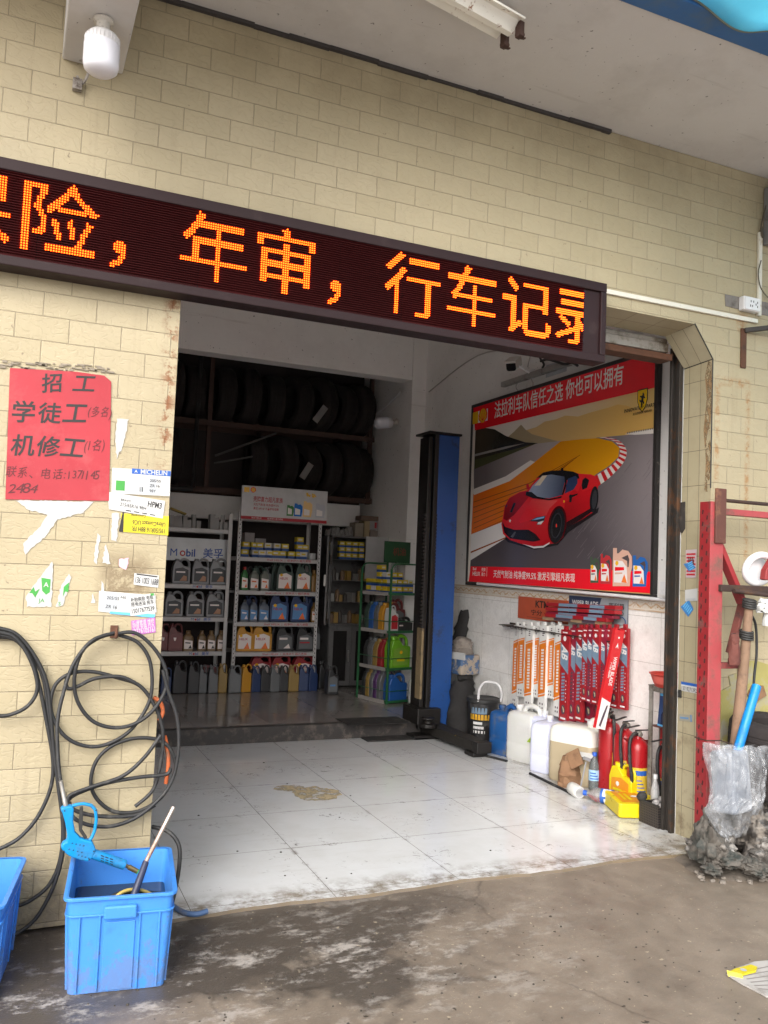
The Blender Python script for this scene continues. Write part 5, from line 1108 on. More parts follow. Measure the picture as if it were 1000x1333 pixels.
lw = L * .40; b = MB(); b.bx(L * .42, L * 1.0, .16, .275, -.0012, -.0003); b.build('label', mat('dark_label', (.04, .045, .05), .5), o)
b = MB(); b.text('超浓缩冷却液', .034, frame((0, -.0016, 0), (1, 0, 0), (0, 0, 1)), L * .71, .235, 0, 'C', .012, width=L * .5); b.text('重负荷发动机', .022, frame((0, -.0016, 0), (1, 0, 0), (0, 0, 1)), L * .71, .20, 0, 'C', .012, width=L * .42); b.bx(L * .42, L * 1.0, .115, .158, -.0012, -.0003); b.build('label_lettering', WPR, o)
b = MB(); b.poly([(L * .86, .165), (L * .99, .165), (L * .99, .205)], 0, frame((0, -.0016, 0), (1, 0, 0), (0, 0, 1))); b.build('label_flash', mat('lime_print', (.35, .55, .03), .5), o)
M, L = floorM((687, 1003), (712, 1009)); jerrycan('lilac white jerrycan, narrow end to the room', M, L * 1.05, .28, .40, LILAC, WCAP, .5, False)
jerrycan('pale lilac jerrycan pushed against the wall behind the first lilac one', T(.10, .19, 0) @ M, L * 1.2, .2, .405, LILAC, WCAP, .5, False)
M, L = floorM((711, 1014), (768, 1027)); o = jerrycan('big jerrycan with cloudy brown liquid inside', M, L * 1.04, .22, .44, HALF, WCAP, .80)
bk = thing('oil_bucket', 'black lidded oil bucket with a yellow and white label', 'bucket', (3.70, 2.66, 0))
b = MB(); b.lathe([(.105, 0), (.112, .01), (.128, .33), (.134, .335), (.134, .345)], 28); b.build('pail', mat('black_pail', (.022, .021, .022), .4, 0, .3, 8, dirt=(.09, .085, .08), ds=12), bk, smooth=40)
b = MB(); b.lathe([(.137, .335), (.140, .345), (.140, .365), (.128, .372), (.12, .366), (0, .366)], 28); b.build('lid', mat('black_lid', (.03, .03, .03), .45), bk, smooth=40)
def wrap(b, r0, r1, z0, z1, a0, a1, n=10): b.grid(n, 1, lambda u, v: ((r0 + (r1 - r0) * v) * math.cos(R(a0 + (a1 - a0) * u)), (r0 + (r1 - r0) * v) * math.sin(R(a0 + (a1 - a0) * u)), z0 + (z1 - z0) * v))
b = MB(); wrap(b, .1215, .1235, .20, .245, 185, 265); b.build('yellow_band', mat('amber_print', (.62, .33, .02), .5), bk)
b = MB()
for k in range(3): wrap(b, .1155 + k * .0022, .1168 + k * .0022, .09 + k * .036, .112 + k * .036, 200, 250 - 6 * k)
b.build('white_print', WPR, bk)
b = MB(); wrap(b, .1242, .126, .25, .30, 190, 255); b.build('grey_band', SLATE, bk)
b = MB(); b.tube(spline([(-.10, -.09, .35), (-.06, -.03, .44), (.0, -.02, .50), (.09, -.06, .49), (.125, -.08, .42), (.13, -.06, .34)], 7), .011, 8); b.build('carry_handle', WHITEPL, bk, smooth=60)

# ---- fire extinguishers, funnel, cabinet stand
EXR = mat('extinguisher_red', (.34, .010, .014), .28, 0, .12, 6, dirt=(.16, .05, .05), ds=11, dth=(.6, .75))
def extinguisher(label, px, pz, x=3.73, r=.062, h=.42, rot=0, tall=True):
    yy = P(px, pz, 0, x).y
    o = thing('fire_extinguisher', label, 'fire extinguisher', (x, yy, 0), rot, 'fire extinguishers in the corner')
    b = MB(); b.lathe([(r * .9, 0), (r, .012), (r, h * .80), (r * .96, h * .86), (r * .75, h * .92), (r * .35, h * .96), (r * .3, h)], 26); b.build('cylinder', EXR, o, smooth=45)
    b = MB(); wrap(b, r + .0008, r + .0008, h * .18, h * .56, 205, 300); b.build('label', mat('yellow_label', (.62, .42, .04), .5), o)
    b = MB(); wrap(b, r + .0014, r + .0014, h * .45, h * .52, 215, 290)
    for k in range(4): wrap(b, r + .0014, r + .0014, h * (.22 + .05 * k), h * (.235 + .05 * k), 220, 285 - k * 8)
    b.build('label_print', BLUEINK, o)
    b = MB(); b.bx(-.016, .016, -.016, .016, h, h + .03); b.lathe([(.008, 0), (.016, .003), (.016, .014), (0, .016)], 12, T(0, -.016, h + .012) @ RX(90)); b.build('valve', GALV, o, bevel=.003)
    b = MB(); b.box((.03, 0, h + .034), (.10, .018, .006), None); b.box((.03, 0, h + .058), (.11, .02, .006), T(0, 0, 0) @ RY(-9)); b.build('lever', BLACKTRIM, o, bevel=.002)
    b = MB(); b.tube(spline([(-.015, -.01, h + .012), (-.05, -.03, h + .02), (-r - .025, -.045, h - .02), (-r - .028, -.05, h * .7), (-r - .012, -.05, h * .45), (-r - .006, -.045, h * .25)], 7), .011, 9); b.build('discharge_hose', BLACKR, o, smooth=60)
    return o
extinguisher('red fire extinguisher beside the brown liquid jerrycan, farthest left', 793, 1000, 3.76, .075, .48, 40)
extinguisher('red fire extinguisher standing in the middle with its hose in front', 813, 1010, 3.73, .072, .46, 10)
extinguisher('front red fire extinguisher with a tall yellow label', 829, 1040, 3.72, .066, .43, -5)
extinguisher('dusty red fire extinguisher inside the steel stand', 864, 1040, 3.77, .05, .38, -10)
b = MB(); q = P(831, 962, 0, 3.79); b.lathe([(.012, -.14), (.014, -.06), (.05, -.035), (.095, .03), (.10, .035), (.094, .03), (.048, -.03), (.008, -.055)], 28, T(q.x - .02, q.y, q.z - .02), caps=False)
tag(b.build('funnel', mat('dusty_red_plastic', (.32, .02, .02), .45, dirt=(.12, .05, .045), ds=9), smooth=50), 'wide red funnel resting on top of the extinguishers', 'funnel')
# stand: galvanised angle frame with a red box and shelves
st = thing('steel_stand', 'small galvanised steel stand holding red boxes behind the doorway', 'stand', (3.70, .56, 0)); sti = Matrix.Translation((-3.70, -.56, 0))
y1, y0 = .665, .40; zt_ = P(845, 892, 0, 3.72).z
for xx, yy in ((3.715, y1), (3.715, y0), (3.835, y1), (3.835, y0)):
    sx = 1 if xx < 3.75 else -1; sy = -1 if yy > .5 else 1
    b = MB(); b.bx(xx, xx + .003 * sx, yy, yy + .034 * sy, 0, zt_); b.bx(xx + .0032 * sx, xx + .034 * sx, yy, yy + .003 * sy, 0, zt_); spart(st, sti, 'leg', b, GALV)
b = MB(); b.bx(3.71, 3.84, y0 - .005, y1 + .005, zt_ + .001, zt_ + .007); b.bx(3.711, 3.714, y0, y1, zt_ - .03, zt_); spart(st, sti, 'top', b, GALV, bevel=.002)
zm = P(858, 952, 0, 3.62).z
b = MB(); b.bx(3.72, 3.835, y0 + .004, y1 - .004, zm - .006, zm); spart(st, sti, 'shelf', b, mat('brown_shelf', (.13, .04, .03), .6, dirt=(.06, .03, .02), ds=14))
RBX = mat('dull_red_sheet', (.28, .02, .022), .45, .1, .15, 6, dirt=(.10, .03, .03), ds=9)
b = MB(); b.bx(3.765, 3.832, y0 + .02, y1 - .04, zm + .001, zt_ - .03); tag(b.build('red_cabinet', RBX, bevel=.004), 'dull red metal box on the upper shelf of the stand', 'metal box')
b = MB(); b.bx(3.80, 3.833, y0 + .01, y1 - .01, .04, zm - .02); tag(b.build('metal_sheet', RBX, bevel=.003), 'tall dull red metal panel behind the extinguishers in the stand', 'panel')
pm = thing('picture_card', 'dark blue card with a suited figure leaning on the red box', 'card', M=frame((3.74, P(856, 930, 0, 3.74).y, zm + .002), (.06, -1, 0), (.10, 0, 1)))
b = MB(); b.bx(0, .135, 0, .20, -.004, 0); b.build('card', mat('dark_blue_print', (.025, .05, .14), .4), pm)
b = MB(); b.poly([(.025, .01), (.11, .01), (.112, .07), (.095, .10), (.078, .108), (.057, .108), (.04, .10), (.023, .07)], .0006); b.build('printed_suit', pc('suit', 30, 34, 52), pm)
b = MB(); b.poly(circ(.017, 14, .0675, .128, .022), .0008); b.poly([(.06, .108), (.075, .108), (.0675, .06)], .0012); b.build('printed_face', pc('skin', 150, 128, 120), pm)
b = MB(); b.poly([(.0, .185), (.135, .185), (.135, .20), (0, .20)], .0006); b.poly([(.0, 0), (.135, 0), (.135, .012), (0, .012)], .0006); b.build('card_band', LBLUE, pm)
# red basin on top
ba = thing('basin', 'red plastic basin on top of the steel stand', 'basin', (3.745, .52, zt_ + .008))
b = MB(); b.lathe([(.075, 0), (.085, .004), (.112, .075), (.122, .08), (.122, .085), (.112, .084), (.082, .01), (0, .008)], 32, caps=False); b.poly(circ(.076, 32), .0005)
b.build('bowl', mat('red_basin_plastic', (.52, .05, .035), .4, 0, .1, 6), ba, smooth=50)
b = MB(); b.lathe([(.0945, .012 + .012), (.1105, .07), (.1113, .07), (.0953, .024)], 32, caps=False); b.build('rim_band', mat('pale_red_band', (.60, .10, .075), .4), ba, smooth=50)
# black plastic crate under the stand front
pb = thing('black_crate', 'low black perforated plastic crate by the shutter rail', 'crate', (3.62, .50, 0)); pbi = Matrix.Translation((-3.62, -.50, 0))
t = NT('perforated_black'); s = t.sep(); hole = t.math('MULTIPLY', t.math('GREATER_THAN', t.math('FRACT', t.math('MULTIPLY', s[1], 70)), .45), t.math('GREATER_THAN', t.math('FRACT', t.math('MULTIPLY', s[2], 70)), .45))
t.set(Base_Color=t.mix(hole, (.045, .035, .03), (.006, .005, .005)), Roughness=.6); t.bump(hole, .6, .003)
b = MB(); b.bx(3.49, 3.494, .31, .47, 0, .12); b.bx(3.494, 3.66, .466, .47, 0, .12); b.bx(3.494, 3.66, .31, .314, 0, .12); b.bx(3.494, 3.66, .314, .466, 0, .01); b.bx(3.66, 3.664, .31, .47, 0, .12); spart(pb, pbi, 'shell', b, t.mat)
b = MB(); b.bx(3.484, 3.496, .304, .476, .1205, .132); spart(pb, pbi, 'rim', b, BLACKTRIM, bevel=.002)
b = MB(); rr = random.Random(4)
for k in range(9): c = (3.57 + rr.uniform(-.05, .06), .37 + rr.uniform(-.04, .07), .115 + rr.uniform(-.01, .02)); b.lathe([(.0, -.018), (.018, -.008), (.022, .004), (.012, .016), (0, .02)], 7, T(*c) @ RX(rr.uniform(0, 180)))
tag(b.build('rag', mat('white_grey_rag', (.34, .32, .31), .9, 0, .5, 20), smooth=30), 'crumpled pale rags on the black crate', 'rag')
b = MB(); b.lathe([(0, -.03), (.022, -.024), (.03, 0), (.024, .02), (.01, .03), (0, .032)], 9, T(3.50, .46, .145) @ RX(60)); tag(b.build('black_rag', mat('oily_black_rag', (.03, .028, .027), .85, 0, .5, 24, bump=.8), smooth=60), 'oily black rag on the corner of the black crate', 'rag')

# ---- bottles on the floor
CLEAR = None
def clearmat(name, c, rough=.08):
    t = NT(name); t.set(Base_Color=c, Roughness=rough); t.b.inputs['Transmission Weight'].default_value = .85; t.b.inputs['IOR'].default_value = 1.25; return t.mat
PET = clearmat('clear_pet', (.80, .86, .86)); 
def bottle(name, label, M, prof, m, capr, caph, capm, group=None, n=20, sx=1, sy=1, cat='bottle'):
    o = thing(name, label, cat, M=M, group=group); b = MB(); b.lathe(prof, n, None, sx, sy); b.build('body', m, o, smooth=50)
    z = prof[-1][1]; b = MB(); b.lathe([(capr, z - .004), (capr, z + caph), (capr * .9, z + caph + .002)], 16); b.build('cap', capm, o, smooth=40); return o
def at0(px, py, z=0): p = P(px, py, 2, z); return T(p.x, p.y, p.z)
BCAP = mat('blue_cap', (.02, .10, .50), .4)
petprof = [(.030, 0), (.036, .006), (.036, .05), (.0345, .055), (.036, .06), (.036, .14), (.034, .16), (.022, .195), (.014, .215), (.014, .228)]
o = bottle('water_bottle', 'clear bottle with a blue cap and greenish liquid standing by the brown bag', at0(773, 1028), petprof, PET, .016, .018, BCAP)
b = MB(); b.lathe([(.0366, .065), (.0366, .135)], 20, caps=False); b.build('label', mat('pale_blue_label', (.35, .55, .75), .4), o)
b = MB(); b.lathe([(.0335, .004), (.0340, .055)], 18); b.build('liquid', mat('green_liquid', (.06, .13, .04), .15), o); b = MB()
for k in range(3): wrap(b, .0371, .0371, .075 + k * .018, .083 + k * .018, 190, 290 - k * 20)
b.build('label_print', BLUEINK, o)
d = (P(803, 1034, 2, .04) - P(768, 1028, 2, .04)).normalized()
bigpet = [(.014, 0), (.014, .018), (.022, .03), (.043, .065), (.045, .09), (.043, .095), (.045, .10), (.045, .19), (.043, .195), (.045, .2), (.044, .24), (.034, .252)]
p0 = P(762, 1032, 2, .046); o = thing('water_bottle', 'clear water bottle with a blue label lying on its side', 'bottle', M=T(p0.x, p0.y, .046) @ axis_to((d.x, d.y, 0)))
b = MB(); b.lathe(bigpet, 22); b.build('body', PET, o, smooth=50); b = MB(); b.lathe([(.017, -.012), (.017, .012)], 14); b.build('cap', BCAP, o, smooth=40); b = MB(); b.lathe([(.0456, .105), (.0456, .185)], 22, caps=False); b.build('label', BLUEINK, o)
b = MB(); wrap(b, .0462, .0462, .12, .17, 100, 170); wrap(b, .0462, .0462, .13, .16, 190, 260); b.build('label_print', WPR, o)
p0 = P(752, 1030, 2, .036); dd = Vector((-.12, -.55, 0)).normalized(); o = thing('plastic_pot', 'dusty white plastic pot lying on the floor with a stick leaning on it', 'pot', M=T(p0.x, p0.y + .04, .040) @ axis_to((dd.x * .7, dd.y, -.05)))
b = MB(); b.lathe([(.022, -.045), (.038, -.03), (.04, .0), (.04, .075), (.036, .08)], 22); b.build('body', mat('dusty_white_pot', (.58, .57, .54), .5, dirt=(.3, .27, .22), ds=12), o, smooth=50); b = MB(); b.lathe([(.036, .0805), (.033, .083), (.03, .0805), (0, .0805)], 22); b.build('base', WCAP, o, smooth=40)
b = MB(); b.tube([P(756, 1024, 1, P(752, 1030, 2, .03).y), P(763, 992, 1, P(752, 1030, 2, .03).y + .1)], .005, 8); b.box((0, 0, 0), (.05, .02, .022), T(*P(764, 988, 1, P(752, 1030, 2, .03).y + .1)) @ RY(20)); tag(b.build('spray_pump', mat('grey_pump', (.28, .29, .30), .45), smooth=30), 'grey pump spray tube sticking up from the white pot', 'pump')
wprof = [(.026, 0), (.031, .005), (.031, .13), (.024, .165), (.013, .19), (.012, .205)]
bottle('white_bottle', 'dusty white bottle behind the upright yellow jug', at0(787, 1030), wprof, mat('dusty_white_bottle', (.50, .50, .48), .45, dirt=(.3, .28, .24), ds=12), .015, .02, WCAP)
bottle('white_bottle', 'pale bottle standing inside the stand, left one', T(3.66, .53, .0), [(k[0] * .85, k[1] * 1.1) for k in wprof], mat('grey_white_bottle', (.46, .46, .46), .45, dirt=(.2, .18, .16), ds=12), .013, .02, WCAP)
bottle('black_bottle', 'small black bottle standing inside the stand beside the shutter rail', T(3.70, .47, .0), [(k[0] * .8, k[1] * .8) for k in wprof], mat('black_bottle_plastic', (.03, .03, .03), .4, dirt=(.3, .3, .3), ds=16), .013, .016, BLACKTRIM)
o = bottle('spray_bottle', 'spray bottle with a blue trigger head in front of the extinguishers', at0(822, 1044), [(.032, 0), (.037, .005), (.037, .07), (.034, .085), (.036, .09), (.030, .125), (.015, .16), (.014, .175)], m_poly('cloudy_bottle', (.42, .44, .45)), .016, .018, mat('blue_trigger', (.02, .16, .30), .4))
b = MB(); b.prism([(-.014, .19), (.014, .19), (.016, .205), (.05, .215), (.052, .235), (-.022, .238), (-.03, .225), (-.018, .21)], -.011, .011, frame((0, 0, 0), (.35, -.93, 0), (0, 0, 1))); b.prism([(.022, .205), (.032, .207), (.044, .175), (.062, .155), (.058, .15), (.036, .168)], -.007, .007, frame((0, 0, 0), (.35, -.93, 0), (0, 0, 1)))
b.build('trigger_head', mat('blue_trigger', (.02, .16, .30), .4), o, bevel=.002)
# yellow oil jugs
YEL = mat('yellow_jug_plastic', (.66, .52, .008), .32, 0, .1, 6, dirt=(.30, .22, .05), ds=10, dth=(.62, .75))
def oil_jug(name, label, M, w_, h_, d_, m, labm, capm, prints=(), group=None, lab=None, cat='oil jug', hole=True):
    """flat-sided can: outline in x/z, handle loop top right, capped spout top left; front face is -y"""
    o = thing(name, label, cat, M=M, group=group); F = frame((0, 0, 0), (1, 0, 0), (0, 0, 1))
    ol = [(.04, 0), (.96, 0), (1, .03), (1, .62), (.97, .68), (.60, .72), (.46, .86), (.40, .90), (.16, .90), (.10, .86), (.0, .62), (0, .03)]
    b = MB(); b.prism([(x * w_, z * h_) for x, z in ol], -d_ / 2, d_ / 2, F); b.build('body', m, o, bevel=min(.014, d_ * .2), seg=3)
    b = MB(); b.tube(spline([(x * w_, 0, z * h_) for x, z in ((.42, .84), (.55, .965), (.72, .985), (.88, .93), (.955, .80), (.95, .62))], 5), min(d_ * .16, w_ * .075), 8); b.build('handle', m, o, smooth=70)
    b = MB(); b.lathe([(w_ * .13, h_ * .89), (w_ * .13, h_ * .985), (w_ * .11, h_)], 14, T(w_ * .27, 0, 0)); b.build('cap', capm, o, smooth=40)
    if labm:
        b = MB(); b.prism([(x * w_, z * h_) for x, z in (lab or ((.1, .10), (.88, .10), (.88, .56), (.55, .66), (.12, .60)))], d_ / 2 + .0004, d_ / 2 + .001, F); b.build('label', labm, o)
    for k, (nm, pm_, shapes) in enumerate(prints):
        b = MB()
        for sh in shapes:
            if sh[0] == 't': b.text(sh[1], sh[2] * h_, F @ T(0, 0, d_ / 2 + .0016 + k * .0004), sh[3] * w_, sh[4] * h_, 0, 'C', .015, width=sh[5] * w_)
            elif sh[0] == 's': b.poly(pecten(sh[1] * w_, sh[2] * h_, sh[3] * w_, 5), d_ / 2 + .0016 + k * .0004, F)
            else: b.poly([(x * w_, z * h_) for x, z in sh[1]], d_ / 2 + .0016 + k * .0004, F)
        b.build(nm, pm_, o)
    return o
ORL = mat('orange_label', (.66, .25, .015), .4)
M, L = floorM((786, 1032), (811, 1042)); oil_jug('yellow_jug', 'yellow oil jug with an orange label standing upright', T(-.06, -.13, 0) @ M @ T(0, .03, 0), L * 1.12, .245, .07, YEL, ORL, YEL, [('label_print', YEL, [('p', ((.2, .3), (.6, .3), (.6, .36), (.2, .36))), ('p', ((.2, .2), (.7, .2), (.7, .25), (.2, .25)))]), ('label_dot', WPR, [('s', .4, .48, .07)])])
pA, pB = P(786, 1047, 2, .0), P(806, 1066, 2, .0); u = (pB - pA); u.z = 0; L = u.length; u.normalize(); vv = Vector((-u.y, u.x, 0))
# lying: its bottom faces the camera, spout away
MJ = frame((pA.x, pA.y, .004), u, vv) @ Matrix(((1, 0, 0, 0), (0, 0, 1, 0), (0, -1, 0, .085), (0, 0, 0, 1)))
oil_jug('yellow_jug', 'yellow oil jug with an orange label lying on its side near the doorway', MJ @ T(0, .042, 0), L, .30, .084, YEL, ORL, mat('dark_cap', (.03, .03, .03), .5), [('label_print', YEL, [('p', ((.25, .3), (.7, .3), (.7, .36), (.25, .36))), ('p', ((.25, .2), (.7, .2), (.7, .25), (.25, .25)))]), ('label_dot', WPR, [('s', .45, .48, .07)])])
# crumpled brown bag
def crumple(b, w_, h_, d_, seed, M=None, nx=12, nz=10):
    rr = random.Random(seed); rings = []
    for j in range(nz + 1):
        t_ = j / nz; k = (1 - .35 * t_ ** 2) * (1 + rr.uniform(-.08, .08)); rings.append([((w_ / 2 * k * math.cos(2 * math.pi * i / nx) * (1 + rr.uniform(-.13, .13))), (d_ / 2 * k * math.sin(2 * math.pi * i / nx) * (1 + rr.uniform(-.13, .13))), h_ * t_ + rr.uniform(-.012, .012) * (0 < j)) for i in range(nx)])
    return b.loft(rings, M)
KRAFT = mat('brown_kraft', (.23, .125, .065), .8, 0, .35, 14, dirt=(.12, .065, .035), ds=16, bump=.3)
p = P(745, 1026, 2, 0); b = MB(); crumple(b, .17, .20, .13, 5, T(p.x + .02, p.y + .06, 0)); bag = tag(b.build('paper_bag', KRAFT, smooth=25), 'crumpled brown paper bag in front of the brown liquid jerrycan', 'bag')
b = MB(); b.box((0, 0, 0), (.10, .008, .11), T(p.x - .0, p.y - .02, .20) @ RZ(-60) @ RY(-32) @ RX(-15)); b.box((0, 0, 0), (.13, .09, .004), T(p.x + .10, p.y - .0, .215) @ RZ(-65) @ RX(8)); tag(b.build('carton_flap', KRAFT), 'torn brown carton flap on top of the crumpled bag', 'carton')
b = MB(); b.box((0, 0, 0), (.11, .05, .003), T(p.x + .08, p.y - .03, .222) @ RZ(-65) @ RX(30)); tag(b.build('carton_label', WPAP), 'white printed label card lying on the crumpled bag', 'label card')
# black kerb strip the containers stand against
b = MB()
for (x0, y0), (x1, y1) in (((690, 1008), (748, 1036)), ((628, 984), (660, 992))):
    a, c = P(x0, y0, 2, 0), P(x1, y1, 2, 0); b.tube([(a.x, a.y, .006), ((a.x + c.x) / 2, (a.y + c.y) / 2 + .01, .006), (c.x, c.y, .006)], .011, 7)
tag(b.build('black_hose', BLACKR, smooth=60), 'black rubber hose lying along the foot of the jerrycans', 'hose')
# ---- clutter behind the lift post: hanging bag, box, mat
def lump(name, label, cat, px, py, x, w_, h_, d_, m, seed, tilt=0):
    q = P(px, py, 0, x); b = MB(); crumple(b, w_, h_, d_, seed, T(q.x, q.y, q.z) @ RZ(seed * 37) @ RX(tilt)); return tag(b.build(name, m, smooth=40), label, cat)
DKF = mat('black_fabric', (.022, .02, .02), .85, 0, .4, 12)
lump('black_bag', 'black rubber bag hanging high behind the blue lift post', 'bag', 596, 842, 3.76, .15, .34, .08, DKF, 3, 14)
lump('grey_cloth', 'grey brown cloth draped over the blue box behind the lift post', 'cloth', 602, 853, 3.72, .20, .15, .15, mat('grey_cloth', (.25, .215, .185), .9, 0, .4, 18, dirt=(.12, .10, .09), ds=14), 4)
q = P(604, 877, 0, 3.72); b = MB(); b.prism(rrect(.22, .19, .03), 0, .17, T(q.x, q.y, q.z) @ RZ(12)); tag(b.build('parts_box', mat('dirty_blue_box', (.06, .12, .24), .5, 0, .2, 7, dirt=(.36, .30, .24), ds=11, dth=(.5, .56)), bevel=.012), 'dirty blue plastic box wedged behind the lift post', 'box')
b = MB(); b.bx(-.085, .085, -.006, .006, 0, .06, T(q.x - .10, q.y - .06, q.z + .135) @ RZ(-70) @ RX(8)); tag(b.build('paper_label', WPAP), 'white paper tag on the front of the dirty blue box', 'paper')
lump('black_sheet', 'folded black rubber sheet below the dirty blue box', 'sheet', 605, 899, 3.73, .25, .15, .16, DKF, 6)
b = MB(); q = P(592, 920, 0, 3.66); b.grid(8, 8, lambda u, v: (u * .36 - .18, .03 * math.sin(u * 5) + .05 * v * v, .36 * v), T(q.x - .02, q.y, q.z - .16) @ RZ(-62) @ RX(18)); tag(b.build('floor_mat', mat('black_mat', (.026, .025, .027), .8, bump=.4), smooth=60, thick=.008), 'black car floor mat leaning between the lift post and the bucket', 'floor mat')
b = MB(); q = P(600, 940, 0, 3.60); crumple(b, .26, .46, .2, 9, T(q.x + .02, q.y + .05, .02)); tag(b.build('dark_bundle', DKF, smooth=40), 'dark bundle on the floor behind the black mat', 'bundle')
# ------------------------------------------------------------------ lift post
LBLUE2 = mat('lift_post_blue', (.018, .075, .27), .38, .1, .22, 4, dirt=(.03, .035, .06), ds=7, dth=(.58, .75))
LBLK = mat('greasy_black_steel', (.016, .014, .013), .45, .3, .4, 8, dirt=(.07, .055, .04), ds=12, dth=(.6, .78))
lp = thing('lift_post', 'tall blue and black car lift post standing by the right wall', 'lift post', (3.44, 3.05, 0)); lpi = Matrix.Translation((-3.44, -3.05, 0))
b = MB(); b.bx(3.345, 3.545, 2.95, 2.962, .03, 2.60); b.bx(3.533, 3.545, 2.9625, 3.20, .03, 2.60); b.bx(3.345, 3.5325, 3.19, 3.20, .03, 2.60); spart(lp, lpi, 'column', b, LBLUE2, bevel=.008, seg=3)
b = MB(); b.bx(3.305, 3.343, 2.945, 2.99, .03, 2.60); b.bx(3.26, 3.30, 2.98, 3.16, .06, 2.58); b.bx(3.305, 3.343, 3.15, 3.20, .03, 2.60); spart(lp, lpi, 'guide_channel', b, LBLK, bevel=.004)
b = MB()
for k in range(52):
    z = .30 + k * .031; b.prism([(0, 0), (-.022, .004), (-.022, .016), (0, .026)], -.02, .02, T(3.259, 3.0, z) @ RX(90)); b.prism([(0, 0), (-.014, .004), (-.014, .016), (0, .026)], -.008, .008, T(3.345, 2.948, z) @ RX(90))
spart(lp, lpi, 'safety_rack', b, LBLK)
b = MB(); b.bx(3.24, 3.56, 2.935, 3.215, 2.602, 2.622); spart(lp, lpi, 'cap_plate', b, LBLK, bevel=.003)
b = MB(); b.bx(3.235, 3.2585, 2.93, 3.03, .32, .92); spart(lp, lpi, 'buffer_block', b, mat('grubby_tan_block', (.22, .16, .085), .75, 0, .3, 8, dirt=(.06, .05, .04), ds=12), bevel=.006)
b = MB(); b.bx(3.17, 3.60, 2.86, 3.30, -.002, .03); spart(lp, lpi, 'base_plate', b, LBLK, bevel=.004)
ARMY = mat('worn_yellow_black_arm', (.022, .019, .016), .6, .2, .3, 8, dirt=(.36, .24, .03), ds=6, dth=(.64, .68))
b = MB(); b.prism([(3.26, 4.02), (3.42, 4.02), (3.47, 3.0), (3.47, 2.24), (3.35, 2.20), (3.30, 3.0)], .035, .115)
spart(lp, lpi, 'swing_arm', b, ARMY, bevel=.008)
b = MB(); b.bx(3.33, 3.46, 2.16, 2.30, .002, .034); b.bx(3.34, 3.47, 2.12, 2.20, .035, .12); spart(lp, lpi, 'arm_foot', b, LBLK, bevel=.006)
b = MB(); b.bx(3.20, 3.42, 2.88, 3.18, .116, .25); b.lathe([(.07, 0), (.07, .03), (.03, .035), (.03, .06), (.055, .065), (.055, .08), (0, .082)], 16, T(3.25, 2.78, .117)); spart(lp, lpi, 'carriage', b, LBLK, bevel=.008)
b = MB(); b.bx(2.6, 3.16, 2.92, 3.22, .1285, .1325); b.bx(2.75, 3.3, 2.86, 3.02, .001, .012); tag(b.build('rubber_strip', mat('dirty_rubber_strip', (.022, .02, .019), .8, dirt=(.06, .05, .045), ds=8)), 'dirty black rubber strips on the step beside the lift post', 'rubber strip')

# ------------------------------------------------------------------ shelves at the back
RACKW = mat('white_slotted_angle', (.52, .50, .49), .45, .1, .1, 6, dirt=(.30, .26, .23), ds=9, dth=(.62, .8)); SHELFW = mat('white_shelf_plate', (.48, .46, .455), .4, .1, .12, 5)
HOLE = mat('hole_black', (.02, .018, .018), .8)
def B4(x, y): return 200 + x / 4, 620 + y / 4
YF = 4.90
def bz(py, yy=YF): return P(300, py, 1, yy).z
def rack(name, label, x0, x1, y0, y1, zb, zt, levels, lip=.042, group=None, slots=True):
    o = thing(name, label, 'shelf', ((x0 + x1) / 2, y0, zb)); iv = Matrix.Translation((-(x0 + x1) / 2, -y0, -zb))
    for xx, yy in ((x0, y0), (x1, y0), (x0, y1), (x1, y1)):
        sx = 1 if xx == x0 else -1; sy = 1 if yy == y0 else -1
        b = MB(); b.bx(xx, xx + .034 * sx, yy, yy + .003 * sy, zb, zt); b.bx(xx, xx + .003 * sx, yy + .0032 * sy, yy + .034 * sy, zb, zt)
        if slots and yy == y0:
            k = zb + .05
            b.m = 1
            while k < zt - .02: b.bx(xx + .012 * sx, xx + .02 * sx, yy - .0012, yy - .0004, k, k + .016); b.bx(xx + .025 * sx, xx + .029 * sx, yy - .0012, yy - .0004, k + .02, k + .03); k += .045
        spart(o, iv, 'upright', b, [RACKW, HOLE])
    for z in levels:
        b = MB(); b.bx(x0 + .004, x1 - .004, y0 + .0045, y1 - .004, z - .004, z); b.bx(x0 + .036, x1 - .036, y0 - .001, y0 + .004, z - lip, z - .0045); b.bx(x0 + .036, x1 - .036, y1 - .008, y1 - .0045, z - lip, z - .0045)
        spart(o, iv, 'shelf_plate', b, SHELFW, bevel=.001)
    return o, iv
SX0, SX1 = 2.09, 2.985
sz = [bz(724), bz(768), bz(809.5), bz(849)]
sr, sri = rack('shelf_rack', 'white slotted shelf rack with a printed header board, full of oil cans', SX0, SX1, YF, 5.30, ZS, 1.93, sz + [.235])
LETR = mat('shelf_red_print', (.45, .02, .03), .5)
for z in sz:
    b = MB(); F = frame((SX0, YF - .0022, z - .036), (1, 0, 0), (0, 0, 1)); b.text('Shell HELIX', .026, F, .40, .006, 0, 'C', .012, width=.17); b.bx(.505, .508, .002, .028, 0, .0005, F); b.text('低净动力 超凡表现', .026, F, .66, .006, 0, 'C', .012, width=.26)
    spart(sr, sri, 'shelf_lettering', b, LETR)
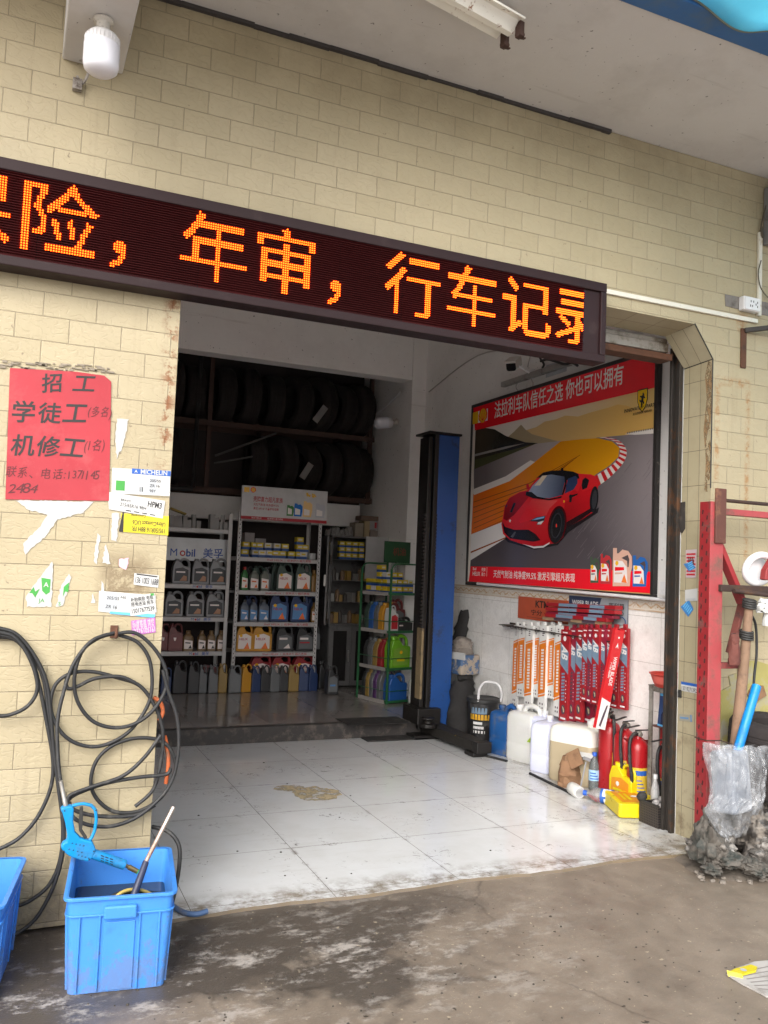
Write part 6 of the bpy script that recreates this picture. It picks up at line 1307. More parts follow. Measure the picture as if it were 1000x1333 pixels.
# header board
hb = thing('header_board', 'white header board with printed oil cans and a red foot band', 'sign board', M=frame(P(313.5, 675, 1, 4.86), (1, 0, 0), (0, 0, 1)))
W = P(427, 640, 1, 4.86).x - P(313.5, 675, 1, 4.86).x; H = bz(628, 4.86) - bz(672, 4.86)
b = MB(); b.bx(0, W, 0, H, -.03, 0); b.build('board', mat('glossy_white_board', (.60, .59, .59), .3), hb, bevel=.003)
b = MB(); b.bx(0, W, 0, H * .09, .0002, .001); b.build('foot_band', LETR, hb)
b = MB(); b.bx(.02, .075, H * .80, H * .95, .0002, .001); b.build('yellow_square', pc('yellow', 236, 180, 40), hb); b = MB(); b.poly(pecten(.115, H * .88, .028, 5), .001); b.build('emblem', pc('shell_red', 200, 40, 30), hb); b = MB(); b.poly(pecten(.115, H * .88, .021, 5), .0016); b.build('emblem_fill', pc('yellow', 236, 180, 40), hb)
b = MB(); b.text('壳牌喜力超凡家族', .06, None, W * .30, H * .55, .0012, 'C', .014, width=W * .34); b.text('天然气制油 纯净度99.5%', .03, None, W * .28, H * .42, .0012, 'C', .01, width=W * .29); b.text('满足 API SP 可靠更有保障', .03, None, W * .28, H * .30, .0012, 'C', .01, width=W * .29); b.build('lettering', LETR, hb)
b = MB(); b.text('Shell HELIX', .022, None, W * .12, H * .025, .0014, 'L', .01); b.text('低净动力 超凡表现', .02, None, W * .30, H * .025, .0014, 'L', .01); b.build('band_lettering', WPR, hb)
def flat_can(b, x, z, w_, h_, t_=0.001): b.poly([(x, z), (x + w_ * .9, z), (x + w_, z + h_ * .4), (x + w_, z + h_ * .8), (x + w_ * .75, z + h_ * .95), (x + w_ * .45, z + h_ * .9), (x + w_ * .35, z + h_), (x + w_ * .05, z + h_), (x, z + h_ * .6)], t_)
for nm, cl_, xx, w_, h_ in (('g', (50, 100, 50), .52, .075, .30), ('b', (30, 90, 160), .605, .09, .36), ('y', (190, 160, 110), .71, .10, .44), ('s', (150, 150, 156), .86, .105, .40)):
    b = MB(); flat_can(b, W * xx, H * .17, W * w_ * 1.1, H * h_ * 1.1); b.build('printed_can', pc('hcan_' + nm, *cl_), hb)
    b = MB(); b.poly([(W * (xx + .012), H * .22), (W * (xx + w_ * .8), H * .22), (W * (xx + w_ * .8), H * .38), (W * (xx + .012), H * .42)], .0018); b.poly([(W * (xx + .012), H * .28), (W * (xx + w_ * .6), H * .28), (W * (xx + w_ * .6), H * .31), (W * (xx + .012), H * .31)], .0024); b.build('printed_label', pc('white', 222, 216, 212), hb)
b = MB(); rr = random.Random(2)
for k in range(20): a = rr.uniform(0, 6.28); q = rr.uniform(.0, .05); b.poly(circ(rr.uniform(.004, .012), 8, W * .79 + q * math.cos(a) * 1.2, H * .83 + q * math.sin(a) * .5), .0012 + k * .0001)
b.build('printed_splash', pc('splash', 220, 176, 70), hb)

# second rack, with the lettered back panel
mz = [bz(762), bz(804), bz(848)]
MX0_, MX1_ = .9, 2.025
mr, mri = rack('shelf_rack', 'white shelf rack with a grey lettered back panel, cut off by the tiled pier', MX0_, MX1_, YF, 5.28, ZS, 1.90, mz + [1.735], slots=False)
BLT = mat('deep_blue_print', (.02, .07, .33), .45); RDT = mat('logo_red', (.50, .03, .03), .45)
zp0, zp1 = bz(732, 5.0), bz(703, 5.0); xp0, xp1 = P(214, 715, 1, 5.0).x, P(297, 715, 1, 5.0).x
b = MB(); b.bx(MX0_ + .04, xp1, 5.0, 5.012, zp0, zp1); spart(mr, mri, 'lettered_panel', b, mat('pale_grey_panel', (.60, .61, .63), .4, .1))
F = frame((P(217, 722, 1, 5.0).x, 4.9985, P(217, 723, 1, 5.0).z), (1, 0, 0), (0, 0, 1)); px_m = 1 / 126.
def mobil(b, br_, F, s, x):
    w0 = s * .78
    b.text('M', s, F, x, 0, 0, 'L', 0.0); bo = x + s * .93
    br_.poly(circ(s * .27, 18, bo + s * .22, s * .27), 0, F)
    b.text('bil', s, F, bo + s * .56, 0, 0, 'L', .02); return bo + s * 1.5
b, b2 = MB(), MB(); xe_ = mobil(b, b2, F, .105, .035); b.text('美孚', .105, F, xe_ + .07, 0, 0, 'L', .012); spart(mr, mri, 'panel_lettering', b, BLT); spart(mr, mri, 'panel_letter_ring', b2, RDT)
b = MB(); b.poly(circ(.016, 14, -.0 + .035 + .105 * .93 + .105 * .22, .105 * .27), .0012, F); spart(mr, mri, 'panel_ring_core', b, mat('pale_grey_panel', (.6, .61, .63), .4))
for z in mz:
    F = frame((P(254, 760, 1, YF).x - .02, YF - .0022, z - .034), (1, 0, 0), (0, 0, 1)); b, b2 = MB(), MB(); xe_ = mobil(b, b2, F, .038, 0); b.text('美孚', .038, F, xe_ + .03, 0, 0, 'L', .012); spart(mr, mri, 'shelf_lettering', b, BLT); spart(mr, mri, 'shelf_letter_ring', b2, RDT)

# cans and bottles on the shelves
def cm(name, c, r=.35): return mat('can_' + name, c, r, 0, .15, 8)
SILV = cm('silver', (.26, .26, .27)); DGREEN = cm('dark_green', (.045, .075, .06)); DBLUE = cm('dark_blue', (.02, .04, .12)); YELC = cm('amber', (.58, .27, .02)); BLKC = cm('black', (.035, .034, .036)); GREYC = cm('grey', (.14, .145, .15)); REDC = cm('red', (.30, .02, .025)); GOLDC = cm('gold', (.30, .19, .05)); GRN2 = cm('green', (.04, .20, .05)); SGREY = cm('greygreen', (.17, .18, .15)); LIME = cm('lime', (.16, .42, .02)); PURC = cm('purple', (.10, .04, .14)); MBLUE = cm('mid_blue', (.02, .10, .35)); MAROON = cm('maroon', (.15, .03, .03)); WHC = cm('white', (.55, .55, .54))
LBW = pc('can_label', 190, 180, 176); LBO = pc('can_orange', 200, 104, 56); LBB = mat('can_label_black', (.03, .03, .034), .4); LBS = mat('can_label_blue', (.10, .26, .52), .4)
def shell_prints(two): return [('label_print', LETR, [('t', 'HELIX', .12, .42, .42, .5)]), ('label_flash', LBO, [('p', ((.45, .10), (.80, .10), (.66, .34)))]), ('emblem', pc('yellow', 236, 180, 40), [('s', .26, .58, .085)])]
def can_at(x0, x1, yb, yt, label, m, labm, prints, lab=None, yy=YF + .10, d_=.105, capm=None, name='oil_can', group='oil cans on the shelves', rz=0, z=None):
    px0, py = B4(x0, yb); px1, _ = B4(x1, yb); _, pt = B4((x0 + x1) / 2, yt); yf = yy - d_ / 2
    a, c = P(px0, py, 1, yf), P(px1, py, 1, yf); zt = P((px0 + px1) / 2, pt, 1, yf).z; zz = a.z if z is None else z
    return oil_jug(name, label, T(a.x, yy, zz) @ RZ(rz), c.x - a.x, max(.1, zt - zz), d_, m, labm, capm or m, prints, group, lab)
mob_pr = [('label_print', LBW, [('p', ((.2, .44), (.7, .44), (.7, .5), (.2, .5)))]), ('label_flash', mat('tan_flash', (.42, .20, .10), .4), [('p', ((.40, .12), (.80, .12), (.80, .30), (.62, .34)))])]
for i, (a, c) in enumerate(((97, 190), (200, 289), (292, 382))): can_at(a, c, 548, 430, 'silver grey oil can on the upper lettered shelf, %s of three' % ('left', 'middle', 'right')[i], SILV, LBB, mob_pr, z=mz[0] + .001)
for i, (a, c) in enumerate(((58, 152), (170, 262), (273, 366))): can_at(a, c, 722, 602, 'silver grey oil can on the middle lettered shelf, %s of three' % ('left', 'middle', 'right')[i], SILV, LBB, mob_pr, z=mz[1] + .001)
for i, (a, c) in enumerate(((18, 84), (74, 150))): can_at(a, c, 902, 770, 'maroon flat oil can leaning at the left of the low lettered shelf, %s one' % ('rear', 'front')[i], MAROON, mat('maroon_label', (.20, .05, .05), .4), [('label_print', LBW, [('p', ((.35, .5), (.55, .5), (.5, .38), (.4, .38)))])], yy=YF + .12 - .03 * i, z=mz[2] + .001)
def small(x0, x1, yb, yt, label, m, labm, z, yy=YF + .07, capm=None, group='small oil bottles on the shelves', marks=None):
    px0, py = B4(x0, yb); px1, _ = B4(x1, yb); _, pt = B4((x0 + x1) / 2, yt); a, c = P(px0, py, 1, yy - .03), P(px1, py, 1, yy - .03); h_ = P((px0 + px1) / 2, pt, 1, yy).z - z; w_ = c.x - a.x
    o = thing('oil_bottle', label, 'oil bottle', M=T((a.x + c.x) / 2, yy, z), group=group)
    b = MB(); R_ = lambda k, zz, ky=1: [(x, y, zz) for x, y in rrect(w_ * k, .062 * ky, min(w_ * k, .062 * ky) * .3, 3)]
    b.loft([R_(.95, 0), R_(1, .006), R_(1, h_ * .60), R_(.9, h_ * .70), R_(.55, h_ * .80, .7), R_(.42, h_ * .84, .5), R_(.42, h_ * .88, .5)]); b.build('body', m, o, smooth=45)
    b = MB(); b.lathe([(w_ * .23, h_ * .875), (w_ * .23, h_ * .99), (w_ * .2, h_)], 12); b.build('cap', capm or m, o, smooth=40)
    if labm:
        F = frame((0, -.0315, 0), (1, 0, 0), (0, 0, 1)); b = MB(); b.prism([(-w_ * .4, h_ * .1), (w_ * .4, h_ * .1), (w_ * .4, h_ * .5), (-w_ * .4, h_ * .56)], 0, .0008, F); b.build('label', labm, o)
        b = MB(); b.poly([(-w_ * .3, h_ * .38), (w_ * .2, h_ * .36), (w_ * .2, h_ * .42), (-w_ * .3, h_ * .44)], .0014, F); b.poly([(w_ * .0, h_ * .12), (w_ * .36, h_ * .12), (w_ * .2, h_ * .3)], .0014, F); b.build('label_print', marks or LBO, o)
    return o
for i, (a, c) in enumerate(((152, 207), (228, 273), (277, 322), (328, 378))): small(a, c, 902, 803, 'small golden brown oil bottle on the low lettered shelf, %s of four' % ('first', 'second', 'third', 'last')[i], cm('bronze', (.20, .12, .05)), LBW, mz[2] + .001, marks=LBB)
z_ = sz[1] + .001
small(455, 492, 580, 472, 'green oil bottle with a red cap at the left of the second shelf', GRN2, LBW, z_, capm=RDT)
small(500, 548, 578, 478, 'small grey green bottle beside the green one, left of a pair', SGREY, LBW, z_, capm=DGREEN); small(556, 602, 578, 480, 'small grey green bottle, right of the pair on the second shelf', SGREY, LBW, z_, capm=DGREEN)
can_at(612, 690, 578, 448, 'dark green can standing behind the two on the second shelf', DGREEN, None, (), yy=YF + .24, z=z_); can_at(640, 727, 582, 455, 'dark green oil can with a white label, left one on the second shelf', DGREEN, LBW, shell_prints(1), z=z_); can_at(738, 822, 582, 455, 'dark green oil can with a white label, right one on the second shelf', DGREEN, LBW, shell_prints(1), z=z_)
small(820, 854, 580, 488, 'amber oil bottle at the right end of the second shelf', cm('amberdk', (.22, .11, .02)), None, z_)
z_ = sz[2] + .001
for i, (a, c) in enumerate(((450, 496), (498, 542), (546, 602))): small(a, c, 742, 642, 'small grey bottle with a blue label on the third shelf, %s of three' % ('left', 'middle', 'right')[i], cm('slategrey', (.12, .14, .18)), LBS, z_, capm=BLKC, marks=LBW)
can_at(604, 702, 744, 612, 'dark blue oil can, left one on the third shelf', DBLUE, LBS, shell_prints(1), z=z_); can_at(713, 806, 744, 612, 'dark blue oil can, right one on the third shelf', DBLUE, LBS, shell_prints(1), z=z_); small(822, 852, 742, 658, 'little amber bottle at the right end of the third shelf', cm('amberdk', (.22, .11, .02)), LBW, z_)
z_ = sz[3] + .001
can_at(430, 516, 905, 772, 'amber yellow oil can at the left of the fourth shelf', YELC, LBW, shell_prints(1), z=z_); can_at(514, 614, 905, 772, 'amber yellow oil can, second on the fourth shelf', YELC, LBW, shell_prints(1), z=z_)
can_at(640, 728, 902, 780, 'black oil can with a grey label, left one on the fourth shelf', BLKC, GREYC, [('label_print', LBW, [('p', ((.15, .46), (.62, .46), (.62, .54), (.15, .54))), ('p', ((.4, .12), (.8, .12), (.7, .3)))])], z=z_); can_at(746, 838, 902, 780, 'black oil can with a grey label, right one on the fourth shelf', BLKC, GREYC, [('label_print', LBW, [('p', ((.15, .46), (.62, .46), (.62, .54), (.15, .54)))]), ('label_flash', LETR, [('p', ((.15, .32), (.7, .32), (.7, .37), (.15, .37)))])], z=z_)
for i, (a, c) in enumerate(((505, 612), (614, 714), (728, 834))): can_at(a, c, 1062, 936, 'dark red oil can on the lowest shelf, %s of three' % ('left', 'middle', 'right')[i], REDC, LBW, shell_prints(1), yy=YF + .12, z=.237)
for i, (a, c, yb, yt, m_, lv_, nm) in enumerate(((470, 520, 578, 470, BLKC, 1, 'black'), (520, 575, 578, 468, DGREEN, 1, 'dark green'), (575, 620, 578, 472, GREYC, 1, 'grey'), (470, 540, 742, 625, DBLUE, 2, 'navy'), (545, 606, 742, 622, BLKC, 2, 'black'), (800, 850, 742, 628, DBLUE, 2, 'slim navy'), (612, 660, 902, 780, BLKC, 3, 'black'), (826, 866, 902, 785, GREYC, 3, 'grey'))):
    can_at(a, c, yb, yt, '%s oil can in the shadowed back row of the %s shelf' % (nm, ('', 'second', 'third', 'fourth')[lv_]), m_, None, (), yy=YF + .27, z=sz[lv_] + .001)
# the row standing on the floor in front
row = [(38, 92, 1000, DBLUE, 'dark blue'), (96, 172, 965, BLKC, 'black wide'), (176, 236, 968, BLKC, 'black tall'), (234, 276, 985, GREYC, 'slim grey'), (284, 334, 985, GREYC, 'broad grey'), (336, 382, 978, GOLDC, 'gold'), (390, 456, 988, GREYC, 'pale grey'), (455, 515, 983, YELC, 'amber yellow'), (508, 556, 990, DBLUE, 'navy'), (556, 606, 988, BLKC, 'black'), (606, 656, 985, GREYC, 'mid grey'), (656, 702, 988, BLKC, 'slim black'), (702, 756, 985, GOLDC, 'dull gold'), (756, 806, 985, DBLUE, 'blue black'), (806, 852, 985, DBLUE, 'dark navy')]
for i, (a, c, t_, m_, nm) in enumerate(row):
    can_at(a, c, 1124, t_, '%s oil can in the row on the floor, %s from the left' % (nm, 'first second third fourth fifth sixth seventh eighth ninth tenth eleventh twelfth thirteenth fourteenth fifteenth'.split()[i]), m_, None, (), yy=YF - .10 + .02 * (i % 2), d_=.10, group='oil cans standing in a row on the floor', z=ZS + .001, rz=(i * 37 % 13) - 6)
can_at(860, 900, 1124, 965, 'black can in the gap between the shelf rack and the steel cabinet', BLKC, None, (), yy=YF + .05, z=ZS + .001); can_at(906, 962, 1128, 990, 'dark can with a small label standing before the steel cabinet', BLKC, GREYC, [('label_print', LBS, [('p', ((.2, .3), (.7, .3), (.7, .36), (.2, .36)))])], yy=YF - .35, z=ZS + .001)
p = P(*B4(298, 990), 1, YF + .08); b = MB(); b.box((0, 0, 0), (.15, .06, .07), T(p.x, p.y, p.z - .03) @ RY(12)); tag(b.build('small_carton', mat('pinkish_carton', (.26, .12, .12), .6), bevel=.003), 'pinkish carton lying on the cans of the floor row', 'carton')
# boxes: oil filters
FBY = mat('filter_yellow', (.62, .45, .02), .45); FBB = mat('filter_blue', (.025, .08, .28), .45); FBW = mat('filter_white', (.62, .60, .56), .5)
def filter_box(label, M, s=.075, h=.075, alt=0, group='yellow and blue filter boxes'):
    o = thing('filter_box', label, 'filter box', M=M, group=group)
    b = MB(); b.bx(-s / 2, s / 2, -s / 2, s / 2, h * .36, h); b.build('carton', FBY if not alt else FBW, o, bevel=.001)
    b = MB(); b.bx(-s / 2 - .0003, s / 2 + .0003, -s / 2 - .0003, s / 2 + .0003, 0, h * .357); b.build('blue_band', FBB, o, bevel=.001)
    b = MB(); b.bx(-s * .3, s * .3, -s / 2 - .0012, -s / 2 - .0002, h * .55, h * .8); b.build('label', FBW if not alt else FBY, o); return o
z_ = sz[0] + .001; k_ = 0
spots = [(472, 0, 0), (472, 1, 0), (528, 0, 1), (545, 1, 0), (562, 0, 1), (600, 0, 1), (590, 1, 1), (632, 0, 0), (634, 1, 1), (668, 0, 0), (680, 1, 0), (712, 0, 0), (752, 0, 0), (754, 1, 0), (752, 2, 0), (788, 1, 0), (775, 0, 1), (520, 1, 0)]
for i, (x, lv, alt) in enumerate(spots):
    p = P(*B4(x, 400), 1, YF + .09 + (lv % 2) * .0); rr = random.Random(i)
    kind_ = ('white and blue' if alt else 'yellow and blue'); mine = sorted(q[0] for q in spots if q[1] == lv and q[2] == alt)
    filter_box('%s filter box, %s from left, %s layer, top shelf' % (kind_, ORD[mine.index(x)], ('bottom', 'second', 'top')[lv]), T(p.x, YF + .08 + rr.uniform(-.01, .03), z_ + lv * .0762) @ RZ(rr.uniform(-7, 7)), alt=alt)
p = P(*B4(828, 392), 1, YF + .08); b = MB(); b.lathe([(.04, 0), (.042, .004), (.042, .06), (.038, .066), (0, .067)], 18, T(p.x, YF + .09, z_)); tag(b.build('grease_tin', WHC, smooth=40), 'white round tin at the right end of the top shelf', 'tin')
for i, (x0, x1, h_) in enumerate(((470, 520, .10), (525, 580, .045))):
    a, c = P(*B4(x0, 280), 1, YF + .3), P(*B4(x1, 280), 1, YF + .3); b = MB(); b.bx(a.x, c.x, YF + .24, YF + .36, sz[0] + .155, sz[0] + .155 + h_); b.bx(a.x, c.x, YF + .25, YF + .35, z_, sz[0] + .154); tag(b.build('white_carton', mat('dull_white_carton', (.36, .33, .33), .7)), ('taller' if i == 0 else 'flatter') + ' whitish carton at the back of the top shelf', 'carton')
# white boxes on the top of the lettered rack
rr = random.Random(11)
for i, x in enumerate((88, 112, 136, 158, 180, 204, 228, 300, 322, 345, 368, 388)):
    p = P(*B4(x, 268), 1, YF + .1); w_ = rr.uniform(.03, .05); h_ = rr.uniform(.07, .15); b = MB(); b.bx(-w_ / 2, w_ / 2, -.05, .05, 0, h_, T(p.x, YF + .09, 1.7365) @ RY(rr.uniform(-14, 14) if i in (2, 4) else 0))
    tag(b.build('white_carton', mat('pale_small_carton', (.34, .33, .32), .7, 0, .2, 6), bevel=.001), 'narrow pale carton, %s from the left on top of the lettered rack' % ORD[i], 'carton', 'narrow cartons on top of the lettered rack')
b = MB(); p = P(*B4(125, 215), 1, YF + .09); b.box((0, 0, 0), (.16, .10, .018), T(p.x, YF + .09, 1.895) @ RY(18)); tag(b.build('yellow_carton', mat('dull_yellow_carton', (.36, .25, .05), .6)), 'dull yellow carton lying slanted on the pale cartons', 'carton')

# ---- steel cabinet at the back right
CG = mat('grey_steel_cabinet', (.13, .125, .125), .45, .3, .2, 4, dirt=(.07, .06, .055), ds=7); cx0, cx1, cy0, cy1 = 3.14, 3.66, 4.98, 5.38; ct = P(450, 700, 1, cy0).z; cmid = P(440, 812, 1, cy0).z
cb = thing('steel_cabinet', 'grey steel cabinet with an open upper door in the back right corner', 'cabinet', (3.4, cy0, ZS)); cbi = Matrix.Translation((-3.4, -cy0, -ZS))
b = MB(); b.bx(cx0, cx0 + .012, cy0, cy1, ZS, ct); b.bx(cx1 - .012, cx1, cy0, cy1, ZS, ct); b.bx(cx0 + .0125, cx1 - .0125, cy1 - .012, cy1, ZS, ct); b.bx(cx0, cx1, cy0 - .004, cy1, ct + .0005, ct + .02); b.bx(cx0 + .0125, cx1 - .0125, cy0 + .004, cy1 - .0125, cmid - .02, cmid); spart(cb, cbi, 'carcass', b, CG)
for k in range(3):
    z = cmid + (ct - cmid) * (k + 1) / 4; b = MB(); b.bx(cx0 + .0125, cx1 - .0125, cy0 + .01, cy1 - .0125, z - .006, z); spart(cb, cbi, 'shelf', b, CG)
def door(name, x0, wd, z0, z1, ang, hinge):
    Md = T(hinge, cy0 - .004, 0) @ RZ(ang); d = MB(); f = .05
    d.bx(0, wd, -.018, 0, z0, z0 + f, Md); d.bx(0, wd, -.018, 0, z1 - f, z1, Md); d.bx(0, f, -.018, 0, z0 + f + .0005, z1 - f - .0005, Md); d.bx(wd - f, wd, -.018, 0, z0 + f + .0005, z1 - f - .0005, Md)
    o = spart(cb, cbi, 'door', d, CG); g = MB(); g.bx(f, wd - f, -.011, -.007, z0 + f + .0005, z1 - f - .0005, Md); q = g.build('pane', mat('dark_cabinet_glass', (.02, .018, .018), .1)); q.parent = o
    h = MB(); h.bx(wd - .035, wd - .025, -.04, -.019, (z0 + z1) / 2 - .06, (z0 + z1) / 2 + .06, Md); q = h.build('handle', mat('steel_handle', (.5, .48, .46), .3, .8)); q.parent = o
door('door', 0, .26, cmid + .005, ct - .004, -118, cx0); door('door', 0, .255, ZS + .02, cmid - .024, 0, cx0 + .003)
door('door', 0, .255, ZS + .02, cmid - .024, 180 - 180, cx0 + .262)
n_ = 0
for lv in range(3):
    for k in range(4):
        p = P(444.5 + k * 8.4, 735, 1, cy0 + .05); filter_box('filter box in the open steel cabinet, %s column, %s layer' % (ORD[k], ('bottom', 'middle', 'top')[lv]), T(p.x, cy0 + .07 + .004 * ((k * 7 + lv) % 3), cmid + (ct - cmid) * .75 + .001 + lv * .0642), .062, .063, 0, 'filter boxes in the open cabinet')
for i in range(26):
    rr = random.Random(50 + i); lv = i % 3; z = cmid + (ct - cmid) * lv / 4 + .002; b = MB(); xx = cx0 + .06 + (i // 3) * .052; hh = rr.uniform(.07, .14)
    if i % 2: b.bx(-.025, .025, -.06, .06, 0, hh, T(xx, cy0 + .10 + rr.uniform(-.03, .05), z) @ RZ(rr.uniform(-25, 25)))
    else: b.lathe([(.024, 0), (.026, .004), (.026, hh * .8), (.014, hh * .9), (.013, hh)], 12, T(xx, cy0 + .10 + rr.uniform(-.03, .05), z))
    tag(b.build('spare_part_box' if i % 2 else 'spray_can', [mat('junk_brown', (.16, .10, .06), .7), mat('junk_grey', (.22, .21, .20), .6), mat('junk_dark', (.06, .05, .045), .6), mat('junk_amber', (.28, .17, .04), .6)][i % 4], bevel=.001 if i % 2 else 0), ('small worn carton' if i % 2 else 'little tin') + ' inside the open steel cabinet, %s place on the %s shelf' % (ORD[i // 3], ('bottom', 'second', 'third')[lv]), 'carton' if i % 2 else 'can', 'cartons inside the open cabinet' if i % 2 else 'cans inside the open cabinet')
for i, (x0, x1, y0_, y1_, m_, lab) in enumerate(((462, 473, 696, 680, (.26, .22, .17), 'narrow tan carton standing on the steel cabinet'), (474, 481, 697, 678, (.34, .26, .15), 'slim yellowish carton standing on the steel cabinet'), (482, 503, 698, 690, (.30, .25, .22), 'low pale carton lying on the steel cabinet'), (481, 504, 689.5, 678, (.27, .26, .26), 'grey carton with a red mark on the low pale carton'), (470, 502, 677, 671, (.16, .11, .08), 'flat brown carton on top of the pile over the cabinet'))):
    a, c = P(x0, y0_, 1, cy0 + .08), P(x1, y0_, 1, cy0 + .08); za = {2: ct + .021, 0: ct + .021, 1: ct + .021}.get(i, P(x0, y0_, 1, cy0 + .08).z); zt2 = P(x0, y1_, 1, cy0 + .08).z
    ob = MB().bx(a.x, c.x, cy0 + .08, cy0 + .25, za, max(zt2, za + .03)).build('carton', mat('carton_%d' % i, m_, .75), bevel=.002); tag(ob, lab, 'carton')
    if i == 3: MB().bx(a.x + .06, a.x + .085, cy0 + .078, cy0 + .0795, za + .02, zt2 - .015).build('red_mark', LETR, ob)
for i in range(6):
    p = P(430 + i * 5.5, 697, 1, cy0 + .1); b = MB(); crumple(b, .08, .06 + .02 * (i % 3), .1, 20 + i, T(p.x, cy0 + .16, ct + .021)); tag(b.build('parts_bundle', mat('junk_grey', (.22, .21, .20), .6), smooth=30), 'dusty wrapped parts bundle on the steel cabinet, %s from the left' % ORD[i], 'bundle', 'bundles on the steel cabinet')
# white panel and framed card above the green rack
a, c = P(475.5, 741, 1, 4.75), P(508, 700, 1, 4.75); b = MB(); b.bx(a.x, c.x, 4.75, 4.765, a.z - .1, c.z); tag(b.build('white_board', mat('dull_white_board', (.42, .41, .41), .5)), 'dull white board behind the yellow boxes of the green rack', 'board')
fm = frame(P(512, 712, 1, 4.62), (.86, .1, -.36), (.36, 0, .86)); o = thing('framed_card', 'dark framed cream certificate leaning tilted above the green rack', 'picture frame', M=fm)
b = MB(); b.bx(0, .24, 0, .018, -.012, 0); b.bx(0, .24, .222, .24, -.012, 0); b.bx(0, .018, .0185, .2215, -.012, 0); b.bx(.222, .24, .0185, .2215, -.012, 0); b.build('frame', mat('dark_wood_frame', (.03, .02, .016), .5), o); b = MB(); b.bx(.0185, .2215, .0185, .2215, -.010, -.004); b.build('card', mat('cream_card', (.50, .44, .37), .6), o); b = MB(); b.poly(pecten(.12, .14, .035, 5), -.0034); b.bx(.07, .17, .06, .075, -.0038, -.0034); b.build('card_print', LBO, o)

# ---- green display rack
GRF = mat('green_rack_paint', (.025, .13, .05), .4, .1, .2, 6); A15 = R(15)
MG = T(3.356, 3.876, ZS) @ RZ(15); GW, GD = .325, .47
gr = thing('green_rack', 'green wire display rack of oil cans standing by the back column', 'display rack', M=MG)
lv = [.02, .33, .685, 1.05]
for x, y, top in ((0, 0, 1.29), (GW, 0, 1.50), (0, GD, 1.29), (GW, GD, 1.50)):
    b = MB(); b.bx(x - .009, x + .009, y - .009, y + .009, 0, top); b.build('upright', GRF, gr, bevel=.003)
for y in (0, GD):
    b = MB(); b.tube(spline([(0, y, 1.28), (.03, y, 1.325), (.09, y, 1.34), (GW, y, 1.34)], 5), .008, 8); b.build('top_rail', GRF, gr, smooth=60)
for z in lv:
    b = MB(); b.bx(.0095, GW - .0095, .0, GD, z - .004, z); b.bx(.0095, GW - .0095, -.006, -.0005, z - .012, z + .012); b.bx(-.006, -.0005, .0095, GD - .0095, z - .012, z + .012); b.build('shelf', GRF, gr)
    b = MB(); b.tube([(.0, -.004, z + .10), (GW, -.004, z + .10)], .004, 6); b.tube([(-.004, 0, z + .10), (-.004, GD, z + .10)], .004, 6); b.build('guard_wire', GRF, gr)
    b = MB(); b.bx(-.0085, -.0065, .03, GD - .03, z - .02, z + .014); b.build('price_strip', mat('price_strip', (.36, .33, .31), .5), gr)
b = MB(); b.bx(0, GW, GD * .25, GD * .25 + .012, 1.35, 1.56); b.build('header', mat('dark_green_header', (.02, .075, .03), .4), gr); b = MB(); b.text('机油', .085, frame((GW / 2 + .02, GD * .25 - .0015, 1.43), (1, 0, 0), (0, 0, 1)), 0, 0, 0, 'C', .012); b.build('header_lettering', mat('dull_red_print', (.22, .04, .03), .5), gr)
def gj(x, y, z, w_, h_, d_, m, label, rz=0, labm=None, pr_=(), capm=None): return oil_jug('oil_can', label, MG @ T(x, y, z) @ RZ(rz), w_, h_, d_, m, labm, capm or m, pr_, 'oil cans on the green rack')
gj(.05, .07, lv[1] + .001, .24, .31, .11, LIME, 'bright lime green oil can on the green rack', 0, mat('lime_label', (.22, .42, .05), .4), [('label_print', YEL, [('p', ((.3, .22), (.7, .22), (.7, .3), (.3, .3)))]), ('emblem', pc('yellow', 236, 180, 40), [('s', .5, .5, .07)])])
gj(.05, .07, lv[0] + .001, .22, .25, .10, MBLUE, 'blue oil can at the foot of the green rack', 0)
gj(.02, .06, lv[2] + .001, .10, .25, .10, WHC, 'white bottle-shaped can on the middle level of the green rack', 0, LETR); gj(.12, .07, lv[2] + .001, .19, .13, .10, BLKC, 'black box-like can with white print on the green rack', 0, BLKC, [('label_print', LBW, [('p', ((.1, .4), (.35, .4), (.35, .5), (.1, .5)))])]); gj(.14, .20, lv[2] + .001, .18, .30, .10, MAROON, 'maroon can behind the black one on the green rack', 0, GREYC)
cols = {1: [(REDC, 'red'), (GOLDC, 'gold'), (GREYC, 'grey'), (BLKC, 'black')], 0: [(GREYC, 'grey'), (PURC, 'purple'), (GREYC, 'second grey'), (GOLDC, 'gold'), (BLKC, 'black')], 2: [(YELC, 'amber'), (GREYC, 'grey'), (MBLUE, 'blue'), (DGREEN, 'dark green')]}
for L_, l in cols.items():
    for i, (m_, nm) in enumerate(l):
        gj(.03, .155 + i * (.30 / len(l)) + (.02 if L_ != 2 else .03), lv[L_] + .001, .23, .27, .30 / len(l) - .008, m_, '%s can seen edge-on in the side row, %s level of the green rack' % (nm, ('bottom', 'second', 'third')[L_]))
gb_ = [(.05, .04, 0), (.12, .04, 0), (.05, .04, 1), (.12, .04, 1), (.20, .04, 0), (.05, .12, 0), (.05, .12, 1), (.05, .12, 2), (.04, .20, 0), (.04, .20, 1), (.04, .20, 2), (.04, .20, 3), (.04, .28, 0), (.04, .28, 1), (.04, .36, 0), (.04, .36, 1), (.27, .05, 0), (.27, .05, 1), (.20, .05, 1), (.12, .12, 2), (.19, .12, 2)]
